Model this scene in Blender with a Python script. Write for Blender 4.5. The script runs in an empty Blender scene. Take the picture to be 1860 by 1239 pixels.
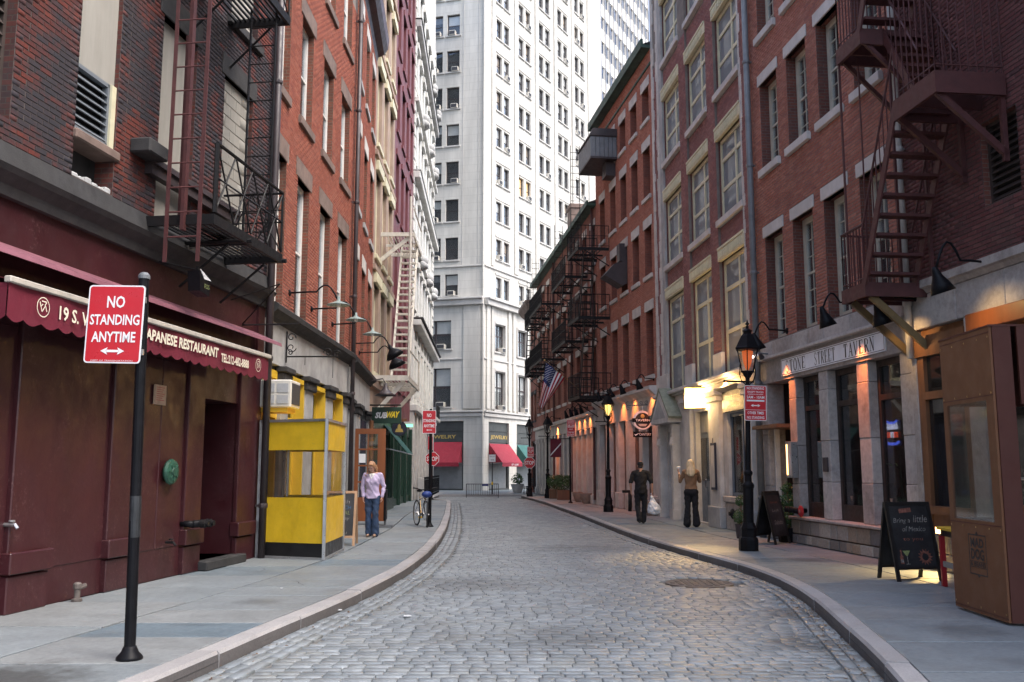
import bpy, bmesh, math, random
import numpy as np
from mathutils import Vector, Matrix
R = math.radians
rng = random.Random(7)
SC = bpy.context.scene
COL = SC.collection

# ------------------------------------------------------------------ camera, sky, sun, exposure
cam = bpy.data.cameras.new('camera')
cam_ob = bpy.data.objects.new('camera', cam); COL.objects.link(cam_ob)
CAM_Z, PITCH, FPX = 1.55, R(7.8), 1687.0
cam_ob.location = (0, 0, CAM_Z)
cam_ob.rotation_euler = (R(90) + PITCH, 0, 0)
cam.sensor_width = 36.0
cam.lens = FPX / 1860.0 * 36.0
cam.clip_start = 0.05; cam.clip_end = 3000.0
SC.camera = cam_ob

SUN_EL, SUN_AZ = R(56), R(118)          # azimuth measured clockwise from +Y
world = bpy.data.worlds.new('World'); SC.world = world; world.use_nodes = True
wn = world.node_tree; wn.nodes.clear()
sky = wn.nodes.new('ShaderNodeTexSky'); sky.sky_type = 'NISHITA'; sky.sun_disc = False
sky.sun_elevation = SUN_EL; sky.sun_rotation = SUN_AZ
sky.air_density = 1.0; sky.dust_density = 4.0; sky.ozone_density = 1.0
hs = wn.nodes.new('ShaderNodeHueSaturation'); hs.inputs['Saturation'].default_value = 1.0
bg = wn.nodes.new('ShaderNodeBackground'); bg.inputs['Strength'].default_value = 0.15
wo = wn.nodes.new('ShaderNodeOutputWorld')
wn.links.new(sky.outputs[0], hs.inputs['Color']); wn.links.new(hs.outputs[0], bg.inputs[0]); wn.links.new(bg.outputs[0], wo.inputs[0])
sun = bpy.data.lights.new('sun', 'SUN'); sun.energy = 1.0; sun.angle = R(40); sun.color = (1.0, 0.985, 0.96)
sun_ob = bpy.data.objects.new('sun', sun); COL.objects.link(sun_ob)
sd = Vector((math.sin(SUN_AZ)*math.cos(SUN_EL), math.cos(SUN_AZ)*math.cos(SUN_EL), math.sin(SUN_EL)))
sun_ob.rotation_euler = sd.to_track_quat('Z', 'Y').to_euler()
SC.view_settings.view_transform = 'Standard'; SC.view_settings.look = 'None'
SC.view_settings.gamma = 1.0; SC.view_settings.use_curve_mapping = False
SC.view_settings.exposure = 1.62
SC.cycles.max_bounces = 8; SC.cycles.transparent_max_bounces = 12
SC.cycles.sample_clamp_indirect = 6.0

# ------------------------------------------------------------------ materials
def nodes_of(name):
    m = bpy.data.materials.new(name); m.use_nodes = True
    nt = m.node_tree; nt.nodes.clear()
    out = nt.nodes.new('ShaderNodeOutputMaterial'); b = nt.nodes.new('ShaderNodeBsdfPrincipled')
    nt.links.new(b.outputs[0], out.inputs[0])
    return m, nt, b, out
def nd(nt, t, **kw):
    n = nt.nodes.new(t)
    for k, v in kw.items(): setattr(n, k, v)
    return n
def noise(nt, scale, detail=4, rough=0.6, vec=None):
    n = nd(nt, 'ShaderNodeTexNoise'); n.inputs['Scale'].default_value = scale
    n.inputs['Detail'].default_value = detail; n.inputs['Roughness'].default_value = rough
    if vec is not None: nt.links.new(vec, n.inputs['Vector'])
    return n
def ramp(nt, src, stops):
    r = nd(nt, 'ShaderNodeValToRGB'); cr = r.color_ramp
    while len(cr.elements) < len(stops): cr.elements.new(0.5)
    for e, (p, c) in zip(cr.elements, stops):
        e.position = p; e.color = (c[0], c[1], c[2], 1) if not isinstance(c, (int, float)) else (c, c, c, 1)
    nt.links.new(src, r.inputs[0]); return r
def mixc(nt, mode, fac, a, b):
    m = nd(nt, 'ShaderNodeMix', data_type='RGBA', blend_type=mode)
    for sock, v in ((0, fac), (6, a), (7, b)):
        if hasattr(v, 'is_linked'): nt.links.new(v, m.inputs[sock])
        elif isinstance(v, (int, float)): m.inputs[sock].default_value = v
        else: m.inputs[sock].default_value = (v[0], v[1], v[2], 1)
    return m.outputs[2]
def mathn(nt, op, a, b=None):
    m = nd(nt, 'ShaderNodeMath', operation=op)
    for i, v in enumerate((a, b)):
        if v is None: continue
        if hasattr(v, 'is_linked'): nt.links.new(v, m.inputs[i])
        else: m.inputs[i].default_value = v
    return m.outputs[0]
def bump(nt, b, h, strength=0.3, dist=0.01):
    n = nd(nt, 'ShaderNodeBump'); n.inputs['Strength'].default_value = strength; n.inputs['Distance'].default_value = dist
    nt.links.new(h, n.inputs['Height']); nt.links.new(n.outputs[0], b.inputs['Normal'])
def wpos(nt): return nd(nt, 'ShaderNodeNewGeometry').outputs['Position']
def rnd_out(nt):
    g = nd(nt, 'ShaderNodeNewGeometry'); o = nd(nt, 'ShaderNodeObjectInfo')
    return mathn(nt, 'FRACT', mathn(nt, 'ADD', g.outputs['Random Per Island'], o.outputs['Random']))

def M_plain(name, col, rough=0.6, var=0.18, scale=2.5, metal=0.0, bmp=0.0, bscale=60, spec=0.5, stretch=False, dirt=0.0, dcol=(0.03, 0.028, 0.025), scuff=0.0, scol=(0.3, 0.3, 0.3)):
    m, nt, b, o = nodes_of(name)
    p = wpos(nt)
    if stretch:
        mp = nd(nt, 'ShaderNodeMapping'); mp.inputs['Scale'].default_value = (1, 1, 0.15)
        nt.links.new(p, mp.inputs[0]); pv = mp.outputs[0]
    else: pv = p
    n = noise(nt, scale, 6, 0.65, pv)
    r = ramp(nt, n.outputs[0], [(0.25, 1 - var * 1.6), (0.75, 1 + var * 0.6)])
    c = mixc(nt, 'MULTIPLY', 1.0, col, r.outputs[0])
    if dirt > 0:
        n2 = noise(nt, 0.9, 8, 0.75, pv)
        f = ramp(nt, n2.outputs[0], [(0.46, 0.0), (0.72, dirt)])
        c = mixc(nt, 'MIX', f.outputs[0], c, dcol)
    if scuff > 0:                                    # chips and rubbed places in the paint
        a1 = ramp(nt, noise(nt, 26, 5, 0.75, p).outputs[0], [(0.55, 0.0), (0.63, 1.0)]); a2 = ramp(nt, noise(nt, 1.7, 4, 0.6, p).outputs[0], [(0.5, 0.0), (0.68, scuff)])
        c = mixc(nt, 'MIX', mathn(nt, 'MULTIPLY', a1.outputs[0], a2.outputs[0]), c, scol)
    nt.links.new(c, b.inputs['Base Color'])
    rr = ramp(nt, noise(nt, scale * 2.3, 5, 0.65, p).outputs[0], [(0.3, max(0.03, rough - 0.12)), (0.7, min(1.0, rough + 0.12))]); nt.links.new(rr.outputs[0], b.inputs['Roughness']); b.inputs['Metallic'].default_value = metal
    b.inputs['Specular IOR Level'].default_value = spec
    if bmp > 0: bump(nt, b, noise(nt, bscale, 5, 0.6, p).outputs[0], bmp, 0.01)
    return m
def M_brick(name, cols, mortar, dirt=0.0, dcol=(0.04, 0.04, 0.045), dscale=0.8, d0=0.5, d1=0.62, amp=1.0):
    """bricks that are geometry: tone differs brick by brick, weathering by place"""
    m, nt, b, o = nodes_of(name)
    p = wpos(nt); r = rnd_out(nt)
    cr = ramp(nt, r, [(i / (len(cols) - 1), c) for i, c in enumerate(cols)])
    fine = ramp(nt, noise(nt, 38, 4, 0.7, p).outputs[0], [(0.3, 0.72), (0.7, 1.15)])
    c = mixc(nt, 'MULTIPLY', amp, cr.outputs[0], fine.outputs[0])
    big = ramp(nt, noise(nt, 0.45, 5, 0.6, p).outputs[0], [(0.3, 0.8), (0.7, 1.12)])
    c = mixc(nt, 'MULTIPLY', 0.9, c, big.outputs[0])
    if dirt > 0:
        n2 = noise(nt, dscale, 7, 0.72, p)
        s = mathn(nt, 'ADD', n2.outputs[0], mathn(nt, 'MULTIPLY', mathn(nt, 'SUBTRACT', r, 0.5), 0.12))
        f = ramp(nt, s, [(d0, 0.0), (d1, dirt)])
        c = mixc(nt, 'MIX', f.outputs[0], c, dcol)
    nt.links.new(c, b.inputs['Base Color']); b.inputs['Roughness'].default_value = 0.85
    b.inputs['Specular IOR Level'].default_value = 0.3
    bump(nt, b, noise(nt, 90, 3, 0.6, p).outputs[0], 0.35, 0.008)
    return m
def M_brickwall(name, c1, c2, mortar, dirt=0.0, dcol=(0.04, 0.04, 0.045)):
    """brickwork too far off, or in too narrow a reveal, to lay brick by brick"""
    m, nt, b, o = nodes_of(name)
    tc = nd(nt, 'ShaderNodeTexCoord'); sx = nd(nt, 'ShaderNodeSeparateXYZ'); nt.links.new(tc.outputs['Object'], sx.inputs[0])
    cx = nd(nt, 'ShaderNodeCombineXYZ')
    nt.links.new(mathn(nt, 'ADD', sx.outputs[0], sx.outputs[1]), cx.inputs[0]); nt.links.new(sx.outputs[2], cx.inputs[1])
    bt = nd(nt, 'ShaderNodeTexBrick'); nt.links.new(cx.outputs[0], bt.inputs[0])
    bt.inputs['Color1'].default_value = (*c1, 1); bt.inputs['Color2'].default_value = (*c2, 1); bt.inputs['Mortar'].default_value = (*mortar, 1)
    bt.inputs['Scale'].default_value = 1.0; bt.inputs['Brick Width'].default_value = 0.213; bt.inputs['Row Height'].default_value = 0.0677
    bt.inputs['Mortar Size'].default_value = 0.006; bt.inputs['Bias'].default_value = 0.0
    p = wpos(nt)
    big = ramp(nt, noise(nt, 0.5, 6, 0.65, p).outputs[0], [(0.3, 0.72), (0.7, 1.15)])
    c = mixc(nt, 'MULTIPLY', 1.0, bt.outputs[0], big.outputs[0])
    fine = ramp(nt, noise(nt, 20, 4, 0.7, p).outputs[0], [(0.3, 0.75), (0.7, 1.15)])
    c = mixc(nt, 'MULTIPLY', 0.8, c, fine.outputs[0])
    if dirt > 0:
        f = ramp(nt, noise(nt, 0.8, 7, 0.7, p).outputs[0], [(0.48, 0.0), (0.66, dirt)])
        c = mixc(nt, 'MIX', f.outputs[0], c, dcol)
    nt.links.new(c, b.inputs['Base Color']); b.inputs['Roughness'].default_value = 0.88
    b.inputs['Specular IOR Level'].default_value = 0.3
    inv = mathn(nt, 'SUBTRACT', 1.0, bt.outputs['Fac']); bump(nt, b, inv, 0.6, 0.01)
    return m
def M_pieces(name, cols, rough=0.6, fine=40, bmp=0.3, spec=0.4, stain=0.0, scol=(0.05, 0.045, 0.04), sscale=0.7, gum=False, spills=()):
    """loose pieces (setts, slabs, kerb stones): tone differs piece by piece"""
    m, nt, b, o = nodes_of(name)
    p = wpos(nt); r = rnd_out(nt)
    c = ramp(nt, r, [(i / (len(cols) - 1), k) for i, k in enumerate(cols)]).outputs[0]
    f = ramp(nt, noise(nt, fine, 6, 0.7, p).outputs[0], [(0.28, 0.68), (0.72, 1.2)])
    c = mixc(nt, 'MULTIPLY', 0.85, c, f.outputs[0])
    g = ramp(nt, noise(nt, 0.6, 5, 0.65, p).outputs[0], [(0.3, 0.85), (0.7, 1.1)])
    c = mixc(nt, 'MULTIPLY', 1.0, c, g.outputs[0])
    if stain > 0:
        s = ramp(nt, noise(nt, sscale, 8, 0.75, p).outputs[0], [(0.52, 0.0), (0.75, stain)])
        c = mixc(nt, 'MIX', s.outputs[0], c, scol)
    for (sx_, sy_, sr_, sk_) in spills:              # dark spills with a ragged edge
        vs = nd(nt, 'ShaderNodeVectorMath', operation='DISTANCE'); nt.links.new(p, vs.inputs[0]); vs.inputs[1].default_value = (sx_, sy_, 0)
        dn = mathn(nt, 'ADD', mathn(nt, 'DIVIDE', vs.outputs['Value'], sr_), mathn(nt, 'MULTIPLY', mathn(nt, 'SUBTRACT', noise(nt, 5, 6, 0.7, p).outputs[0], 0.5), 1.6))
        c = mixc(nt, 'MIX', ramp(nt, dn, [(0.35, sk_), (0.95, 0.0)]).outputs[0], c, (0.035, 0.034, 0.03))
    if gum:                                          # trodden gum spots
        vo = nd(nt, 'ShaderNodeTexVoronoi'); vo.inputs['Scale'].default_value = 2.6; nt.links.new(p, vo.inputs['Vector'])
        gf = ramp(nt, vo.outputs['Distance'], [(0.05, 0.55), (0.075, 0.0)]); gs = ramp(nt, noise(nt, 1.1, 2, 0.5, p).outputs[0], [(0.45, 0.0), (0.55, 1.0)])
        c = mixc(nt, 'MIX', mathn(nt, 'MULTIPLY', gf.outputs[0], gs.outputs[0]), c, (0.07, 0.07, 0.07))
    nt.links.new(c, b.inputs['Base Color'])
    rr = ramp(nt, noise(nt, 3.0, 4, 0.6, p).outputs[0], [(0.3, max(0.05, rough - 0.14)), (0.7, min(1, rough + 0.14))])
    nt.links.new(rr.outputs[0], b.inputs['Roughness'])
    b.inputs['Specular IOR Level'].default_value = spec
    bump(nt, b, noise(nt, fine * 1.6, 4, 0.65, p).outputs[0], bmp, 0.01)
    return m
def M_emit(name, col, s):
    m, nt, b, o = nodes_of(name)
    b.inputs['Base Color'].default_value = (*[min(1, c) for c in col], 1)
    b.inputs['Emission Color'].default_value = (*col, 1); b.inputs['Emission Strength'].default_value = s
    return m
def M_glass(name, tint=(0.6, 0.65, 0.66), refl=0.16, rough=0.02, dirt=0.12, even=0.3):
    m, nt, b, o = nodes_of(name); nt.nodes.remove(b)
    tr = nd(nt, 'ShaderNodeBsdfTransparent'); tr.inputs[0].default_value = (*tint, 1)
    gl = nd(nt, 'ShaderNodeBsdfGlossy'); gl.inputs['Roughness'].default_value = rough; gl.inputs[0].default_value = (0.95, 0.97, 1, 1)
    df = nd(nt, 'ShaderNodeBsdfDiffuse'); df.inputs[0].default_value = (0.32, 0.34, 0.36, 1)
    lw = nd(nt, 'ShaderNodeLayerWeight'); lw.inputs[0].default_value = 0.35
    f = mathn(nt, 'ADD', refl, mathn(nt, 'MULTIPLY', lw.outputs['Fresnel'], 0.40))
    m1 = nd(nt, 'ShaderNodeMixShader'); m2 = nd(nt, 'ShaderNodeMixShader')
    nz = noise(nt, 3.0, 6, 0.7, wpos(nt)); dr = ramp(nt, nz.outputs[0], [(0.35, dirt * even), (0.75, dirt)])
    nt.links.new(f, m1.inputs[0]); nt.links.new(tr.outputs[0], m1.inputs[1]); nt.links.new(gl.outputs[0], m1.inputs[2])
    nt.links.new(dr.outputs[0], m2.inputs[0]); nt.links.new(m1.outputs[0], m2.inputs[1]); nt.links.new(df.outputs[0], m2.inputs[2])
    nt.links.new(m2.outputs[0], o.inputs[0])
    return m

MT = {}
def mk(k, m): MT[k] = m; return m
mk('signpale', M_plain('pale blue grey sign board', (0.80, 0.83, 0.88), 0.6, 0.08, 3, dirt=0.08, dcol=(0.5, 0.48, 0.46)))
mk('mortar', M_plain('mortar', (0.20, 0.17, 0.15), 0.95, 0.25, 3))
mk('mortar_dark', M_plain('dark mortar', (0.07, 0.055, 0.05), 0.95, 0.25, 3))
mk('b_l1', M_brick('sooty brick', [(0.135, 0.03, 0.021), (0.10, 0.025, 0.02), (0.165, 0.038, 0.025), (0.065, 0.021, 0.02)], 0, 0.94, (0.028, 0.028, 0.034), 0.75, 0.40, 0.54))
mk('b_l2', M_brick('orange red brick', [(0.33, 0.102, 0.064), (0.275, 0.08, 0.05), (0.37, 0.128, 0.083), (0.245, 0.066, 0.045)], 0, 0.25, (0.16, 0.07, 0.05), 1.2, 0.5, 0.75))
mk('b_r2', M_brick('dusty red brick', [(0.38, 0.145, 0.105), (0.32, 0.118, 0.085), (0.43, 0.185, 0.135), (0.28, 0.108, 0.088)], 0, 0.35, (0.28, 0.16, 0.13), 1.0, 0.5, 0.75))
mk('b_r1', M_brick('dark red brick', [(0.15, 0.05, 0.047), (0.12, 0.042, 0.042), (0.18, 0.068, 0.062), (0.10, 0.042, 0.042)], 0, 0.4, (0.10, 0.06, 0.05), 1.0, 0.5, 0.7))
mk('b_r3', M_brick('plum brick', [(0.29, 0.125, 0.115), (0.24, 0.10, 0.097), (0.33, 0.155, 0.14), (0.21, 0.09, 0.093)], 0, 0.3, (0.23, 0.145, 0.14), 1.0, 0.5, 0.75))
mk('b_r4', M_brick('orange brick', [(0.45, 0.172, 0.118), (0.39, 0.142, 0.097), (0.49, 0.205, 0.142), (0.355, 0.128, 0.094)], 0, 0.3, (0.20, 0.09, 0.07), 0.9, 0.52, 0.75))
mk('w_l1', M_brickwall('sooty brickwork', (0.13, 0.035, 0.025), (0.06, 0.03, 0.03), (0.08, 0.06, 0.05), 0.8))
mk('w_l2', M_brickwall('red brickwork', (0.22, 0.065, 0.04), (0.12, 0.05, 0.035), (0.16, 0.12, 0.09), 0.35, (0.08, 0.06, 0.045)))
mk('w_r2', M_brickwall('dusty brickwork', (0.20, 0.065, 0.045), (0.13, 0.05, 0.04), (0.16, 0.12, 0.1), 0.3))
mk('w_r3', M_brickwall('plum brickwork', (0.16, 0.055, 0.05), (0.11, 0.045, 0.045), (0.12, 0.09, 0.08), 0.3))
mk('w_r4', M_brickwall('orange brickwork', (0.30, 0.095, 0.06), (0.22, 0.07, 0.05), (0.2, 0.12, 0.09), 0.3))
mk('w_r5', M_brickwall('far red brickwork', (0.32, 0.118, 0.083), (0.24, 0.092, 0.07), (0.24, 0.14, 0.11), 0.45, (0.07, 0.045, 0.04)))
mk('stone', M_plain('grey limestone', (0.40, 0.40, 0.395), 0.8, 0.25, 1.6, bmp=0.25, dirt=0.5, dcol=(0.16, 0.14, 0.12)))
mk('stone_lt', M_plain('pale stone', (0.56, 0.53, 0.495), 0.75, 0.2, 2.0, bmp=0.2, dirt=0.35, dcol=(0.22, 0.19, 0.16)))
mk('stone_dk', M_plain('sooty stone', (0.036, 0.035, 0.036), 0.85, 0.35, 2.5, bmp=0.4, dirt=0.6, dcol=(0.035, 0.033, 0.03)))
mk('brownstone', M_plain('brown sandstone', (0.20, 0.14, 0.115), 0.85, 0.3, 2.5, bmp=0.3, dirt=0.4))
mk('granite', M_pieces('worn granite', [(0.42, 0.375, 0.345), (0.31, 0.285, 0.27), (0.49, 0.45, 0.42), (0.36, 0.34, 0.33), (0.44, 0.38, 0.34)], 0.75, 9, 0.35, 0.3, 0.75, (0.13, 0.11, 0.10), 1.6))
def M_ashlar(name, col):
    m, nt, b, o = nodes_of(name)
    tc = nd(nt, 'ShaderNodeTexCoord'); sx = nd(nt, 'ShaderNodeSeparateXYZ'); nt.links.new(tc.outputs['Object'], sx.inputs[0]); cx = nd(nt, 'ShaderNodeCombineXYZ')
    nt.links.new(mathn(nt, 'ADD', sx.outputs[0], sx.outputs[1]), cx.inputs[0]); nt.links.new(sx.outputs[2], cx.inputs[1])
    bt = nd(nt, 'ShaderNodeTexBrick'); nt.links.new(cx.outputs[0], bt.inputs[0])
    for k, v in (('Color1', 1.0), ('Color2', .95), ('Mortar', .80)): bt.inputs[k].default_value = (v, v, v*.985, 1)
    bt.inputs['Scale'].default_value = 1; bt.inputs['Brick Width'].default_value = 1.3; bt.inputs['Row Height'].default_value = .58; bt.inputs['Mortar Size'].default_value = .012
    p = wpos(nt); c = mixc(nt, 'MULTIPLY', 1.0, col, bt.outputs[0])
    mp = nd(nt, 'ShaderNodeMapping'); mp.inputs['Scale'].default_value = (1, 1, .12); nt.links.new(p, mp.inputs[0])
    s = ramp(nt, noise(nt, .9, 7, .7, mp.outputs[0]).outputs[0], [(.35, .72), (.62, 1.06)]); c = mixc(nt, 'MULTIPLY', .8, c, s.outputs[0])
    nt.links.new(c, b.inputs['Base Color']); b.inputs['Roughness'].default_value = .75; return m
mk('tower', M_ashlar('white limestone', (0.585, 0.57, 0.535)))
mk('tower_trim', M_plain('tower trim stone', (0.52, 0.51, 0.49), 0.7, 0.15, 0.8, dirt=0.5, dcol=(0.25, 0.24, 0.21)))
mk('cream', M_plain('cream paint', (0.62, 0.58, 0.40), 0.5, 0.15, 4, dirt=0.3, dcol=(0.36, 0.32, 0.22)))
mk('cream_grey', M_plain('weathered cream paint', (0.50, 0.465, 0.38), 0.55, 0.15, 4, dirt=0.3, dcol=(0.3, 0.27, 0.21)))
mk('stone_sill', M_plain('pale sandstone', (0.56, 0.53, 0.50), 0.75, 0.15, 2.5, bmp=0.2, dirt=0.3, dcol=(0.3, 0.27, 0.25)))
mk('white', M_plain('white paint', (0.72, 0.70, 0.66), 0.5, 0.12, 4, dirt=0.25, dcol=(0.4, 0.36, 0.3)))
mk('maroon', M_plain('maroon paint', (0.046, 0.0095, 0.0130), 0.45, 0.22, 1.6, bmp=0.2, bscale=22, dirt=0.3, dcol=(0.030, 0.0085, 0.010), stretch=True, scuff=0.75, scol=(0.13, 0.07, 0.068)))
mk('hoodred', M_plain('pink red awning', (0.24, 0.095, 0.12), 0.45, 0.25, 2))
mk('awning', M_plain('burgundy canvas', (0.135, 0.009, 0.024), 0.7, 0.12, 3, bmp=0.1))
mk('awnred', M_plain('crimson canvas', (0.27, 0.014, 0.032), 0.75, 0.1, 3))
mk('awngreen', M_plain('green canvas', (0.02, 0.10, 0.09), 0.7, 0.15, 3))
mk('iron', M_plain('black iron', (0.010, 0.010, 0.011), 0.6, 0.3, 6, bmp=0.15, spec=0.25, dirt=0.25, dcol=(0.03, 0.018, 0.014)))
mk('blackpaint', M_plain('black enamel', (0.008, 0.008, 0.010), 0.45, 0.3, 9, spec=0.14))
mk('rediron', M_plain('oxide red iron', (0.085, 0.026, 0.025), 0.55, 0.25, 5, bmp=0.15, dirt=0.4, dcol=(0.05, 0.018, 0.018)))
mk('whiteiron', M_plain('white painted iron', (0.62, 0.58, 0.5), 0.5, 0.2, 5, dirt=0.3, dcol=(0.3, 0.24, 0.17)))
mk('pipe', M_plain('dark downpipe', (0.05, 0.038, 0.04), 0.5, 0.3, 3))
mk('pipegrey', M_plain('grey downpipe', (0.16, 0.17, 0.18), 0.45, 0.25, 3))
mk('yellow', M_plain('yellow paint', (0.68, 0.44, 0.035), 0.45, 0.12, 3))
mk('vinyl', M_plain('yellow vinyl', (0.74, 0.47, 0.022), 0.42, 0.12, 3.5, bmp=0.35, bscale=5, dirt=0.22, dcol=(0.34, 0.22, 0.03), scuff=.35, scol=(.3,.24,.12)))
mk('alu', M_plain('aluminium', (0.55, 0.55, 0.55), 0.35, 0.15, 5, metal=0.8))
mk('blackvinyl', M_plain('black vinyl', (0.012, 0.012, 0.013), 0.4, 0.2, 3))
mk('orange', M_plain('orange stained door', (0.25, 0.075, 0.02), 0.45, 0.2, 3, stretch=True))
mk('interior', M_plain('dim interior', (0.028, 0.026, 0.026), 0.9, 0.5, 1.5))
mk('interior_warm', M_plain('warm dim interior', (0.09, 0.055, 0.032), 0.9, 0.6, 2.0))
mk('blind', M_plain('window blind', (0.72, 0.71, 0.67), 0.8, 0.12, 1.0))
mk('blind_tan', M_plain('tan blind', (0.50, 0.34, 0.18), 0.8, 0.12, 1.0))
mk('curtain', M_plain('grey curtain', (0.22, 0.22, 0.22), 0.9, 0.25, 5.0, stretch=True))
mk('board', M_plain('boarded panel', (0.30, 0.285, 0.25), 0.85, 0.2, 2, dirt=0.4, dcol=(0.13, 0.12, 0.1), stretch=True))
mk('louver', M_plain('grey louver', (0.16, 0.18, 0.20), 0.5, 0.2, 3))
mk('rustlouver', M_plain('dark louver', (0.055, 0.04, 0.035), 0.6, 0.3, 3))
mk('glass', M_glass('window glass', (0.92, 0.94, 0.95), 0.05, dirt=.06))
mk('glass_grey', M_glass('grey curtain and sky glass', (0.45, 0.47, 0.48), 0.06, dirt=0.58, even=.88))  # even diffuse grey holds the curtains and the sky's reflection as colour
mk('glass_sky', M_glass('tower window glass', (0.97, 0.98, 0.99), 0.035, dirt=0.04))
mk('glass_blue', M_glass('blue window glass', (0.30, 0.50, 0.75), 0.06, dirt=0.03))
mk('glass_dark', M_glass('shopfront glass', (0.42, 0.42, 0.42), 0.05, dirt=0.05))
mk('clearvinyl', M_glass('clear vinyl sheet', (0.96, 0.95, 0.93), 0.02, 0.06, 0.02))
mk('signred', M_plain('traffic red', (0.52, 0.012, 0.022), 0.35, 0.06, 4))
mk('signwhite', M_plain('sign white', (0.80, 0.80, 0.80), 0.4, 0.03, 4))
mk('textcream', M_plain('cream lettering', (0.72, 0.66, 0.52), 0.6, 0.05, 4))
mk('gold', M_plain('gold lettering', (0.50, 0.36, 0.10), 0.4, 0.1, 6))
mk('black', M_plain('black lettering', (0.015, 0.015, 0.018), 0.5, 0.1, 6))
mk('chalkboard', M_plain('chalkboard', (0.022, 0.023, 0.026), 0.55, 0.5, 3, dirt=0.25, dcol=(0.09, 0.09, 0.09)))
mk('chalk', M_plain('chalk', (0.30, 0.285, 0.26), 0.9, 0.6, 40))
mk('chalkpink', M_plain('pink chalk', (0.26, 0.10, 0.07), 0.9, 0.5, 30))
mk('chalkblue', M_plain('blue chalk', (0.06, 0.17, 0.32), 0.9, 0.5, 30))
mk('chalkgreen', M_plain('green chalk', (0.28, 0.33, 0.13), 0.9, 0.4, 30))
mk('wood', M_plain('pale pine', (0.50, 0.30, 0.17), 0.55, 0.2, 5, stretch=True))
mk('woodbrown', M_plain('brown timber', (0.20, 0.085, 0.035), 0.5, 0.3, 4, stretch=True, dirt=0.3))
mk('darkwood', M_plain('dark timber', (0.035, 0.022, 0.018), 0.45, 0.4, 4, stretch=True))
mk('blackwood', M_plain('black painted wood', (0.014, 0.013, 0.013), 0.4, 0.2, 4))
mk('brownvinyl', M_plain('brown canvas', (0.165, 0.064, 0.024), 0.6, 0.1, 2, bmp=0.08))
mk('brownvinyl_shaded', M_plain('red brown canvas in shade', (0.085, 0.020, 0.011), 0.6, 0.1, 2))  # red brown canvas with the shade under the overhang put into its colour
mk('bluedoor', M_plain('slate blue door', (0.12, 0.15, 0.19), 0.45, 0.15, 3))
mk('greenpaint', M_plain('dark green paint', (0.018, 0.05, 0.032), 0.4, 0.2, 3))
mk('navy', M_plain('navy shutter', (0.025, 0.027, 0.045), 0.45, 0.3, 3))
mk('copper', M_plain('verdigris copper', (0.05, 0.11, 0.085), 0.6, 0.35, 3, dirt=0.4))
mk('slate', M_plain('dark slate', (0.05, 0.055, 0.06), 0.6, 0.35, 3))
mk('peach', M_plain('peach stucco', (0.35, 0.255, 0.195), 0.8, 0.2, 1.5, dirt=0.3, dcol=(0.3, 0.2, 0.14)))
mk('crimson', M_plain('crimson painted wall', (0.135, 0.032, 0.038), 0.6, 0.18, 1.2, dirt=0.3, dcol=(0.18, 0.03, 0.04)))
mk('whitewall', M_plain('whitewashed stone', (0.60, 0.595, 0.56), 0.7, 0.2, 1.0, dirt=0.4, dcol=(0.28, 0.26, 0.22)))
mk('asphalt', M_plain('asphalt', (0.055, 0.055, 0.056), 0.85, 0.3, 4, bmp=0.3))
mk('roadbed', M_plain('sandy joint grit', (0.20, 0.195, 0.18), 0.95, 0.4, 6, bmp=0.3))
mk('bed', M_plain('pavement joints', (0.04, 0.04, 0.04), 0.95, 0.3, 5))
mk('sett', M_pieces('granite sett', [(0.215, 0.240, 0.252), (0.265, 0.29, 0.303), (0.24, 0.258, 0.262), (0.31, 0.34, 0.355), (0.19, 0.213, 0.225), (0.265, 0.28, 0.275), (0.25, 0.276, 0.29)], 0.42, 34, 0.4, 0.6, 0.5, (0.11, 0.108, 0.10), 0.7, False, ((.6, 9.6, .9, .4), (-.6, 14.0, 1.2, .35), (1.6, 20, 1.5, .3), (2.9, 9.3, .6, .5), (3.3, 11.2, .6, .5))))
mk('slab', M_pieces('bluestone slab', [(0.165, 0.205, 0.228), (0.235, 0.262, 0.275), (0.20, 0.224, 0.234), (0.25, 0.262, 0.262), (0.145, 0.188, 0.218)], 0.5, 18, 0.2, 0.45, 0.6, (0.13, 0.132, 0.13), 0.8, True, ((-3.75, 7.15, .75, .75), (-3.0, 11.2, .35, .35), (4.4, 9.2, .5, .35), (5.0, 16.2, .45, .4))))
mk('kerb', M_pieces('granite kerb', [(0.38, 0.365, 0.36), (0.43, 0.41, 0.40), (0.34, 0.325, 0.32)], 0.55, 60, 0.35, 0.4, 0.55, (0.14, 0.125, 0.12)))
mk('kerb_face', M_pieces('dark kerb face', [(0.135, 0.125, 0.122), (0.16, 0.148, 0.144), (0.12, 0.112, 0.11)], 0.7, 50, 0.4, 0.3, 0.5, (0.06, 0.052, 0.048)))  # street-facing riser, darker than the kerb top
mk('foundation', M_pieces('rubble block', [(0.36, 0.31, 0.25), (0.19, 0.175, 0.17), (0.48, 0.42, 0.35), (0.15, 0.145, 0.145), (0.38, 0.29, 0.20)], 0.75, 22, 0.5, 0.3, 0.35))
mk('rust', M_plain('rusty cast iron', (0.15, 0.125, 0.112), 0.6, 0.35, 8, bmp=0.3))
mk('terracotta', M_plain('weathered clay pot', (0.34, 0.24, 0.19), 0.8, 0.25, 4))
mk('soil', M_plain('soil', (0.03, 0.022, 0.017), 0.95, 0.4, 10))
mk('skin', M_plain('skin', (0.50, 0.28, 0.20), 0.5, 0.08, 8))
mk('rubber', M_plain('black rubber', (0.015, 0.015, 0.016), 0.7, 0.1, 5))
mk('brass', M_plain('brass', (0.55, 0.38, 0.16), 0.3, 0.2, 6, metal=0.9))
mk('chrome', M_plain('chrome', (0.6, 0.6, 0.62), 0.18, 0.1, 6, metal=1.0))
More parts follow.
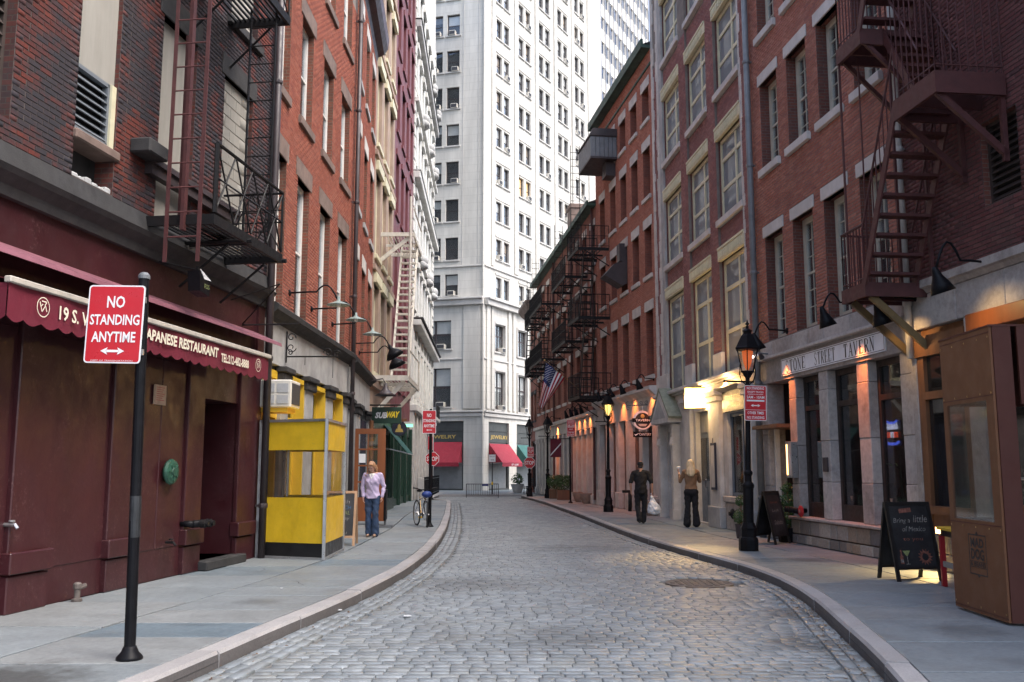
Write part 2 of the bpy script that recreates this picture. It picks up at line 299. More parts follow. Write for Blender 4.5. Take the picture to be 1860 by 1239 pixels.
mk('valvegreen', M_plain('green patina bronze', (0.025, 0.10, 0.065), 0.5, 0.4, 8, bmp=0.3))
mk('redpaint', M_plain('red paint', (0.42, 0.025, 0.03), 0.4, 0.15, 4))
mk('acwhite', M_plain('off white appliance', (0.66, 0.63, 0.56), 0.45, 0.1, 5))
mk('acside', M_plain('pale grey appliance vent', (0.42, 0.43, 0.44), 0.5, 0.1, 30))
mk('acgrille', M_plain('dark grille', (0.045, 0.047, 0.055), 0.6, 0.3, 40))
mk('shutter', M_plain('grey roller shutter', (0.24, 0.245, 0.25), 0.45, 0.15, 3))
mk('darkshop', M_plain('dark shop fascia', (0.06, 0.065, 0.065), 0.4, 0.2, 2))
mk('lightbox', M_emit('lit sign panel', (1.0, 0.72, 0.36), 0.75))
mk('mossy', M_plain('mossy stone', (0.30, 0.31, 0.23), 0.8, 0.3, 4, dirt=0.5, dcol=(0.13, 0.15, 0.09)))
mk('glow', M_emit('warm lamp glow', (1.0, 0.45, 0.12), 5.0))
mk('glow_strip', M_emit('lit strip', (1.0, 0.52, 0.16), 2.2))
mk('lampglow', M_emit('amber lantern', (0.8, 0.15, 0.035), 0.22))
mk('lampglow2', M_emit('yellow lantern', (1.0, 0.62, 0.16), 0.8))
mk('neonblue', M_emit('neon blue', (0.10, 0.18, 1.0), 1.2))
mk('neonwhite', M_emit('neon white', (0.75, 0.8, 1.0), 0.9))
mk('neonred', M_emit('neon red', (1.0, 0.12, 0.05), 1.0))
mk('orange_lit', M_plain('orange with interior glow', (0.72, 0.27, 0.02), 0.5, 0.15, 3, stretch=True))  # door orange brightened: glow of the lit interior put into the colour
mk('dryleaf', M_pieces('dry leaf', [(0.16, 0.09, 0.04), (0.10, 0.055, 0.03), (0.22, 0.15, 0.08), (0.06, 0.05, 0.04)], 0.8))
mk('bulb', M_emit('white bulb', (1.0, 0.95, 0.85), 3.0))
mk('warmroom', M_emit('lit room', (1.0, 0.62, 0.22), 0.5))
def leafmat(name, cols):
    m, nt, b, o = nodes_of(name)
    c = ramp(nt, rnd_out(nt), [(i / (len(cols) - 1), k) for i, k in enumerate(cols)])
    nt.links.new(c.outputs[0], b.inputs['Base Color']); b.inputs['Roughness'].default_value = 0.5
    return m
mk('leaf', leafmat('box leaf', [(0.02, 0.055, 0.015), (0.04, 0.10, 0.025), (0.06, 0.13, 0.03), (0.03, 0.075, 0.02)]))
mk('leaf_lt', leafmat('palm leaf', [(0.06, 0.12, 0.04), (0.10, 0.17, 0.06)]))

# ------------------------------------------------------------------ mesh helpers
class MB:
    def __init__(s): s.v = []; s.f = []; s.m = []
    def face(s, idx, m=0): s.f.append(tuple(idx)); s.m.append(m)
    def quad(s, a, b, c, d, m=0):
        n = len(s.v); s.v += [tuple(a), tuple(b), tuple(c), tuple(d)]; s.face((n, n+1, n+2, n+3), m); return s
    def box(s, x0, x1, y0, y1, z0, z1, m=0):
        n = len(s.v)
        s.v += [(x0,y0,z0),(x1,y0,z0),(x1,y1,z0),(x0,y1,z0),(x0,y0,z1),(x1,y0,z1),(x1,y1,z1),(x0,y1,z1)]
        for q in ((0,3,2,1),(4,5,6,7),(0,1,5,4),(1,2,6,5),(2,3,7,6),(3,0,4,7)): s.face([n+i for i in q], m)
        return s
    def prism(s, poly, axis, a, b, m=0):
        """poly: 2D points counter-clockwise; extruded along axis ('x','y','z') from a to b"""
        P = {'x': lambda p, t: (t, p[0], p[1]), 'y': lambda p, t: (p[0], t, p[1]), 'z': lambda p, t: (p[0], p[1], t)}[axis]
        n = len(s.v); k = len(poly)
        s.v += [P(p, a) for p in poly] + [P(p, b) for p in poly]
        fl = (axis == 'y')
        for i in range(k):
            j = (i + 1) % k
            q = (n+i, n+j, n+k+j, n+k+i); s.face(q if not fl else q[::-1], m)
        s.face(range(n+k-1, n-1, -1) if not fl else range(n, n+k), m); s.face(range(n+k, n+2*k) if not fl else range(n+2*k-1, n+k-1, -1), m)
        return s
    def tube(s, pts, r, n=6, m=0, cap=True, r2=None):
        pts = [Vector(p) for p in pts]; k = len(pts); base = len(s.v)
        up = None
        for i, p in enumerate(pts):
            d = (pts[min(i+1, k-1)] - pts[max(i-1, 0)]).normalized()
            if up is None:
                up = d.orthogonal().normalized()
            u = (up - d * up.dot(d))
            u = u.normalized() if u.length > 1e-5 else d.orthogonal().normalized()
            up = u; w = d.cross(u)
            rr = r if not isinstance(r, (list, tuple)) else r[i]
            rb = rr if r2 is None else r2
            for j in range(n):
                a = 2*math.pi*j/n; q = p + u*math.cos(a)*rr + w*math.sin(a)*rb
                s.v.append(tuple(q))
        for i in range(k-1):
            for j in range(n):
                a = base+i*n+j; b = base+i*n+(j+1)%n
                s.face((a, b, b+n, a+n), m)
        if cap:
            s.face([base+j for j in range(n-1, -1, -1)], m); s.face([base+(k-1)*n+j for j in range(n)], m)
        return s
    def bar(s, a, b, w, h, m=0):
        """square bar from a to b"""
        a = Vector(a); b = Vector(b); d = (b-a).normalized()
        u = Vector((0, 0, 1)) - d*d.z
        u = u.normalized() if u.length > 1e-4 else Vector((0, 1, 0))
        v = d.cross(u); n = len(s.v)
        for p in (a, b):
            for su, sv in ((-1,-1),(1,-1),(1,1),(-1,1)): s.v.append(tuple(p + u*su*h/2 + v*sv*w/2))
        for q in ((0,3,2,1),(4,5,6,7),(0,1,5,4),(1,2,6,5),(2,3,7,6),(3,0,4,7)): s.face([n+i for i in q][::-1], m)
        return s
        return s
    def lathe(s, prof, n=16, c=(0,0,0), m=0, axis='z'):
        base = len(s.v); k = len(prof)
        for (r, z) in prof:
            for j in range(n):
                a = 2*math.pi*j/n; x = r*math.cos(a); y = r*math.sin(a)
                p = (x, y, z) if axis == 'z' else ((x, -z, y) if axis == 'y' else (z, x, y))
                s.v.append((c[0]+p[0], c[1]+p[1], c[2]+p[2]))
        for i in range(k-1):
            for j in range(n):
                a = base+i*n+j; b = base+i*n+(j+1)%n; s.face((a, b, b+n, a+n), m)
        if prof[0][0] > 1e-4: s.face([base+j for j in range(n-1, -1, -1)], m)
        if prof[-1][0] > 1e-4: s.face([base+(k-1)*n+j for j in range(n)], m)
        return s
    def sphere(s, c, r, n=10, m=0, sx=1, sy=1, sz=1):
        prof = [(max(1e-5, math.sin(math.pi*i/n)), -math.cos(math.pi*i/n)) for i in range(n+1)]
        base = len(s.v); s.lathe([(a*r, z*r) for a, z in prof], n+2, (0,0,0), m)
        for i in range(base, len(s.v)):
            x, y, z = s.v[i]; s.v[i] = (c[0]+x*sx, c[1]+y*sy, c[2]+z*sz)
        return s
    def mesh(s, name, mats, bevel=0, smooth=False):
        me = bpy.data.meshes.new(name); me.from_pydata(s.v, [], s.f)
        for m in (mats if isinstance(mats, (list, tuple)) else [mats]): me.materials.append(MT[m] if isinstance(m, str) else m)
        me.polygons.foreach_set('material_index', s.m)
        if bevel:
            bm = bmesh.new(); bm.from_mesh(me)
            bmesh.ops.bevel(bm, geom=bm.edges[:], offset=bevel, segments=1, affect='EDGES', clamp_overlap=True)
            bm.to_mesh(me); bm.free()
        if smooth: me.shade_smooth()
        me.update(); return me
    def build(s, name, mats, parent=None, loc=(0,0,0), rot=(0,0,0), bevel=0, smooth=False):
        return link(name, s.mesh(name, mats, bevel, smooth), parent, loc, rot)
def link(name, data, parent=None, loc=(0,0,0), rot=(0,0,0)):
    o = bpy.data.objects.new(name, data); COL.objects.link(o)
    o.parent = parent; o.location = loc; o.rotation_euler = rot if isinstance(rot, (tuple, list)) else (0, 0, rot)
    return o
def tag(o, label=None, cat=None, group=None, kind=None):
    if label: o['label'] = label
    if cat: o['category'] = cat
    if group: o['group'] = group
    if kind: o['kind'] = kind
    return o
def thing(name, label, cat, loc=(0,0,0), rz=0, group=None):
    return tag(link(name, None, None, loc, (0,0,rz)), label, cat, group)
def kids(o): return [c for c in COL.objects if c.parent == o]
def copy_tree(root, loc, rz=None, label=None):
    mp = {root: root.copy()}; COL.objects.link(mp[root]); r = mp[root]
    r.location = loc
    if rz is not None: r.rotation_euler = (0, 0, rz)
    if label: r['label'] = label
    todo = list(root.children)
    while todo:
        c = todo.pop(0); k = c.copy(); COL.objects.link(k); k.parent = mp[c.parent]; mp[c] = k; todo += list(c.children)
    return r
TXT = {}
def txt(parent, body, cx, cz, w, h, y, mat, shear=0.0, bold=0.0, name='lettering', rz=0.0, ext=0.0015):
    """flat lettering in the local XZ plane facing -Y, fitted into a w x h box centred on (cx, cz)"""
    key = (body, shear, bold)
    if key not in TXT:
        cu = bpy.data.curves.new('lettering', 'FONT'); cu.body = body; cu.size = 1.0; cu.align_x = 'CENTER'
        cu.shear = shear; cu.offset = bold; cu.resolution_u = 2; cu.fill_mode = 'FRONT'
        ob = bpy.data.objects.new('lettering', cu); me = bpy.data.meshes.new_from_object(ob)
        co = np.empty(len(me.vertices)*3); me.vertices.foreach_get('co', co); co = co.reshape(-1, 3)
        fs = [tuple(p.vertices) for p in me.polygons]
        lo = co.min(0); hi = co.max(0); co = (co - (lo+hi)/2) / np.maximum(hi-lo, 1e-6)
        TXT[key] = (co, fs, (hi-lo)[0]/(hi-lo)[1]); bpy.data.objects.remove(ob); bpy.data.curves.remove(cu); bpy.data.meshes.remove(me)
    co, fs, asp = TXT[key]
    if w is None: w = h*asp
    if h is None: h = w/asp
    c, s = math.cos(rz), math.sin(rz); n = len(co); vs = []
    for t in (0.0, ext):
        for p in co:
            X = p[0]*w; Z = p[1]*h; vs.append((cx + X*c - Z*s, y - t, cz + X*s + Z*c))
    F = [tuple(i+n for i in f) for f in fs]
    me = bpy.data.meshes.new(name); me.from_pydata(vs[n:], [], fs); me.materials.append(MT[mat]); me.update()
    return link(name, me, parent)

# ------------------------------------------------------------------ projection, for choosing which pieces show largest
def project(P):
    P = np.atleast_2d(P).astype(float); x = P[:,0]; y = P[:,1]; z = P[:,2] - CAM_Z
    fw = y*math.cos(PITCH) + z*math.sin(PITCH); up = -y*math.sin(PITCH) + z*math.cos(PITCH)
    fw = np.maximum(fw, 1e-3)
    return np.stack([930 + FPX*x/fw, 619.5 - FPX*up/fw, fw], 1)
def seen_order(P, margin=0):
    q = project(P); ok = (q[:,0] > -margin) & (q[:,0] < 1860+margin) & (q[:,1] > -margin) & (q[:,1] < 1239+margin) & (P[:,1] > 0.5)
    d = np.where(ok, q[:,2], 1e9 + q[:,2]); o = np.argsort(d); return o[ok[o]]

class Facade:
    """local x runs left to right as seen from the street, -y is towards the street"""
    def __init__(s, a, b, name=None, label=None, cat='building'):
        s.a = Vector((a[0], a[1], 0)); d = Vector((b[0]-a[0], b[1]-a[1], 0)); s.L = d.length
        s.rz = math.atan2(d.y, d.x); s.M = Matrix.Translation(s.a) @ Matrix.Rotation(s.rz, 4, 'Z')
        s.root = thing(name, label, cat, s.a, s.rz) if name else None
    def w(s, x, y, z): return s.M @ Vector((x, y, z))
    def thing(s, name, label, cat, x, y, z, group=None): return thing(name, label, cat, s.w(x, y, z), s.rz, group)

def wall(F, name, x0, x1, z0, z1, holes, mats, y0=0.0, depth=0.3, back=8.0, top=True, body=True):
    """mats: (front, reveal/side)"""
    xs = sorted({x0, x1, *[min(max(v, x0), x1) for h in holes for v in h[:2]]}); zs = sorted({z0, z1, *[min(max(v, z0), z1) for h in holes for v in h[2:4]]})
    b = MB()
    for i in range(len(xs)-1):
        for j in range(len(zs)-1):
            cx = (xs[i]+xs[i+1])/2; cz = (zs[j]+zs[j+1])/2
            if any(h[0] < cx < h[1] and h[2] < cz < h[3] for h in holes): continue
            b.quad((xs[i],y0,zs[j]), (xs[i+1],y0,zs[j]), (xs[i+1],y0,zs[j+1]), (xs[i],y0,zs[j+1]), 0)
    for hx0, hx1, hz0, hz1 in [h[:4] for h in holes]:
        hx0 = max(hx0, x0); hx1 = min(hx1, x1); hz0 = max(hz0, z0); hz1 = min(hz1, z1); d = y0 + depth
        b.quad((hx0,y0,hz0), (hx0,y0,hz1), (hx0,d,hz1), (hx0,d,hz0), 1); b.quad((hx1,y0,hz1), (hx1,y0,hz0), (hx1,d,hz0), (hx1,d,hz1), 1)
        b.quad((hx0,y0,hz1), (hx1,y0,hz1), (hx1,d,hz1), (hx0,d,hz1), 1); b.quad((hx1,y0,hz0), (hx0,y0,hz0), (hx0,d,hz0), (hx1,d,hz0), 1)
    for X, f in ((x0, 1), (x1, -1)):
        q = [(X,y0,z0), (X,y0,z1), (X,y0+depth,z1), (X,y0+depth,z0)]; b.quad(*(q if f > 0 else q[::-1]), 1)
    if top: b.quad((x0,y0,z1), (x1,y0,z1), (x1,y0+depth,z1), (x0,y0+depth,z1), 1)
    if body: b.box(x0, x1, y0+depth, y0+back, z0, z1, 1)
    return b.build(name, mats, F.root)

BRICKMESH = {}
def bricks(F, parent, areas, holes, mat, y=0.0, course=0.0677, L=0.213, joint=0.010, proud=0.007, limit=300, jit=0.0015, name='brick', seed=1, cut=None):
    """running bond laid brick by brick on the facade plane; cut: optional (x, z) -> keep"""
    rg = random.Random(seed); out = []
    for (x0, x1, z0, z1) in areas:
        nrow = max(1, int(round((z1-z0)/course))); ch = (z1-z0)/nrow
        for r in range(nrow):
            za = z0 + r*ch; zb = za + ch; zc = (za+zb)/2
            iv = [(x0, x1)]
            for h in holes:
                if h[2] < zc < h[3]:
                    nv = []
                    for a, b in iv:
                        if h[1] <= a or h[0] >= b: nv.append((a, b)); continue
                        if h[0] > a: nv.append((a, h[0]))
                        if h[1] < b: nv.append((h[1], b))
                    iv = nv
            off = (L/2 if r % 2 else 0.0)
            for a, b in iv:
                if b - a < 0.03: continue
                k = math.floor((a - x0 - off)/L) + 1; e = [a]
                p = x0 + off + k*L
                while p < b - 0.04:
                    if p - e[-1] > 0.04: e.append(p)
                    p += L
                e.append(b)
                for i in range(len(e)-1):
                    if cut and not cut((e[i]+e[i+1])/2, zc): continue
                    out.append((e[i]+joint/2, e[i+1]-joint/2, za+joint/2, zb-joint/2))
    if not out: return
    A = np.array(out); n = len(A); pr = proud + np.array([rg.uniform(-jit, jit) for _ in range(n)])
    ctr = np.stack([(A[:,0]+A[:,1])/2, np.full(n, y), (A[:,2]+A[:,3])/2], 1)
    Mx = np.array(F.M); W = ctr @ Mx[:3,:3].T + Mx[:3,3]
    w = A[:,1]-A[:,0]; full = w > (L-joint)*0.985
    order = [i for i in seen_order(W) if full[i]][:limit]
    if order:
        key = (round(L,4), round(course,4), mat, proud)
        if key not in BRICKMESH:
            c = 0.004; lw = (L-joint)/2; lh = (course-joint)/2; m = MB()
            m.v = [(-lw,0.001,-lh),(lw,0.001,-lh),(lw,0.001,lh),(-lw,0.001,lh),(-lw+c,-proud,-lh+c),(lw-c,-proud,-lh+c),(lw-c,-proud,lh-c),(-lw+c,-proud,lh-c)]
            for q in ((4,5,6,7),(0,1,5,4),(1,2,6,5),(2,3,7,6),(3,0,4,7)): m.face(q)
            BRICKMESH[key] = m.mesh(name, [mat])
        for i in order:
            link(name, BRICKMESH[key], parent, (ctr[i,0], y - pr[i] + proud, ctr[i,2]), (rg.uniform(-.01,.01), rg.uniform(-.006,.006), 0))
    rest = np.ones(n, bool); rest[order] = False; A = A[rest]; pr = pr[rest]; n = len(A)
    if n:
        c = 0.004; V = np.zeros((n, 8, 3))
        for j, (xi, zi) in enumerate(((0,2),(1,2),(1,3),(0,3))):
            V[:,j,0] = A[:,xi]; V[:,j,2] = A[:,zi]; V[:,j,1] = y + 0.001
            V[:,4+j,0] = A[:,xi] + (c if xi == 0 else -c); V[:,4+j,2] = A[:,zi] + (c if zi == 2 else -c); V[:,4+j,1] = y - pr
        Fq = np.array([(4,5,6,7),(0,1,5,4),(1,2,6,5),(2,3,7,6),(3,0,4,7)])
        fa = (Fq[None] + (np.arange(n)*8)[:,None,None]).reshape(-1, 4)
        o = link(name + '_courses', npmesh(name + '_courses', V.reshape(-1,3), fa, mat), parent); tag(o, kind='stuff')
def npmesh(name, V, Fq, mat):
    me = bpy.data.meshes.new(name); k = Fq.shape[1]
    me.vertices.add(len(V)); me.vertices.foreach_set('co', np.ascontiguousarray(V, dtype=np.float32).ravel())
    me.loops.add(Fq.size); me.loops.foreach_set('vertex_index', np.ascontiguousarray(Fq, dtype=np.int32).ravel())
    me.polygons.add(len(Fq)); me.polygons.foreach_set('loop_start', np.arange(0, Fq.size, k, dtype=np.int32))
    me.polygons.foreach_set('loop_total', np.full(len(Fq), k, dtype=np.int32))
    me.materials.append(MT[mat] if isinstance(mat, str) else mat); me.update(calc_edges=True); me.validate(); return me

WM = {}
def window(F, x0, x1, z0, z1, st, blind=None, parent=None):
    """a window: frame (the part itself) > pane(s), lintel, sill"""
    w = x1-x0; h = z1-z0; dp = st.get('depth', 0.2); key = (st['name'], round(w,2), round(h,2), blind)
    fw = st.get('fw', 0.06); cols = st.get('cols', [0,1]); rows = st.get('rows', [0,.5,1]); mw = st.get('mw', 0.045)
    if key not in WM:
        b = MB(); y0 = dp; y1 = dp+0.07
        b.box(0, fw, y0, y1, 0, h); b.box(w-fw, w, y0, y1, 0, h); b.box(fw, w-fw, y0, y1, 0, fw); b.box(fw, w-fw, y0, y1, h-fw, h)
        cx = [fw + (w-2*fw)*c for c in cols]; rz = [fw + (h-2*fw)*r for r in rows]
        for c in cx[1:-1]: b.box(c-mw/2, c+mw/2, y0+.005, y1-.005, fw, h-fw)
        for r in rz[1:-1]:
            for i in range(len(cx)-1): b.box(cx[i]+(mw/2 if i else 0), cx[i+1]-(mw/2 if i < len(cx)-2 else 0), y0+.008, y1-.008, r-mw/2, r+mw/2)
        mn = st.get('munt')
        if mn:
            for i in range(1, mn[0]): c = fw+(w-2*fw)*i/mn[0]; b.box(c-.009, c+.009, y0+.022, y1-.022, fw, h-fw)
            for i in range(1, mn[1]):
                r = fw+(h-2*fw)*i/mn[1]; b.box(fw, w-fw, y0+.024, y1-.024, r-.009, r+.009)
        bk = dp + st.get('room', 0.22)
        b.quad((0,bk,0), (w,bk,0), (w,bk,h), (0,bk,h), 1)
        if blind:
            bd, bm_ = blind; b.quad((fw,bk-.06,fw+(h-2*fw)*(1-bd)), (w-fw,bk-.06,fw+(h-2*fw)*(1-bd)), (w-fw,bk-.06,h-fw), (fw,bk-.06,h-fw), 2)
        me = b.mesh('window', [st['frame'], st.get('back','interior'), bm_ if blind else 'blind'])
        pan = []
        for i in range(len(cx)-1):
            for j in range(len(rz)-1):
                p = MB(); dy = 0.012*(j % 2); p.box(-(cx[i+1]-cx[i])/2+.004, (cx[i+1]-cx[i])/2-.004, -.003, .003, -(rz[j+1]-rz[j])/2+.004, (rz[j+1]-rz[j])/2-.004)
                pan.append((p.mesh('pane', [st.get('glass','glass')]), ((cx[i]+cx[i+1])/2, dp+0.034+dy, (rz[j]+rz[j+1])/2)))
        li = si = None
        if st.get('lintel'):
            lh, ov, pr, lm = st['lintel']; p = MB(); p.box(-ov, w+ov, -pr, 0.12, h, h+lh); li = p.mesh('lintel', [lm], bevel=0.008)
        if st.get('sill'):
            sh, ov, pr, sm = st['sill']; p = MB(); p.box(-ov, w+ov, -pr, dp+.02, -sh, 0.012); si = p.mesh('sill', [sm], bevel=0.008)
        WM[key] = (me, pan, li, si)
    me, pan, li, si = WM[key]
    o = link('window', me, parent or F.root, (x0, st.get('y', 0), z0))
    for pm, pl in pan: link('pane', pm, o, pl, (rng.uniform(-.004,.004), 0, rng.uniform(-.004,.004)))
    if li: link('lintel', li, o)
    if si: link('sill', si, o)
    return o
# ------------------------------------------------------------------ ground, road, kerbs, pavements
LK = [(2.0,-3.55),(5.0,-3.05),(6.5,-2.78),(7.66,-2.6),(9.04,-2.41),(10.42,-2.2),(11.84,-1.98),(13.04,-1.84),(15.16,-1.66),(18.63,-1.58),(22,-1.64),(25.58,-1.77),(32,-2.1),(38.5,-2.5),(44,-2.85),(46.3,-3.0),(47.3,-3.45),(48.6,-4.1),(50,-4.3),(56.2,-4.35)]
RK = [(2.0,1.6),(4.0,2.05),(6.0,2.6),(7.66,3.0),(8.81,3.2),(10.04,3.4),(11.3,3.62),(12.6,3.8),(13.8,3.86),(15.0,3.82),(16.06,3.72),(17.2,3.55),(18.34,3.38),(20.2,3.14),(22.2,2.96),(26,2.72),(30.2,2.5),(37,2.05),(45,1.5),(52,.8),(54.5,.45),(56.2,.9),(57.2,2.0),(58,5.0)]
def smooth_line(P, step=0.25):
    P = np.array(P); y = P[:,0]
    t = np.concatenate([[0], np.cumsum(np.hypot(*np.diff(P, axis=0).T))]); n = int(t[-1]/step)
    T = np.linspace(0, t[-1], n+1); Q = np.stack([np.interp(T, t, P[:,1]), np.interp(T, t, P[:,0])], 1)
    for _ in range(12): Q[1:-1] = 0.25*Q[:-2] + 0.5*Q[1:-1] + 0.25*Q[2:]
    return Q                                   # (x, y)
LKC, RKC = smooth_line(LK), smooth_line(RK)
def offset_line(Q, d):
    T = np.gradient(Q, axis=0); T /= np.linalg.norm(T, axis=1)[:,None]
    return Q + np.stack([T[:,1], -T[:,0]], 1)*d   # positive d: to the right of travel
def x_at(Q, y, side=0):
    i = int(np.searchsorted(Q[:,1], y)) ; i = min(max(i,1), len(Q)-1)
    a, b = Q[i-1], Q[i]; t = (y-a[1])/max(1e-6, b[1]-a[1]); return a[0] + (b[0]-a[0])*min(max(t,0),1)
LF = [(2.0,-6.5),(10,-5.4),(16.75,-4.48),(24.8,-4.35),(31,-4.75),(37,-4.85),(45,-4.95),(61,-5.3)]
RF = [(2.0,7.98),(15,6.51),(21.9,5.75),(31.5,4.95),(40,3.72),(59,1.6),(62.5,1.25)]
lf_x = lambda y: float(np.interp(y, [p[0] for p in LF], [p[1] for p in LF]))
rf_x = lambda y: float(np.interp(y, [p[0] for p in RF], [p[1] for p in RF]))

g = MB(); g.quad((-900,-300,-.2),(900,-300,-.2),(900,1500,-.2),(-900,1500,-.2)); tag(g.build('ground', ['asphalt']), kind='structure')
rb = MB()
rb.quad((-7,1,-.157),(8.6,1,-.157),(8.6,57.9,-.157),(-7,57.9,-.157))
road = tag(rb.build('road', ['roadbed']), kind='structure')
cs = MB(); cs.quad((-60,46.5,-.163),(-4,46.5,-.163),(-4,56,-.163),(-60,56,-.163)); cs.quad((8.6,56.5,-.163),(60,80,-.163),(60,88,-.163),(8.6,63,-.163))
tag(cs.build('cross_street', ['asphalt']), kind='structure')

# granite setts: rows across the road, two gutter courses along the left kerb and one along the right
rg = random.Random(3)
setts = []                                      # cx, cy, ang, half length, half width, dz
def gutter(Q, offs, step0=0.27):
    for o in offs:
        L = offset_line(Q, o); t = np.concatenate([[0], np.cumsum(np.hypot(*np.diff(L, axis=0).T))]); s = 0.0
        while s < t[-1]-.3:
            l = rg.uniform(.2, .34); m = s + l/2
            x = np.interp(m, t, L[:,0]); y = np.interp(m, t, L[:,1]); x2 = np.interp(m+.05, t, L[:,0]); y2 = np.interp(m+.05, t, L[:,1])
            if 3.5 < y < 52: setts.append((x, y, math.atan2(y2-y, x2-x), l/2-.007, .056, rg.uniform(-.007,.004)))
            s += l
gutter(LKC, (.075, .195, .315)); gutter(RKC, (-.08, -.2))
y = 3.4; manh = (2.78, 14.15, .5)
while y < 57.2:
    wd = rg.uniform(.115, .155)
    if y > 47.5: xl = -4.3 if y > 49 else x_at(LKC, y)+.05
    else: xl = x_at(LKC, y) + .385
    xr = (x_at(RKC, y) - .275) if y < 54 else (4.6 if y > 56.5 else 1.2)
    x = xl + rg.uniform(0, .1); tilt = 0.02*math.sin(y*.35) + .012
    while x < xr - .1:
        l = min(rg.uniform(.13, .25), xr - x)
        if l < .06: break
        cx = x + l/2; cy = y + wd/2 + tilt*(cx) + .035*math.sin(cx*1.1+y*.21)
        if (cx-manh[0])**2 + (cy-manh[1])**2 > (manh[2]+.1)**2:
            setts.append((cx, cy, tilt+rg.uniform(-.015,.015), l/2-.003, wd/2-.003, rg.uniform(-.0022,.0018)+.012*math.sin(cx*.9+1)*math.sin(cy*.7)))
        x += l
    y += wd
S = np.array(setts); n = len(S)
P3 = np.stack([S[:,0], S[:,1], np.full(n, -.13)], 1)
order = seen_order(P3)
big = order[:300]
tops = [(-1,-1,-.03,1),( 1,-1,-.03,1),(1,1,-.03,1),(-1,1,-.03,1),(-1,-1,-.007,.99),(1,-1,-.007,.99),(1,1,-.007,.99),(-1,1,-.007,.99),(-1,-1,0,.0),(1,-1,0,.0),(1,1,0,.0),(-1,1,0,.0)]
SQ = np.array([(8,9,10,11),(0,1,5,4),(1,2,6,5),(2,3,7,6),(3,0,4,7),(4,5,9,8),(5,6,10,9),(6,7,11,10),(7,4,8,11)])
def sett_verts(A, rnd):
    m = len(A); V = np.zeros((m,12,3)); c = np.cos(A[:,2]); s = np.sin(A[:,2])
    for j, (sx, sy, z, k) in enumerate(tops):
        ins = .007 if j >= 8 else 0.0
        jx = rnd[:,j%4]*.004; jy = rnd[:,4+j%4]*.005
        lx = sx*(A[:,3]*(k if k else 1)-ins)+jx; ly = sy*(A[:,4]*(k if k else 1)-ins*.8)+jy
        V[:,j,0] = A[:,0]+lx*c-ly*s; V[:,j,1] = A[:,1]+lx*s+ly*c; V[:,j,2] = -.13+A[:,5]+z+(rnd[:,8+j%4]*.0013 if j >= 4 else 0)
    return V
nr = np.random.RandomState(5); RN = nr.uniform(-1, 1, (n,12))
rest = np.ones(n, bool); rest[big] = False
V = sett_verts(S[rest], RN[rest]); m = len(V)
tag(link('cobblestones', npmesh('cobblestones', V.reshape(-1,3), (SQ[None]+(np.arange(m)*12)[:,None,None]).reshape(-1,4), 'sett'), road), kind='stuff')
protos = []
for k in range(6):
    a = np.array([[0,0,0,.11,.075,.13]]); v = sett_verts(a, nr.uniform(-1,1,(1,12)))[0]
    protos.append(npmesh('cobblestone', v, SQ, 'sett'))
for i in big:
    x, yy, ang, hl, hw, dz = S[i]
    o = link('cobblestone', protos[rg.randrange(6)], road, (x, yy, -.13+dz), (rg.uniform(-.008,.008), rg.uniform(-.006,.006), ang)); o.scale = (hl/.11, hw/.075, 1)

mh = thing('manhole_cover', 'round rusty cast iron manhole cover set flush in the cobbled road', 'manhole cover', (manh[0], manh[1], -.135))
b = MB(); b.lathe([(.5,-.03),(.5,0),(.46,.003),(.46,-.004),(.0001,-.004)], 32); b.build('cover', ['rust'], mh)
b = MB()
for i in range(-4,5):
    for j in range(-4,5):
        if i*i+j*j < 17: b.box(i*.1-.032, i*.1+.032, j*.1-.032, j*.1+.032, -.004, .006)
tag(b.build('tread_studs', ['rust'], mh), kind='stuff')

# kerbs: one stone after another
KW = .2
def kerb(name, Q, side, lo, hi):
    bed = MB(); I = offset_line(Q, -side*KW) if side > 0 else offset_line(Q, KW)
    for i in range(len(Q)-1):
        q = [(Q[i,0],Q[i,1],-.09),(Q[i+1,0],Q[i+1,1],-.09),(I[i+1,0],I[i+1,1],-.09),(I[i,0],I[i,1],-.09)]
        bed.quad(*(q if side > 0 else q[::-1]))
    k = tag(bed.build(name, ['bed']), kind='structure')
    t = np.concatenate([[0], np.cumsum(np.hypot(*np.diff(Q, axis=0).T))]); s = 0.0
    at = lambda L, u: np.array([np.interp(u, t, L[:,0]), np.interp(u, t, L[:,1])])
    while s < t[-1]-.4:
        l = min(rg.uniform(1.5, 2.3), t[-1]-s); a = s+.006; e = s+l-.006; N = 5; b = MB(); dz = rg.uniform(-.009,.004); jo = rg.uniform(-.012,.004)
        for i in range(N+1):
            u = a + (e-a)*i/N; o = at(Q, u); w = at(I, u); d = (o-w)/np.linalg.norm(o-w); f = o + d*(jo + .004*math.sin(u*23)*math.sin(u*7.1))
            top = f - d*.02
            for p, z in ((o, -.2), (f, -.03+dz), (top, dz), (w+d*.004, dz), (w+d*.004, -.12)): b.v.append((p[0], p[1], z))
        for i in range(N):
            for j in range(4):
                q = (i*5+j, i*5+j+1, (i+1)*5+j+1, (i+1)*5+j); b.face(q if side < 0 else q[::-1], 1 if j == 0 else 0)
        b.face((0,1,2,3,4) if side > 0 else (4,3,2,1,0)); b.face(tuple(N*5+i for i in ((4,3,2,1,0) if side > 0 else (0,1,2,3,4))))
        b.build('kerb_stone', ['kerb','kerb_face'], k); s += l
    return I
LI = kerb('left_kerb', LKC, 1, 0, 0)
RI = kerb('right_kerb', RKC, -1, 0, 0)

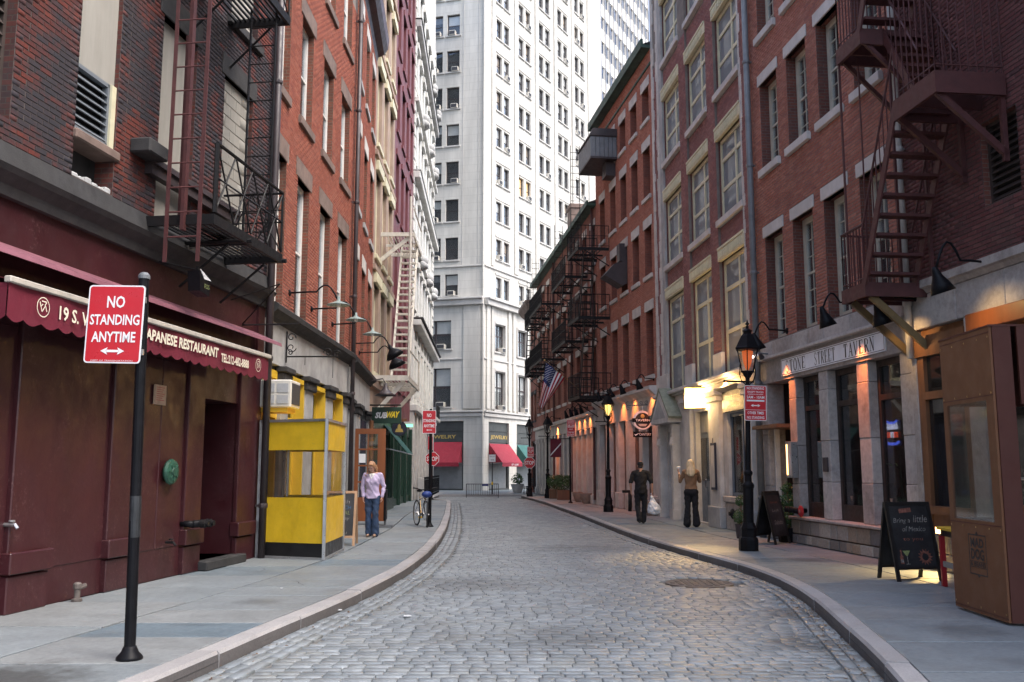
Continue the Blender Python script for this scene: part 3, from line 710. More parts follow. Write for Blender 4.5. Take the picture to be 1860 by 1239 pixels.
# pavements of bluestone slabs
def pavement(name, I, fx, y0, y1, cols, seed, side):
    r = random.Random(seed)
    ke = lambda y: x_at(I, y)
    bed = MB(); ys = np.arange(y0, y1+.01, .5)
    for a, c in zip(ys[:-1], ys[1:]):
        q = [(fx(a)-side*.4,a,-.03),(ke(a),a,-.03),(ke(c),c,-.03),(fx(c)-side*.4,c,-.03)]; bed.quad(*(q if side > 0 else q[::-1]))
    p = tag(bed.build(name, ['bed']), kind='structure'); e = .007
    for k in range(len(cols)-1):
        y = y0 - r.uniform(0, .6)
        while y < y1:
            l = r.uniform(.75, 1.25) if k else r.uniform(1.0, 1.7); a = max(y, y0)+e; c = min(y+l, y1)-e; y += l
            if c - a < .15: continue
            b = MB(); N = 3; dz = r.uniform(-.004,.003); sk = r.uniform(-.02,.02)
            ring = []
            for i in range(N+1):
                yy = a+(c-a)*i/N; f = fx(yy)-(side*.05 if k == 0 else 0); w = ke(yy)-f; ring.append((f+w*cols[k]+side*e, f+w*cols[k+1]-side*e, yy))
            for z, ins in ((-.06, 0), (-.004+dz, 0), (dz, .006)):
                for i, (xa, xb, yy) in enumerate(ring):
                    yi = yy + (ins if i == 0 else -ins if i == N else 0); b.v += [(xa+side*ins, yi, z), (xb-side*ins, yi+sk, z)]
            M2 = 2*(N+1)
            for i in range(N):
                q = (2*M2+2*i, 2*M2+2*i+1, 2*M2+2*i+3, 2*M2+2*i+2); b.face(q if side > 0 else q[::-1])
            per = [2*i+1 for i in range(N+1)] + [2*i for i in range(N, -1, -1)]; per = per
            for lv in (0,1):
                for i in range(len(per)):
                    u, v = per[i], per[(i+1)%len(per)]; q = (lv*M2+u, lv*M2+v, (lv+1)*M2+v, (lv+1)*M2+u); b.face(q if side > 0 else q[::-1])
            b.build('paving_slab', ['slab'], p)
    return p
pavL = pavement('left_pavement', LI, lf_x, 3.0, 46.2, [0,.5,1.0], 11, 1)
pavR = pavement('right_pavement', RI, rf_x, 3.0, 54.4, [0,.38,1.0], 12, -1)
rc_ = random.Random(31)
for pv, x_, y_, a_, n_ in ((pavL,-3.5,9.6,.4,7),(pavL,-2.7,12.6,2.6,6),(pavL,-3.9,14.2,.9,6),(pavL,-2.4,17.6,1.9,6),(pavR,4.6,10.9,1.1,8),(pavR,5.2,8.9,2.4,7),(pavR,4.9,15.2,.3,7),(pavR,4.4,20.6,1.2,6)):
    b = MB(); P_ = [(x_, y_)]
    for k in range(n_): a_ += rc_.uniform(-.6,.6); P_.append((P_[-1][0]+math.cos(a_)*rc_.uniform(.07,.16), P_[-1][1]+math.sin(a_)*rc_.uniform(.07,.16)))
    for k in range(n_):
        p, q = P_[k], P_[k+1]; w0 = .0045*(1-abs(2*k/n_-1))+.001; dx, dy = q[0]-p[0], q[1]-p[1]; l_ = math.hypot(dx,dy); nx, ny = -dy/l_*w0, dx/l_*w0
        b.quad((p[0]-nx,p[1]-ny,.0045),(q[0]-nx,q[1]-ny,.0045),(q[0]+nx,q[1]+ny,.0045),(p[0]+nx,p[1]+ny,.0045))
    b.build('crack', ['bed'], pv)
b = MB(); b.box(-5.4,-4.36,46.2,61.9,-.2,-.002); b.box(-60,-5.4,56.2,75,-.2,-.004); b.box(-5.4,1.0,56.25,75,-.2,-.0035)
b.prism([(1.0,56.25),(60,88.5),(60,110),(1.0,75)], 'z', -.2, -.0035)
b.prism([(.95,54.6),(1.3,54.6),(1.65,59),(1.3,61.5)], 'z', -.2, -.005)
tag(b.build('far_pavement', ['slab']), kind='structure')
b = MB(); b.box(-60,.95,56.02,56.23,-.2,.0); tag(b.build('far_kerb', ['kerb']), kind='structure')

# small litter and drain specks on the ground
for (x, y, z, s, nm) in ((-2.05,11.35,-.118,.03,'white paper scrap lying right against the left kerb'),(-1.5,14.5,-.118,.025,'small paper scrap in the left gutter nearer the yellow booth'),(2.1,27.5,-.118,.05,'white paper scrap on the far cobbles by the right kerb'),(-1.2,10.9,-.118,.05,'larger white paper scrap out on the cobbles at left'),(3.2,12.2,-.118,.03,'paper scrap on the cobbles below the manhole cover'),(-3.0,12.4,.002,.02,'tiny paper scrap on the left pavement slabs'),(3.5,19.0,.002,.03,'tiny paper scrap on the right kerb near the lamp post')):
    b = MB(); a = rg.uniform(0,3)
    pts = [(math.cos(a+t)*s*rg.uniform(.7,1.2), math.sin(a+t)*s*rg.uniform(.6,1.1)) for t in (0,1.2,2.4,3.7,5.0)]
    b.prism(pts, 'z', 0, .008)
    tag(b.build('paper_scrap', ['signwhite'], None, (x,y,z)), nm, 'litter', 'scraps of paper on the ground')

# dry leaves and grit blown into the gutters
rl_ = np.random.RandomState(17); LV = []
for Q, sg, n_ in ((RKC, -1, 420), (LKC, 1, 160)):
    for i in range(n_):
        y_ = rl_.uniform(6.5, 17) if sg < 0 else rl_.uniform(7, 20); d_ = .03 + abs(rl_.normal())*.16; x_ = x_at(Q, y_) + sg*d_
        s_ = rl_.uniform(.008, .024); a_ = rl_.uniform(0, 6.28); z_ = -.127 + rl_.uniform(0, .006); tl = rl_.uniform(-.006, .006, 4)
        LV.append([(x_+s_*math.cos(a_+k*1.571)*(1 if k % 2 else .6), y_+s_*math.sin(a_+k*1.571)*(1 if k % 2 else .6), z_+tl[k]+.004) for k in range(4)])
tag(link('leaf_litter', npmesh('leaf_litter', np.array(LV).reshape(-1,3), np.arange(len(LV)*4).reshape(-1,4), 'dryleaf')), 'scattered dry leaves and grit lying along the gutters of the cobbled road', 'leaf litter', kind='stuff')
# ------------------------------------------------------------------ left side of the street
def gutter_pipe(F, x, z0, z1, r, mat, label, out=.12, group=None):
    t = F.thing('downpipe', label, 'downpipe', x, -out, 0, group)
    b = MB(); b.tube([(0,0,z0),(0,0,z1)], r, 10); b.build('pipe', [mat], t, smooth=True)
    z = z0+.9
    while z < z1-.3:
        b = MB(); b.lathe([(r+.012,-.04),(r+.018,-.02),(r+.018,.02),(r+.012,.04)], 10, (0,0,z)); b.box(-.02,.02,0,out,z-.02,z+.02); b.build('pipe_collar', [mat], t); z += 2.6
    return t

# ---- dark restaurant building (sooty brick over a maroon shopfront)
L1 = Facade((-6.22,4), (-4.48,16.75), 'restaurant_building', 'sooty dark brick building with boarded windows over a maroon shopfront', 'building')
o1 = 6.056                                   # local x of the old origin (-5.4,10)
X = lambda s: s + o1
holes = [(X(-1.5),X(-.36),5.27,9.2,0), (X(.79),X(1.66),5.05,9.2,0), (X(2.72),X(3.75),4.98,8.06,0), (X(4.72),X(5.86),4.98,8.02,0), (X(2.72),X(3.75),9.1,12.5,0), (X(4.85),X(5.95),9.1,12.5,0)]
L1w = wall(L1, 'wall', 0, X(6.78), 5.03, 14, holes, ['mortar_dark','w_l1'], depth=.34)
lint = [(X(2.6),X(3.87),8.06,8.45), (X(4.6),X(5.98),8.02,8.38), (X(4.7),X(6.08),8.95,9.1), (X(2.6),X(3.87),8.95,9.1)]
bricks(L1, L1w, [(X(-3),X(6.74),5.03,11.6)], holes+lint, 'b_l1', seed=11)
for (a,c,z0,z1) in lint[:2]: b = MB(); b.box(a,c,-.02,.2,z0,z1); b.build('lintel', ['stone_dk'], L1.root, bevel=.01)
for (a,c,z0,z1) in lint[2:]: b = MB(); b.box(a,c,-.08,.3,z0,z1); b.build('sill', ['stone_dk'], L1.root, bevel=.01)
# slatted louver at the left edge
def louvers(F, x0,x1,z0,z1,y,mat,pitch=.09):
    f = MB(); f.box(x0,x0+.05,y,y+.08,z0,z1); f.box(x1-.05,x1,y,y+.08,z0,z1); f.box(x0,x1,y,y+.08,z1-.05,z1); f.box(x0,x1,y,y+.08,z0,z0+.05); f.quad((x0,y+.1,z0),(x1,y+.1,z0),(x1,y+.1,z1),(x0,y+.1,z1),1)
    o = f.build('louver', [mat,'interior'], F.root); m = None; k = int((z1-z0-.1)/pitch)
    s = MB(); w=(x1-x0)/2-.05; s.prism([(0,0),(.07,pitch*.75),(.08,pitch*.75),(.012,-.008)], 'x', -w, w); me = s.mesh('slat',[mat])
    for i in range(k): link('slat', me, o, ((x0+x1)/2, y-.01, z0+.06+i*pitch))
louvers(L1, X(-1.5),X(-.36),5.27,8.9,.12,'rustlouver',.13)
# boarded window with grey shutter over a broken opening
b = MB(); b.box(X(.79),X(1.66),.06,.1,6.5,9.2); b.build('window_board', ['board'], L1.root)
louvers(L1, X(.81),X(1.56),5.66,6.5,.05,'louver',.1)
b = MB(); b.box(X(1.56),X(1.66),.02,.3,5.62,6.5); b.build('jamb_strip', ['cream'], L1.root)
b = MB(); b.box(X(.76),X(1.72),-.06,.3,5.5,5.63); b.build('sill', ['brownstone'], L1.root, bevel=.02)
b = MB(); b.box(X(.79),X(1.66),.26,.3,5.05,5.5); b.build('opening_back', ['interior'], L1.root)
r1 = random.Random(4)
for i in range(6):
    x = X(.82)+i*.14; b = MB(); h = r1.uniform(.05,.16); b.box(x, x+.12, .0, .16, 5.03, 5.03+h); b.build('broken_block', ['stone'], L1.root, bevel=.02)
for (a,c) in ((X(2.72),X(3.75)),):
    for z0,z1 in ((4.98,8.06),(9.1,12.5)):
        b = MB(); b.box(a,c,.1,.14,z0,z1); w = b.build('window_board', ['board'], L1.root)
bl_holes = []
for z0,z1 in ((4.98,8.02),(9.1,12.5)):
    b = MB(); b.box(X(4.72),X(5.86),.07,.1,z0,z1); wb = b.build('block_infill', ['mortar'], L1.root)
    bricks(L1, wb, [(X(4.72),X(5.86),z0,z1)], [], 'board', y=.07, course=.2, L=.4, joint=.012, name='concrete_block', seed=3, limit=60)
# metal shelf below the fire escape window
b = MB(); b.box(X(2.4),X(5.2),-.16,.0,5.72,5.8); b.box(X(2.4),X(5.2),-.12,.0,5.58,5.72,0); b.build('iron_shelf', ['pipe'], L1.root)
b = MB(); b.box(X(2.0),X(2.5),-.3,.0,5.75,5.95); b.build('bracket_block', ['stone_dk'], L1.root, bevel=.02)
# cornice ledge and maroon shopfront
b = MB(); b.prism([(.3,4.45),(-.02,4.45),(-.05,4.56),(-.16,4.66),(-.2,4.72),(-.1,4.76),(-.06,5.0),(.0,5.03),(.3,5.03)][::-1], 'x', 0, X(6.78)); b.build('cornice', ['stone_dk'], L1.root)
dh = [(X(4.55),X(5.84),.14,2.64,0)]
wall(L1, 'shopfront', 0, X(6.5), 0, 4.45, dh, ['maroon','maroon'], y0=.06, depth=.9, back=8)
b = MB(); b.quad((X(4.55),.9,.14),(X(5.84),.9,.14),(X(5.84),.9,2.64),(X(4.55),.9,2.64)); b.build('door', ['interior'], L1.root)
b = MB(); b.box(X(4.5),X(5.95),-.16,.9,0,.14); b.build('door_step', ['stone_dk'], L1.root, bevel=.015)
for (a,c) in ((-3.2,-2.4),(.13,.83),(2.0,2.55),(4.02,4.55),(5.84,6.5)):
    b = MB(); b.box(X(a),X(c),-.0,.1,.62,3.2); p = b.build('pilaster', ['maroon'], L1.root, bevel=.012)
    b = MB(); b.box(X(a)-.03,X(c)+.03,-.06,.1,.42,.65); b.box(X(a),X(c),-.015,.1,0,.4); b.build('plinth', ['maroon'], p, bevel=.012)
for (a,c) in ((-2.4,.13),(.83,2.0),(2.55,4.02)):
    for i,xx in enumerate(np.linspace(X(a)+.02, X(c)-.02, 3 if c-a > 1.2 else 2)[:-1]):
        w = (c-a)/(2 if c-a > 1.2 else 1); b = MB(); b.box(xx+.012, xx+w-.03, .048, .08, .42, 3.1); b.build('wall_panel', ['maroon'], L1.root, bevel=.01)
b = MB(); b.box(0,X(6.5),-.03,.1,3.2,3.34); b.build('fascia_rail', ['maroon'], L1.root, bevel=.01)
gutter_pipe(L1, X(6.62), .0, 14, .065, 'pipe', 'dark downpipe running down the joint beside the maroon shopfront', .14)
b = MB(); b.box(X(6.5),X(6.78),.02,8,0,4.45); b.build('side_pier', ['maroon'], L1.root)

# ---- red brick building with yellow shop windows
L2 = Facade((-4.48,16.75), (-4.35,24.8), 'brick_building', 'orange red brick building with brown lintels over yellow framed shop windows', 'building')
cols2 = [(-.0,1.0),(1.9,2.95),(4.0,5.1),(6.1,7.2)]
rows2 = [(4.62,7.55),(8.85,11.12),(12.6,14.9)]
hol = [(a,c,z0,z1) for a,c in cols2 for z0,z1 in rows2]
L2w = wall(L2, 'wall', 0, 7.9, 4.58, 19, hol, ['mortar','w_l2'], depth=.36)
ls = [(a-.16 if a > .1 else 0,c+.16,z1,z1+.4) for a,c in cols2 for z0,z1 in rows2]+[(a-.12 if a > .1 else 0,c+.12,z0-.17,z0) for a,c in cols2 for z0,z1 in rows2[1:]]
bricks(L2, L2w, [(0,7.88,4.58,14.2)], hol+ls, 'b_l2', seed=12)
ST2 = dict(name='L2', depth=.13, fw=.1, frame='white', rows=[0,.5,1], lintel=(.4,.15,.025,'brownstone'), sill=(.17,.11,.07,'brownstone'))
for a,c in cols2:
    for i,(z0,z1) in enumerate(rows2):
        st = dict(ST2); 
        if i == 0: st['sill'] = None; st['name'] = 'L2g'
        if a < .1: st['name'] += 'e'; st['lintel'] = (.4,-.0,.025,'brownstone'); st['sill'] = None if i == 0 else (.17,0,.07,'brownstone')
        window(L2, a, c, z0, z1, st, rng.choice([None,(.4,'blind'),None]))
gutter_pipe(L2, 7.72, .0, 17, .06, 'pipe', 'dark downpipe between the two red brick shopfronts', .14)
def stone_front(F, L, zf, zl, zt, piers, xs, mat='stone', ledge='stone_dk', capm='stone_dk'):
    b = MB(); b.box(0,L,0,.5,zf,zl); b.build('frieze', [mat], F.root)
    b = MB(); b.prism([(.3,zl),(-.03,zl),(-.06,zl+.06),(-.2,zl+.16),(-.22,zt-.05),(-.16,zt),(.3,zt)][::-1], 'x', 0, L); b.build('cornice', [ledge], F.root)
    for a,c in piers:
        b = MB(); b.box(a,c,-.02,.4,.0,zf); p = b.build('stone_pier', [mat], F.root, bevel=.012)
        b = MB(); b.box(a-.05,c+.05,-.09,.1,zf-.3,zf-.12); b.box(a-.09,c+.09,-.14,.1,zf-.12,zf-.002); b.build('capital', [capm], p, bevel=.02)
        b = MB(); b.box(a-.04,c+.04,-.07,.1,0,.45); b.build('base', [mat], p, bevel=.015)
stone_front(L2, 7.9, 3.5, 4.28, 4.58, [(1.1,1.65),(3.05,3.8),(5.15,5.9),(7.25,7.85)], None)
wall(L2, 'shop_wall', 0, 7.9, 0, 3.5, [(-.0,1.1,.05,3.4),(1.65,3.05,.6,3.4),(3.8,5.15,.6,3.4),(5.9,7.25,.6,3.4)], ['stone','stone'], y0=.28, depth=.2, back=8, top=False)
STY = dict(name='shopY', depth=.0, fw=.16, frame='yellow', rows=[0,.72,1], cols=[0,.5,1], mw=.09, y=.2, room=.3, glass='glass_dark')
for a,c in ((1.65,3.05),(3.8,5.15),(5.9,7.25)):
    w = window(L2, a, c, .6, 3.4, STY)
    b = MB(); 
    for s0,s1 in ((a,a+.07),(c-.07,c)): b.box(s0,s1,-.0,.21,.6,3.4)
    b.box(a+.07,c-.07,-.0,.21,3.3,3.4); b.build('window_casing', ['yellow'], L2.root)
d = MB(); d.box(.0,.1,.05,.35,.05,3.4); d.box(1.0,1.1,.05,.35,.05,3.4); d.box(.1,1.0,.05,.35,2.5,2.75); d.box(.1,1.0,.05,.35,3.25,3.4); d.build('door_frame', ['yellow'], L2.root)
d = MB(); d.box(.1,1.0,.5,.55,.05,2.5,0); d.box(.1,.25,.42,.5,.05,2.5,1); d.box(.85,1.0,.42,.5,.05,2.5,1); d.box(.5,.62,.45,.5,.05,2.5,0); d.build('door', ['orange','orange_lit'], L2.root)

# ---- second red brick building
L3 = Facade((-4.35,24.8), (-4.75,31), 'brick_building', 'narrow red brick building with pale lintels under a dark red roof cornice', 'building')
cols3 = [(.55,1.5),(2.6,3.6),(4.65,5.7)]; rows3 = [(4.58,7.5),(8.9,11.2),(12.65,14.85)]
hol = [(a,c,z0,z1) for a,c in cols3 for z0,z1 in rows3]
L3w = wall(L3, 'wall', 0, 6.2, 4.55, 15.7, hol, ['mortar','w_l2'], depth=.36)
ls = [(a-.1,c+.1,z1,z1+.42) for a,c in cols3 for z0,z1 in rows3]+[(a-.1,c+.1,z0-.15,z0) for a,c in cols3 for z0,z1 in rows3[1:]]
bricks(L3, L3w, [(0,6.2,4.55,15.6)], hol+ls, 'b_l2', seed=13)
for a,c in cols3:
    for i,(z0,z1) in enumerate(rows3):
        window(L3, a, c, z0, z1, dict(name='L3'+('g' if not i else ''), depth=.13, fw=.1, frame='white', rows=[0,.5,1], lintel=(.42,.1,.03,'stone_lt'), sill=(.15,.1,.07,'stone') if i else None), rng.choice([None,(.5,'blind')]))
b = MB(); b.prism([(.3,15.7),(0,15.7),(-.06,15.85),(-.26,15.95),(-.38,16.15),(-.42,16.5),(.3,16.6)][::-1], 'x', -.2, 6.2); b.build('roof_cornice', ['maroon'], L3.root)
stone_front(L3, 6.2, 3.4, 4.25, 4.55, [(.25,.65),(1.9,2.2),(2.6,3.0),(5.75,6.2)], None)
wall(L3, 'shop_wall', 0, 6.2, 0, 3.4, [(.65,1.9,.05,3.3),(3.0,5.75,.3,3.3)], ['darkwood','darkwood'], y0=.28, depth=.3, back=8, top=False)
window(L3, .65, 1.9, .7, 3.3, dict(name='L3s', depth=.0, y=.3, fw=.08, frame='orange', rows=[0,.3,.65,1], cols=[0,.5,1], room=.25, glass='glass_dark'))
# folded shutters and dark green shopfront further on
for i in range(6):
    b = MB(); x = 3.1+i*.26; b.prism([(x,-.05+.1*(i%2)),(x+.24,.05-.1*(i%2)),(x+.24,.09-.1*(i%2)),(x,-.01+.1*(i%2))], 'z', .1, 3.0); b.build('shutter_leaf', ['navy'], L3.root)
b = MB(); b.tube([(4.75,-.2,0),(4.75,-.2,3.05)], .07, 8); b.build('timber_post', ['woodbrown'], L3.root)

# ---- peach building, crimson building
L4 = Facade((-4.75,31), (-4.85,37), 'peach_building', 'peach stucco building with cream window frames behind a white fire ladder', 'building')
cols4 = [(.5,1.7),(2.4,3.5),(4.3,5.4)]; rows4 = [(4.8,7.9),(8.9,11.9),(12.9,15.7),(16.9,19.4)]
hol = [(a,c,z0,z1) for a,c in cols4 for z0,z1 in rows4]
wall(L4, 'wall', 0, 6, 3.3, 24, hol, ['peach','peach'], depth=.3)
for a,c in cols4:
    for z0,z1 in rows4: window(L4, a, c, z0, z1, dict(name='L4', depth=.12, fw=.09, frame='cream', rows=[0,.5,1], lintel=(.35,.15,.12,'cream'), sill=(.14,.1,.1,'cream')), None)
for z in (4.3,8.3,12.35,16.3,20.2):
    b = MB(); b.box(0,6,-.1,.05,z,z+.18); b.build('string_course', ['peach'], L4.root)
wall(L4, 'shopfront', 0, 6, 0, 3.3, [(.1,2.9,.45,2.9),(3.2,5.8,.45,2.9)], ['greenpaint','greenpaint'], y0=-.05, depth=.2, top=True)
for a,c in ((.1,2.9),(3.2,5.8)): window(L4, a, c, .45, 2.9, dict(name='L4s', depth=.0, y=0, fw=.06, frame='greenpaint', cols=[0,.2,.4,.6,.8,1], rows=[0,.75,1], mw=.035, room=.18, glass='glass_dark'))
b = MB(); b.box(0,6,-.2,.2,0,.42); b.build('stall_riser', ['greenpaint'], L4.root, bevel=.015)
L5 = Facade((-4.85,37), (-4.95,45), 'crimson_building', 'tall crimson painted building between the peach and the white facades', 'building')
cols5 = [(.6,1.7),(2.6,3.7),(4.5,5.6),(6.4,7.5)]; rows5 = [(4.9,7.4),(8.5,11),(12.1,14.6),(15.7,18.2),(19.3,21.8),(22.9,25.4)]
hol = [(a,c,z0,z1) for a,c in cols5 for z0,z1 in rows5]
wall(L5, 'wall', 0, 8, 3.4, 30, hol, ['crimson','crimson'], depth=.3)
for a,c in cols5:
    for z0,z1 in rows5: window(L5, a, c, z0, z1, dict(name='L5', depth=.2, fw=.06, frame='crimson', rows=[0,.5,1], lintel=(.25,.1,.06,'crimson'), sill=(.14,.1,.08,'crimson')), None)
wall(L5, 'shopfront', 0, 8, 0, 3.4, [(.3,2.6,.3,3),(3.0,5.2,.3,3),(5.6,7.7,.3,3)], ['greenpaint','greenpaint'], y0=-.03, depth=.35)
for a,c in ((.3,2.6),(3.0,5.2),(5.6,7.7)): window(L5, a, c, .3, 3, dict(name='L5s', depth=.0, y=.1, fw=.07, frame='greenpaint', cols=[0,.33,.66,1], rows=[0,.8,1], room=.25, glass='glass_dark'))
for x in (.0,2.75,5.35,7.75):
    b = MB(); b.box(x,x+.22,-.15,-.03,0,3.4); b.build('pilaster', ['greenpaint'], L5.root, bevel=.015)

# ---- ornate white building at the end of the left side
L6 = Facade((-4.95,45), (-5.3,61), 'white_building', 'tall ornate white stone building with dark cornices at the left corner', 'building')
rows6 = [(9.6,12),(13.3,15.4),(17.0,19.4),(20.8,23.2),(24.8,27.4)]; cols6 = [(.9+2.15*i, 1.95+2.15*i) for i in range(7)]
hol = [(a,c,z0,z1) for a,c in cols6 for z0,z1 in rows6] + [(a,c,5.2,7.6) for a,c in cols6] + [(a,c,.9,3.6) for a,c in cols6]
wall(L6, 'wall', 0, 16, 0, 36, hol, ['whitewall','whitewall'], depth=.35, back=14)
for a,c in cols6:
    for z0,z1 in rows6+[(5.2,7.6)]: window(L6, a, c, z0, z1, dict(name='L6', depth=.15, fw=.06, frame='white', rows=[0,.5,1], lintel=(.3,.15,.14,'whitewall'), sill=(.16,.12,.12,'whitewall')), rng.choice([None,(.5,'blind')]))
    window(L6, a, c, .9, 3.6, dict(name='L6s', depth=.2, fw=.06, frame='pipe', rows=[0,.7,1], room=.14, glass='glass_dark'))
for (z, h, pr, m) in ((4.3,.35,.35,'whitewall'),(8.5,.3,.5,'whitewall'),(8.8,.12,.6,'stone_dk'),(12.6,.25,.2,'whitewall'),(16.0,.35,.35,'whitewall'),(16.35,.1,.4,'stone'),(20.0,.25,.25,'whitewall'),(24.0,.4,.3,'stone'),(24.4,.1,.35,'stone_dk')):
    b = MB(); b.box(0,16+min(pr,.3),-pr,.02,z,z+h); b.build('cornice', [m], L6.root, bevel=.03)
for i in range(8):
    x = .1+2.15*i; b = MB(); b.box(x,x+.55,-.14,.02,4.66,8.5); b.build('pilaster', ['whitewall'], L6.root, bevel=.02)
    b = MB(); b.box(x-.05,x+.6,-.2,.02,.0,4.3); b.build('ground_pilaster', ['stone_lt'], L6.root, bevel=.02)
for z in np.arange(8.95, 30, .62):
    for x in (0,15.4):
        b = MB(); b.box(x,x+.6,-.07,.02,z,z+.5); b.build('quoin', ['whitewall'], L6.root, bevel=.015)
for z in np.arange(9.2, 24, .42):                 # rusticated courses
    b = MB(); b.box(.62,16.38,-.012,.002,z,z+.36)
for i,(x,z) in enumerate(((3.9,12.3),(8.6,12.3),(13,12.3),(3.9,20.2),(8.6,20.2),(13,20.2),(10.8,24.9),(15.0,24.9))):
    b = MB(); b.box(x-.3,x+.3,-.5,0,z-.1,z+.1); b.sphere((x,-.3,z+.3),.28,8,0,1,.9,1.1); b.sphere((x-.2,-.25,z+.05),.2,8); b.sphere((x+.22,-.25,z),.22,8); b.build('carved_bracket', ['stone'], L6.root, smooth=True)
# little balcony with dark railing
bb = MB(); bb.box(9,12.4,-.8,0,4.3,4.5); bb.build('balcony_slab', ['whitewall'], L6.root, bevel=.02)
bb = MB(); bb.box(9,12.4,-.78,-.74,5.2,5.25)
for i in range(23): bb.box(9+i*.15,9.03+i*.15,-.77,-.74,4.5,5.2)
tag(bb.build('balcony_railing', ['iron'], L6.root), kind='stuff')
fr = thing('area_railing', 'low dark iron railing along the foot of the white corner building', 'railing', L6.w(.4,-.55,0), L6.rz)
b = MB(); b.box(0,16,-.02,.02,.95,1.0); b.box(0,16,-.02,.02,.12,.16)
for i in range(80): b.box(i*.2,i*.2+.03,-.015,.015,0,1.1)
tag(b.build('baluster_run', ['blackpaint'], fr), kind='stuff')
b = MB(); b.box(-.15,.15,-.15,.15,0,1.1); b.build('end_pier', ['stone_lt'], fr, bevel=.02)

# ------------------------------------------------------------------ white tower closing the street
C1L = Facade((-12,68.6), (-2,66), 'office_tower', 'white limestone office tower closing the end of the street', 'tower')
LL = C1L.L
C1R = Facade((-2,66), (8.62,85.66)); C1R.root = link('street_front', None, C1L.root)   # the same tower's right-hand front
C1R.root.matrix_local = C1L.M.inverted() @ C1R.M
rowsT = [(14.02+2.9*k, 15.6+2.9*k) for k in range(12)]
rowsTL = [(34.1-2.9*k, 35.75-2.9*k) for k in range(-2,8)]
Lx = lambda s: LL - s
colL = [(Lx(3.02),Lx(2.02)),(Lx(4.4),Lx(3.36)),(Lx(6.6),Lx(5.6)),(Lx(7.9),Lx(6.9))]
holL = [(a,c,z0,z1) for a,c in colL for z0,z1 in [(14.0,15.6)]+[(z0-.05,z1) for z0,z1 in rowsTL if z0 > 15.7]] + [(Lx(5.2),Lx(2.5),10.1,12.2),(Lx(5.2),Lx(2.5),5.9,8.7),(Lx(6.5),Lx(1.5),0,4.9)]
wall(C1L, 'wall', 0, LL, 0, 52, holL, ['tower','tower'], depth=.35, back=.6, body=True)
STT = dict(name='twr', depth=.16, fw=.055, frame='pipe', rows=[0,.5,1], sill=(.1,.12,.1,'tower_trim'), room=.16, glass='glass_sky')
bl = [None,(.35,'blind'),(.5,'blind'),(.5,'blind'),(.25,'blind'),(.6,'blind_tan'),None,(.3,'curtain')]
rt = random.Random(21); acs = []; ORD = ['first','second','third','fourth','fifth','sixth','seventh','eighth','ninth','tenth','eleventh','twelfth','thirteenth','fourteenth','fifteenth','sixteenth']
for a,c,z0,z1 in holL[:-3]:
    window(C1L, a, c, z0, z1, STT, rt.choice(bl))
    if rt.random() < .6: acs.append((C1L, (a+c)/2+rt.uniform(-.15,.2), z0, .52))
for a,c,z0,z1 in holL[-3:-1]:
    window(C1L, a, c, z0, z1, dict(STT, name='twrb', cols=[0,.42,.55,1], rows=[0,.5,1], mw=.12), (.45,'blind')); acs.append((C1L, c-.75, z0, .6))
pitch = 3.62; colR = []
for i in range(5):
    a = 1.72+i*pitch; colR += [(a, a+.86), (a+1.2, a+2.06)]
holR = [(a,c,z0,z1) for a,c in colR for z0,z1 in rowsT] + [(a, a+1.55, z0, z1) for a in (1.48,5.05,8.62,12.2,15.8) for z0,z1 in ((10.0,12.0),(5.75,8.52))] + [(.7+4.25*i, 3.75+4.25*i, 0, 4.85) for i in range(5)]
wall(C1R, 'wall', 0, C1R.L, 0, 52, holR, ['tower','tower'], depth=.35, back=.6)
for k,(a,c,z0,z1) in enumerate(holR[:120]):
    st = STT
    if abs(z0-(14.02+2.9*3)) < .1 and 5 < a < 8: st = dict(STT, name='twrlit', back='warmroom')
    window(C1R, a, c, z0, z1, st, rt.choice(bl) if st is STT else None)
    if rt.random() < .22: acs.append((C1R, (a+c)/2, z0, .5))
for a,c,z0,z1 in holR[120:130]:
    window(C1R, a, c, z0, z1, dict(STT, name='twrr', cols=[0,.5,1], rows=[0,.6,1], mw=.1), rt.choice(bl))
    b = MB(); b.box(a-.12,a-.001,-.1,.02,z0-.1,z1+.25); b.box(c+.001,c+.12,-.1,.02,z0-.1,z1+.25); b.box(a,c,-.12,.02,z1+.05,z1+.25); b.build('window_surround', ['tower_trim'], C1R.root, bevel=.02)
    acs.append((C1R, c-.4, z0, .5)) if rt.random() < .4 else None
for Fc, L0, L1_ in ((C1L,0,LL+.0),(C1R,-.0,C1R.L)):
    for z,h,pr in ((13.25,.4,.35),(13.65,.14,.5),(16.1,.12,.1),(9.3,.12,.08),(5.2,.25,.12),(5.5,.12,.2)):
        b = MB(); b.box(L0,L1_,-pr,-.001,z,z+h); b.build('cornice', ['tower_trim'], Fc.root, bevel=.02)
    for (a,c) in (((Lx(1.55),Lx(.25)),(Lx(7.8),Lx(5.9))) if Fc is C1L else [(.25,.75),(.95,1.3)]+[(3.5+3.58*i,3.9+3.58*i) for i in range(5)]+[(4.25+3.58*i,4.65+3.58*i) for i in range(5)]):
        b = MB(); b.box(a,c,-.12,-.001,5.75,13.24); b.build('pilaster', ['tower'], Fc.root, bevel=.02)
for i in range(6):
    x = 1.05+i*pitch - .0; b = MB(); b.box(x-.12,x+.42 if i else x+.2,-.12,-.001,16.3,52); b.build('pier', ['tower'], C1R.root, bevel=.02)
for x in (Lx(.5), Lx(1.7)):
    b = MB(); b.box(x-.02,x+.02,-.03,-.001,16.3,52); b.build('corner_moulding', ['tower_trim'], C1L.root)
b = MB(); b.tube([(Lx(.06),-.1,0),(Lx(.06),-.1,52)], .07, 8); b.build('corner_bead', ['tower'], C1L.root)
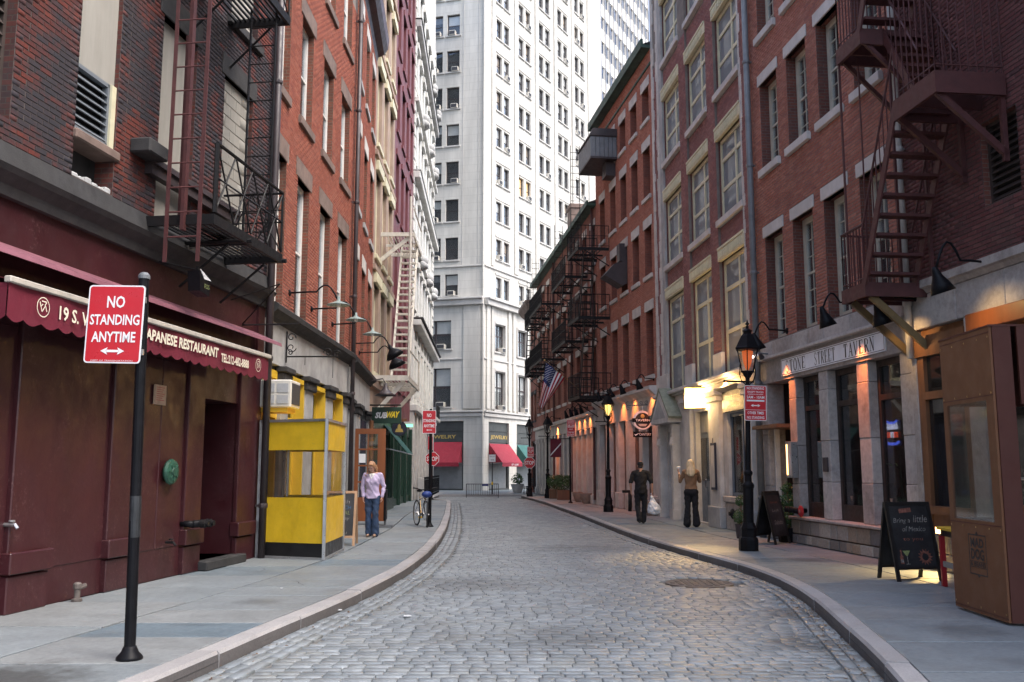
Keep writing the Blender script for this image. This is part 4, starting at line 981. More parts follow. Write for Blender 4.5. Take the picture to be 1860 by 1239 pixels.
for k in range(12):                                  # recessed spandrel lines between floors
    for i in range(5):
        a = 1.72+i*pitch-.12; b = MB(); b.box(a,a+2.3,-.05,-.001,15.75+2.9*k,15.9+2.9*k); b.build('spandrel_band', ['tower'], C1R.root)
# shops at the foot of the tower
def shop(Fc, x0, x1, text, acol, gold):
    b = MB(); b.box(x0,x1,.15,.25,3.4,4.85); b.box(x0,x1,.1,.15,4.2,4.3); fa = b.build('fascia', ['darkshop'], Fc.root)
    if text: txt(fa, text, (x0+x1)/2+.3, 3.75, min(3.2,(x1-x0)*.85), .34, .14, gold, bold=.02)
    b = MB(); b.box(x0+.1,x1-.1,.22,.27,.1,3.4)
    o = b.build('roller_shutter', ['shutter'], Fc.root); s = MB(); s.prism([(.19,0),(.22,.0),(.22,.085),(.2,.08)], 'x', x0+.12, x1-.12); me = s.mesh('shutter_slat',['shutter'])
    for i in range(22): link('shutter_slat', me, o, (0,0,.12+i*.09))
    b = MB(); b.box(x0,x0+.1,.1,.3,0,3.4); b.box(x1-.1,x1,.1,.3,0,3.4); b.box(x0+.1,x1-.1,.05,.3,0,.1); b.build('shop_frame', ['darkshop'], Fc.root)
shop(C1L, Lx(6.5), Lx(1.5), "AY'S JEWELRY", None, 'gold')
for i in range(5): shop(C1R, .7+4.25*i, 3.75+4.25*i, 'JEWELRY' if i == 0 else None, None, 'gold')
def shop_awning(Fc, x0, x1, zt, zb, out, mat, label, word=None):
    t = Fc.thing('awning', label, 'awning', x0, 0, 0); w = x1-x0; b = MB()
    b.quad((0,-out,zb),(w,-out,zb),(w,0,zt),(0,0,zt)); b.quad((0,0,zt-.03),(w,0,zt-.03),(w,-out+.02,zb-.0),(0,-out+.02,zb)); b.build('canopy', [mat], t)
    b = MB(); b.face and b.quad((0,0,zb),(0,-out,zb),(0,-out,zb+.001),(0,0,zt)); b.quad((w,-out,zb),(w,0,zb),(w,0,zt),(w,-out,zb+.001)); b.build('side_panel', [mat], t)
    b = MB(); b.box(0,w,-out-.01,-out+.01,zb-.28,zb); v = b.build('valance', [mat], t)
    if word: txt(v, word, w*.62, zb-.14, w*.34, .13, -out-.012, 'signwhite')
    b = MB(); 
    for x in (.03,w-.03): b.tube([(x,0,zb-.05),(x,-out,zb-.02)], .018, 6)
    b.build('frame', ['alu'], t)
shop_awning(C1L, Lx(6.3), Lx(1.6), 3.4, 1.95, .75, 'awnred', 'crimson awning over the dark jewelry shopfront left of the tower corner', None)
shop_awning(C1R, .75, 3.75, 3.3, 1.95, 1.1, 'awnred', 'crimson shop awning just right of the tower corner', '87-1650')
shop_awning(C1R, 5.0, 8.0, 3.3, 1.95, 1.1, 'awngreen', 'dark green shop awning right of the crimson one on the tower', '825')
# window air conditioners
def ac_mesh(w):
    b = MB(); b.box(-w/2,w/2,-.28,.2,0,.34); return b.mesh('casing',['acwhite'],bevel=.012)
def ac_grille(w):
    b = MB(); b.box(-w/2+.03,w/2-.03,-.29,-.279,.04,.3)
    return b.mesh('grille',['acgrille'])
AM = {}
def ac_label(Fc, x, z):
    d = (LL-x) if Fc is C1L else x; fl = ORD[max(0,int(round((z-14)/2.9)))]
    w = ORD[min(15,max(0,int((d-1.0)/1.35)))] if Fc is C1L else ORD[min(15,max(0,int(round((d-2.1)/1.81))))]
    side = 'left' if Fc is C1L else 'right'
    if z < 13: return 'air conditioner in %s tower window below the cornice, %s from corner, %s front' % ('upper' if z > 9 else 'lower', w, side)
    return 'air conditioner %s floor above the cornice, %s window from corner, %s tower front' % (fl, w, side)
for (Fc,x,z,w) in acs:
    w = round(w,1)
    if w not in AM: AM[w] = (ac_mesh(w), ac_grille(w))
    t = Fc.thing('air_conditioner', ac_label(Fc, x, z), 'air conditioner', x, .1, z+.02, 'air conditioners in the tower windows')
    link('casing', AM[w][0], t); link('grille', AM[w][1], t)
# tower further back with blue glass
C2 = Facade((15,150), (27,174.5), 'office_tower', 'white gridded office block with blue glass behind the limestone tower', 'tower')
n2 = 12; p2 = C2.L/n2; hol = [(p2*i+.35,p2*i+p2-.1,z,z+2.3) for i in range(n2) for z in np.arange(40.4, 100, 4.5)]
wall(C2, 'wall', -3, C2.L, 0, 105, hol, ['white','white'], depth=.4, back=15)
for a,c,z0,z1 in hol: window(C2, a, c, z0, z1, dict(name='C2', depth=.2, fw=.12, frame='white', cols=[0,.4,1], rows=[0,1], mw=.12, room=.18, glass='glass_blue'), rng.choice([None,None,(.4,'blind')]))
for i in range(n2+1): b = MB(); b.box(p2*i-.02,p2*i+.16,-.25,-.001,0,105); b.build('mullion_pier', ['alu'], C2.root)
# ------------------------------------------------------------------ right side of the street
# ---- far corner house and the long low row with fire escapes
R6 = Facade((1.25,62.5), (1.6,59), 'corner_house', 'small dark brick corner house with a bracketed cornice at the far end', 'building')
hol = [(a,a+.9,z,z+1.7) for a in (.5,2.1) for z in (4.6,7.4,9.9)]
wall(R6, 'wall', 0, 3.5, 0, 12.2, hol+[(.4,3.1,.1,3.3)], ['w_r5','w_r5'], depth=.25)
for h in hol: window(R6, *h, dict(name='R6', depth=.12, fw=.06, frame='darkwood', rows=[0,.5,1], lintel=(.25,.1,.05,'stone_dk'), sill=(.12,.1,.06,'stone_dk'), room=.12))
window(R6, .4, 3.1, .1, 3.3, dict(name='R6s', depth=.1, fw=.09, frame='darkwood', cols=[0,.33,.66,1], rows=[0,.75,1], room=.14, glass='glass_dark'))
b = MB(); b.prism([(.3,11.3),(0,11.3),(-.1,11.5),(-.5,11.8),(-.75,12.1),(-.75,12.3),(.3,12.4)][::-1], 'x', -.7, 3.5); b.build('roof_cornice', ['brownstone'], R6.root)
R5 = Facade((1.6,59), (3.72,40), 'brick_row', 'long low red brick row under a green copper gutter, hung with fire escapes', 'building')
cols5r = [(.6+1.92*i, 1.5+1.92*i) for i in range(10)]; rows5r = [(4.9,6.9),(7.75,9.75),(10.6,12.3)]
hol = [(a,c,z0,z1) for a,c in cols5r for z0,z1 in rows5r]
R5w = wall(R5, 'wall', 0, 19.1, 4.05, 13.2, hol, ['w_r5','w_r5'], depth=.3)
for h in hol: window(R5, *h, dict(name='R5', depth=.16, fw=.06, frame='darkwood', rows=[0,.5,1], lintel=(.3,.12,.04,'stone_lt'), sill=(.13,.12,.08,'stone_lt'), room=.13), rng.choice([None,None,(.5,'blind')]))
b = MB(); b.box(-.3,19.1,-.38,.0,13.1,13.22); b.box(-.3,19.1,-.42,-.34,13.1,13.34); b.build('gutter', ['copper'], R5.root)
b = MB(); b.prism([(-.36,13.24),(8,16.5),(8,13.24)], 'x', -.2, 19.1); b.build('roof', ['slate'], R5.root)
b = MB(); b.box(0,19.1,-.14,.35,3.3,3.85); b.box(0,19.1,-.28,.35,3.85,4.04); b.build('shop_cornice', ['stone_lt'], R5.root, bevel=.03)
ps = [(-.0,.5)]+[(1.3+1.28*i, 1.75+1.28*i) for i in range(14)]
for a,c in ps: b = MB(); b.box(a,c,-.1,.35,.0,3.3); p = b.build('stone_pier', ['stone_lt'], R5.root, bevel=.02); MB().box(a-.05,c+.05,-.16,.1,0,.4).build('base', ['stone_lt'], p, bevel=.02); MB().box(a-.04,c+.04,-.15,.1,3.05,3.29).build('capital', ['stone_lt'], p, bevel=.02)
wall(R5, 'shopfront', 0, 19.1, 0, 3.3, [(c+.08,c+.76,.5,3.2) for a,c in ps[1:-1]], ['stone','stone'], y0=.1, depth=.25, top=False)
for k,(a,c) in enumerate(ps[1:-1]): window(R5, c+.08, c+.76, .5, 3.2, dict(name='R5s', depth=.0, y=.2, fw=.06, frame='darkwood', rows=[0,.72,1], room=.13, back='interior_warm' if k % 3 else 'interior', glass='glass_dark'))
for x in (18.6, 13.2, 7.4):
    t = R5.thing('downpipe', {18.6:'rust red downpipe at the near end of the far brick row',13.2:'rust red downpipe in the middle of the far brick row',7.4:'rust red downpipe farthest along the brick row'}[x], 'downpipe', x, -.1, 0, 'rust red downpipes on the brick row')
    b = MB(); b.tube([(0,0,.2),(0,0,13.1)], .055, 8); b.build('pipe', ['rediron'], t)
ch = thing('chimney', 'broad brown brick chimney rising behind the green gutter of the low row', 'chimney', (4.35,61,12.2), R5.rz)
b = MB(); b.box(-.65,.65,-.5,.5,0,6.6); b.build('stack', ['brownstone'], ch); b = MB(); b.box(-.72,.72,-.58,.58,6.6,6.9); b.build('cap', ['brownstone'], ch, bevel=.03)

# ---- orange brick house
R4 = Facade((3.72,40), (4.95,31.5), 'brick_house', 'orange red brick house with grey lintels and a green copper roof gutter', 'building')
cols4r = [(2.55,3.4),(4.2,5.05),(5.8,6.65),(7.4,8.25)]; rows4r = [(5.3,6.95),(8.25,10.0),(11.1,12.85),(14.0,15.3)]
rows4r = [(4.75,7.05),(8.3,10.05),(11.15,12.95),(14.05,15.4)]
col0 = [(.75,1.6)]
hol = [(a,c,z0,z1) for a,c in col0+cols4r for z0,z1 in rows4r[:3]] + [(a,c,14.0,15.2) for a,c in cols4r]
R4w = wall(R4, 'wall', 0, 8.6, 4.3, 16.45, hol, ['mortar','w_r4'], depth=.4)
ls = [(a-.1,c+.1,z1,z1+.36) for a,c,z0,z1 in hol]+[(a-.1,c+.1,z0-.14,z0) for a,c,z0,z1 in hol]
bricks(R4, R4w, [(0,8.6,4.35,16.45)], hol+ls, 'b_r4', seed=14)
for h in hol: window(R4, *h, dict(name='R4', depth=.3, fw=.06, frame='darkwood', rows=[0,.5,1], lintel=(.36,.1,.03,'stone_lt'), sill=(.14,.1,.07,'stone_lt'), room=.09), None)
b = MB(); b.box(.1,8.6,-.3,.0,16.45,16.57); b.box(.1,8.6,-.36,-.27,16.45,16.78); b.box(-.1,8.6,-.05,.0,15.85,15.93); b.build('gutter', ['copper'], R4.root)
b = MB(); b.prism([(-.26,16.6),(7,19.5),(7,16.6)], 'x', .1, 8.6); b.build('roof', ['slate'], R4.root)
b = MB(); b.box(6.3,8.4,1.1,3,16.6,19.4); b.box(6.15,8.55,.95,3.1,19.4,20.0); b.build('roof_dormer', ['slate'], R4.root, bevel=.03)
b = MB(); b.box(0,8.6,-.06,.4,3.35,4.02); b.prism([(.3,4.02),(-.08,4.02),(-.16,4.1),(-.3,4.22),(-.3,4.34),(.3,4.36)][::-1], 'x', 0, 8.6); b.build('shop_cornice', ['stone_lt'], R4.root)
ps4 = [(0,.45),(1.55,1.95),(3.15,3.6),(4.65,5.15),(6.45,6.9),(8.1,8.6)]
for a,c in ps4:
    b = MB(); b.box(a,c,-.08,.4,0,3.34); p = b.build('stone_pier', ['stone_lt'], R4.root, bevel=.015); q = MB(); q.box(a-.04,c+.04,-.13,.1,0,.62); q.build('pier_base', ['stone_lt'], p, bevel=.015)
hs = [(ps4[i][1]+.1, ps4[i+1][0]-.1, .65, 3.2) for i in range(5)]
wall(R4, 'shopfront', 0, 8.6, 0, 3.35, hs, ['brownstone','brownstone'], y0=.15, depth=.2, top=False)
for k,h in enumerate(hs):
    w = window(R4, *h, dict(name='R4s', depth=.0, y=.2, fw=.1, frame='brownstone', rows=[0,.75,1], room=.15, back='interior_warm' if k%2 else 'interior', glass='glass_dark'))

# ---- plum brick house with tall cream windows
R3 = Facade((4.95,31.5), (5.75,21.9), 'brick_house', 'plum brick house with three stacks of tall cream window frames', 'building')
L3r = R3.L; bays = [(1.45,3.58),(4.4,6.45),(7.2,9.22)]
rows3r = [(3.98,7.02),(8.12,10.35),(11.65,13.85),(15.15,17.3)]
hol = [(a,c,z0,z1) for a,c in bays for z0,z1 in rows3r]
R3w = wall(R3, 'wall', 0, L3r, 3.9, 18.6, hol, ['mortar','w_r3'], y0=.07, depth=.34)
ls = [(a-.1,c+.1,z1-.02,z1+.36) for a,c,z0,z1 in hol]+[(a-.12,c+.12,z0-.16,z0) for a,c,z0,z1 in hol if z0 > 5]
bay_areas = [(a-.02,c+.02,7.0,14.9) for a,c in bays]
bricks(R3, R3w, bay_areas, hol+ls, 'b_r3', y=.07, seed=15, limit=150)
piers3 = [(3.6,4.38),(6.47,7.18)]
edge3 = [(.0,1.83),(9.22,L3r)]
for i,(a,c) in enumerate(piers3):
    b = MB(); b.box(a,c,0,.07,4.6,18.6); p = b.build('brick_pier', ['mortar'], R3.root)
    bricks(R3, p, [(a,c,4.6,14.9)], [], 'b_r3', y=0, seed=16+i, limit=150)
    b = MB(); b.box(a-.01,c+.01,-.03,.16,3.95,4.6); b.build('pier_stone', ['stone_lt'], p, bevel=.015)
    for s_ in (a,c):                                 # brick returns of the piers
        pass
# left end pier: smooth grey band, brick strip between ragged white quoins
b = MB(); b.box(1.0,1.43,-.0,.07,4.6,18.6); b.build('render_band', ['stone'], R3.root)
b = MB(); b.box(0,1.0,.02,.07,3.95,18.6); p = b.build('brick_pier', ['mortar'], R3.root)
bricks(R3, p, [(.25,.75,4.6,15.5)], [], 'b_r3', y=.02, seed=19, limit=120)
rq = random.Random(9)
z = 4.6
while z < 18.4:
    h = rq.uniform(.28,.5)
    for (x0,x1) in ((.0,.25),(.75,1.0)):
        e = rq.choice([.0,.07,.12]); b = MB(); b.box(x0,x1+(e if x0 < .5 else 0),-.012,.05,z,z+h-.008) if x0 < .5 else b.box(x0-e,x1,-.012,.05,z,z+h-.008); b.build('quoin', ['stone_lt'], R3.root, bevel=.006)
    z += h
b = MB(); b.box(0,1.43,-.04,.07,3.95,4.6); b.build('pier_stone', ['stone_lt'], R3.root, bevel=.015)
b = MB(); b.box(9.24,L3r-.02,.0,.07,4.6,18.6); p = b.build('brick_pier', ['mortar'], R3.root)
bricks(R3, p, [(9.24,L3r-.02,4.6,15.5)], [], 'b_r3', y=.0, seed=20, limit=200)
z = 4.6
while z < 18.4:
    h = rq.uniform(.3,.5); e = rq.choice([.1,.15,.2]); b = MB(); b.box(9.225,9.23+e,-.015,.06,z,z+h-.006); b.build('quoin', ['stone_lt'], R3.root, bevel=.006); z += h
b = MB(); b.box(9.24,L3r,-.04,.07,3.95,4.6); b.build('pier_stone', ['stone_lt'], R3.root, bevel=.015)
for a,c in bays:
    for i,(z0,z1) in enumerate(rows3r):
        st = dict(name='R3%d' % (i > 0), y=.07, depth=.05, fw=.11, frame='cream', cols=[0,.62,1], rows=[0,.36,.76,1], mw=.1, back='curtain', room=.2, glass='glass_grey', lintel=(.3,.06,.1,'cream'))
        st['sill'] = (.16,.06,.13,'stone_sill') if i else None
        window(R3, a, c, z0, z1, st, rng.choice([None,(.3,'blind'),(.6,'curtain')]))
        b = MB(); b.box(a-.04,c+.04,-.05,.06,z1+.3,z1+.36); k = int((c-a)/.16)
        for j in range(k): b.box(a+.04+j*.16,a+.1+j*.16,-.06,.0,z1+.06,z1+.24)
        b.build('window_header', ['cream'], R3.root)
# stone ground storey: pediment door, grey doors, shop window
b = MB(); b.box(0,L3r,-.02,.4,3.6,3.8); b.box(0,L3r,-.1,.4,3.8,3.86); b.box(0,L3r,-.2,.4,3.86,3.97); b.build('shop_cornice', ['stone_lt'], R3.root, bevel=.02)
g3 = [(1.25,2.45,.08,2.7),(4.5,5.85,.05,3.15),(7.45,8.95,.85,2.95)]
wall(R3, 'ground_wall', 0, L3r, 0, 3.6, g3, ['stone_lt','stone_lt'], y0=.0, depth=.3, top=False)
for a,c in ((.2,.7),(3.6,4.3),(6.15,7.1),(9.1,L3r-.05)):
    b = MB(); b.box(a,c,-.12,-.001,0,3.58); p = b.build('stone_pier', ['stone_lt'], R3.root, bevel=.015); q = MB(); q.box(a-.05,c+.05,-.18,-.001,0,.55); q.build('pier_base', ['stone'], p, bevel=.015)
    q = MB(); q.box(a-.04,c+.04,-.19,-.001,3.3,3.45); q.box(a-.07,c+.07,-.24,-.001,3.45,3.58); q.build('capital', ['stone_lt'], p, bevel=.015)
b = MB(); b.prism([(.75,2.95),(2.95,2.95),(2.95,3.08),(1.85,3.95),(.75,3.08)][::1], 'y', -.42, -.002); pd = b.build('door_pediment', ['stone_lt'], R3.root)
q = MB(); q.prism([(1.05,3.1),(2.65,3.1),(1.85,3.72)], 'y', -.425, -.42); q.build('tympanum', ['stone'], pd)
q = MB(); q.bar((.62,-.22,3.1),(1.87,-.22,4.06),.42,.07); q.bar((3.08,-.22,3.1),(1.83,-.22,4.06),.42,.07); q.build('pediment_cap', ['mossy'], pd)
for a in (.95,2.55):
    q = MB(); q.box(a,a+.22,-.25,-.002,.3,2.9); q.box(a-.04,a+.26,-.3,-.002,0,.3); q.lathe([(.08,0),(.13,.1),(.09,.3),(.12,.34)],10,(a+.11,-.2,2.2)); q.build('door_column', ['stone_lt'], pd, bevel=.0)
b = MB(); b.box(1.25,2.45,.2,.25,.08,2.7); d_ = b.build('door', ['stone'], R3.root)
for x in (1.32,1.88):
    for z in (.25,1.5): q = MB(); q.box(x,x+.48,.175,.2,z,z+1.0); q.build('door_panel', ['stone'], d_, bevel=.01)
b = MB(); b.box(4.5,5.85,.14,.2,.05,3.15,0); d_ = b.build('double_door', ['bluedoor'], R3.root)
for x in (4.58,5.22):
    for z,h in ((.2,.85),(1.2,1.2)): q = MB(); q.box(x,x+.54,.115,.14,z,z+h); q.build('door_panel', ['bluedoor' if z < 1 else 'glass_dark'], d_, bevel=.006)
q = MB(); q.box(4.58,5.76,.115,.14,2.55,3.05); q.build('transom_light', ['curtain'], d_)
q = MB(); q.tube([(5.15,.1,1.0),(5.15,.06,1.02),(5.15,.06,1.22),(5.15,.1,1.24)],.014,6); q.build('door_handle', ['chrome'], d_)
window(R3, 7.45, 8.95, .85, 2.95, dict(name='R3s', depth=.08, fw=.09, frame='bluedoor', cols=[0,.62,1], rows=[0,1], back='board', room=.22, glass='glass_dark'))
b = MB(); b.box(7.3,9.1,-.14,.1,.7,.85); b.box(7.3,9.1,-.06,.0,0,.7); b.build('window_ledge', ['granite'], R3.root, bevel=.02)
b = MB(); b.box(7.35,9.05,-.09,-.002,2.98,3.5); sg = b.build('fascia_board', ['darkwood'], R3.root)
txt(sg, 'STONE STREET', 8.25, 3.32, 1.3, .12, -.092, 'gold'); txt(sg, 'TAVERN', 8.4, 3.13, .7, .11, -.092, 'gold')
b = MB(); b.prism([(0,0),(.02,.03),(-.2,.11),(-.22,.08)],'x',7.3,9.1); o_ = b.build('drip_board', ['granite'], R3.root, (0,-.09,3.5))

# ---- tavern
R2 = Facade((5.75,21.9), (6.51,15), 'tavern_building', 'dusty red brick tavern building with stone lintels above a sign reading Stone Street Tavern', 'building')
L2r = R2.L
cols2r = [(.95+.0,1.95),(2.5,3.5),(4.02,4.98),(5.5,6.45)]
rows2r = [(4.42,6.82),(8.42,10.5),(11.68,13.9)]
hol = [(a,c,z0,z1) for a,c in cols2r for z0,z1 in rows2r]
R2w = wall(R2, 'wall', 0, L2r, 4.38, 16, hol, ['mortar','w_r2'], depth=.4)
ls = [(a-.06,c+.1,z1,z1+.26) for a,c,z0,z1 in hol]+[(a-.06,c+.1,z0-.16,z0) for a,c,z0,z1 in hol if z0 > 5]
bricks(R2, R2w, [(0,L2r,4.4,13.6)], hol+ls, 'b_r2', seed=22)
for h in hol:
    window(R2, *h, dict(name='R2%d' % (h[2] > 5), depth=.22, fw=.13, frame='cream_grey', rows=[0,.5,1], munt=(3,6), lintel=(.26,.08,.03,'stone_sill'), sill=(.16,.08,.09,'stone_sill') if h[2] > 5 else None, room=.13, back='interior'), rng.choice([None,None,(.45,'curtain')]))
gutter_pipe(R2, .5, 0, 16, .075, 'pipegrey', 'tall grey downpipe between the plum brick house and the tavern', .13)
# tavern front: granite piers, beam with sign, blocks above
b = MB(); b.box(0,L2r,-.02,.4,3.46,3.98); b.build('sign_beam', ['granite'], R2.root)
b = MB(); b.box(0,L2r,-.14,.4,3.98,4.03); b.box(0,L2r,-.1,.4,4.03,4.06); b.build('string_course', ['granite'], R2.root, bevel=.01)
x = 0; rb_ = random.Random(2)
while x < L2r-.05:
    w = min(rb_.uniform(.7,1.2), L2r-x); b = MB(); b.box(x+.004,x+w-.004,-.04,.35,4.065,4.38); b.build('stone_block', ['granite'], R2.root, bevel=.012); x += w
sb = MB(); sb.box(1.7,6.18,-.05,-.021,3.54,3.9); sb_o = sb.build('tavern_sign', ['signpale'], R2.root)
q = MB(); q.box(1.72,6.16,-.053,-.05,3.56,3.57); q.box(1.72,6.16,-.053,-.05,3.87,3.88); q.box(1.72,1.73,-.053,-.05,3.57,3.87); q.box(6.15,6.16,-.053,-.05,3.57,3.87); q.build('sign_border', ['black'], sb_o)
# serif capitals built from strokes
SER = {
 'S': ['arc'], 'T': [('v',.5,0,1),('h',.06,.94,.97),('s',.5,0),('t',.06,.97),('t',.94,.97)],
 'O': ['ring'], 'N': [('v',.16,0,1,.05),('v',.84,0,1,.05),('d',.16,1,.84,0,.15),('s',.16,0),('s',.10,1),('s',.84,1)],
 'E': [('v',.24,0,1),('h',.2,.92,.97),('h',.24,.68,.5),('h',.2,.95,.03),('t',.9,.97),('b',.93,.03),('s',.2,0),('s',.2,1)],
 'R': [('v',.22,0,1),('bowl',0),('d',.5,.5,.92,0,.15),('s',.2,0),('s',.95,0)],
 'A': [('d',.5,1,.12,0,.06),('d',.5,1,.86,0,.15),('h',.28,.72,.33),('s',.1,0),('s',.88,0)],
 'V': [('d',.12,1,.5,0,.15),('d',.88,1,.5,0,.06),('s',.12,1),('s',.88,1)]}
def serif(parent, word, x0, x1, z0, z1, y, mat):
    w = (x1-x0)/(len(word)+.25*(len(word)-1)); h = z1-z0; b = MB(); u = x0
    def P(a, c): return (u+a*w, y, z0+c*h)
    def seg(p, q, t):
        p = Vector(p); q = Vector(q); d = (q-p).normalized(); nn = Vector((d.z,0,-d.x))*t*w*.72
        b.quad(p+nn, q+nn, q-nn, p-nn) if True else 0
    for chh in word:
        for s_ in SER[chh]:
            if s_ == 'ring' or s_ == 'arc':
                if s_ == 'ring': pts = [(.5+.42*math.cos(t), .5+.5*math.sin(t)) for t in np.linspace(0, 2*math.pi, 17)]
                else: pts = [(.82,.8),(.7,.95),(.5,1.0),(.3,.95),(.2,.8),(.25,.65),(.5,.52),(.75,.38),(.82,.22),(.72,.06),(.5,0),(.28,.04),(.15,.2)]
                for i in range(len(pts)-1):
                    a, c = pts[i], pts[i+1]; th = .05+.11*abs((c[1]-a[1])*h)/max(1e-6, math.hypot((c[0]-a[0])*w,(c[1]-a[1])*h)) if s_ == 'ring' else (.13 if 5 <= i <= 7 else .08)
                    seg(P(*a), P(*c), th)
            elif s_[0] == 'v': seg(P(s_[1],s_[2]), P(s_[1],s_[3]), s_[4] if len(s_) > 4 else .2)
            elif s_[0] == 'h': seg(P(s_[1],s_[3]), P(s_[2],s_[3]), .06)
            elif s_[0] == 'd': seg(P(s_[1],s_[2]), P(s_[3],s_[4]), s_[5])
            elif s_[0] == 's': seg(P(s_[1]-.16, .98 if s_[2] else .02), P(s_[1]+.16, .98 if s_[2] else .02), .05)
            elif s_[0] == 't': seg(P(s_[1],.78), P(s_[1],1), .06)
            elif s_[0] == 'b': seg(P(s_[1],0), P(s_[1],.24), .06)
            elif s_[0] == 'bowl':
                pts = [(.22,.97),(.55,.97),(.78,.9),(.84,.75),(.76,.58),(.52,.5),(.22,.5)]
                for i in range(6): seg(P(*pts[i]), P(*pts[i+1]), .13 if 2 <= i <= 3 else .06)
        u += w*1.25
    bm = bmesh.new(); me = b.mesh('lettering',[mat]); bm.from_mesh(me)
    for f in bm.faces:
        if f.normal.y > 0: f.normal_flip()
    bm.to_mesh(me); bm.free(); return link('lettering', me, parent)
serif(sb_o, 'STONE', 1.95, 2.95, 3.595, 3.845, -.0535, 'black'); serif(sb_o, 'STREET', 3.38, 4.3, 3.595, 3.845, -.0535, 'black'); serif(sb_o, 'TAVERN', 4.66, 5.82, 3.595, 3.845, -.0535, 'black')
tp = [(0,.72),(1.93,2.3),(3.4,3.8),(5.0,5.42),(6.52,L2r)]
for i,(a,c) in enumerate(tp):
    z = .0 if i == 0 else (.56 if i > 1 else .5); k = 0
    while z < 3.44:
        h = [.72,.8,1.0,1.2][k % 4] if i else 1.15; z1 = min(3.455, z+h)
        if 3.455 - z1 < .2: z1 = 3.455
        b = MB(); b.box(a+.004,c-.004,-.0+.006*(k%2),.4,z+.004,z1); b.build('granite_block', ['granite'], R2.root, bevel=.012); z = z1+.001; k += 1
# low rubble wall under the windows
x = 1.95; base = MB(); base.box(1.95,L2r,.0,.4,0,.5); bw = base.build('low_wall', ['mortar_dark'], R2.root)
for (z0,z1) in ((.0,.2),(.2,.5)):
    x = 1.95
    while x < L2r-.02:
        w = min(rb_.uniform(.22,.5), L2r-x); b = MB(); b.box(x+.011,x+w-.011,-.05-rb_.uniform(0,.03),.02,z0+.011,z1-.011); b.build('foundation_stone', ['foundation'], bw, bevel=.014); x += w
b = MB(); b.box(1.9,L2r,-.12,.4,.5,.56); b.build('wall_coping', ['granite'], R2.root, bevel=.015)
# tavern windows: dark frames, transom bars, glass in front of a dim bar room
for (a,c) in ((2.3,3.4),(3.8,5.0),(5.42,6.52)):
    f = MB(); 
    for s0,s1 in ((a,a+.1),(c-.1,c)): f.box(s0,s1,.18,.26,.56,3.455)
    f.box(a+.1,c-.1,.18,.26,3.34,3.455); f.box(a+.1,c-.1,.16,.28,2.74,2.84); f.box(a+.1,c-.1,.17,.27,.56,.86)
    w = f.build('shop_window', ['darkwood'], R2.root)
    for z0,z1 in ((.86,2.74),(2.84,3.34)): p = MB(); p.box(a+.1,c-.1,.216,.222,z0,z1); p.build('pane', ['glass_dark'], w)
# room shell
rm = MB(); rm.box(.02,L2r-.02,.42,.44,3.46,4.38); rm.quad((0,3.6,0),(L2r,3.6,0),(L2r,3.6,3.5),(0,3.6,3.5)); rm.quad((0,.4,3.455),(L2r,.4,3.455),(L2r,3.6,3.455),(0,3.6,3.455)); rm.quad((0,.4,.02),(L2r,.4,.02),(L2r,3.6,.02),(0,3.6,.02))
rm.quad((0.01,.4,0),(.01,.4,3.5),(.01,3.6,3.5),(.01,3.6,0)); rm.quad((L2r-.01,.4,0),(L2r-.01,.4,3.5),(L2r-.01,3.6,3.5),(L2r-.01,3.6,0)); rm.build('bar_room', ['interior_warm'], R2.root)
bar = thing('bar_counter', 'dim timber bar counter seen through the tavern windows', 'counter', R2.w(2.6,2.2,0), R2.rz); b = MB(); b.box(0,3.6,0,.5,0,1.05); b.build('counter_front', ['darkwood'], bar); b = MB(); b.box(-.05,3.65,-.08,.55,1.05,1.1); b.build('counter_top', ['woodbrown'], bar, bevel=.01)
# entrance recess
b = MB(); b.box(.72,1.93,.9,.95,0,3.455); b.build('entrance_back', ['darkwood'], R2.root)
b = MB(); b.box(.72,.74,.4,.9,0,3.455); b.box(1.91,1.93,.4,.9,0,3.455); b.build('entrance_lining', ['darkwood'], R2.root)
b = MB(); b.box(.8,1.85,.84,.9,.05,2.3); ed = b.build('entrance_door', ['darkwood'], R2.root); q = MB(); q.box(.95,1.7,.83,.84,.5,2.2); q.build('door_glass', ['glass_dark'], ed)
b = MB(); b.box(.5,1.93,-.3,.5,2.42,2.5); b.build('entrance_canopy', ['woodbrown'], R2.root)
b = MB(); b.box(.78,.86,.1,.2,0,2.42); b.build('entrance_post', ['white'], R2.root)

# ---- dark corner building with the big fire escape
R1 = Facade((6.51,15), (7.98,2), 'brick_building', 'dark red brick building with a weathered stone shopfront beside the brown booth', 'building')
hol1 = [(2.15,2.95,5.25,6.45),(5.0,6.2,5.6,8.2),(8.2,9.4,5.6,8.2),(5.0,6.2,9.6,11.8)]
R1w = wall(R1, 'wall', 0, R1.L, 4.5, 16, hol1, ['mortar_dark','w_r2'], depth=.35)
bricks(R1, R1w, [(0,6.5,4.5,11.6)], hol1, 'b_r1', seed=23)
louvers(R1, 2.15,2.95,5.25,6.45,.1,'rustlouver',.1)
for h in hol1[1:]: window(R1, *h, dict(name='R1', depth=.2, fw=.07, frame='white', rows=[0,.5,1], sill=(.15,.1,.08,'stone'), room=.13))
b = MB(); b.prism([(.3,4.28),(-.05,4.28),(-.1,4.34),(-.16,4.36),(-.16,4.48),(.3,4.5)][::-1], 'x', 0, R1.L); b.build('stone_cornice', ['granite'], R1.root)
x = 0
while x < R1.L-.05:
    w = min(rb_.uniform(1.0,1.7), R1.L-x); b = MB(); b.box(x+.004,x+w-.004,-.04,.4,3.75,4.275); b.build('stone_block', ['granite'], R1.root, bevel=.012); x += w
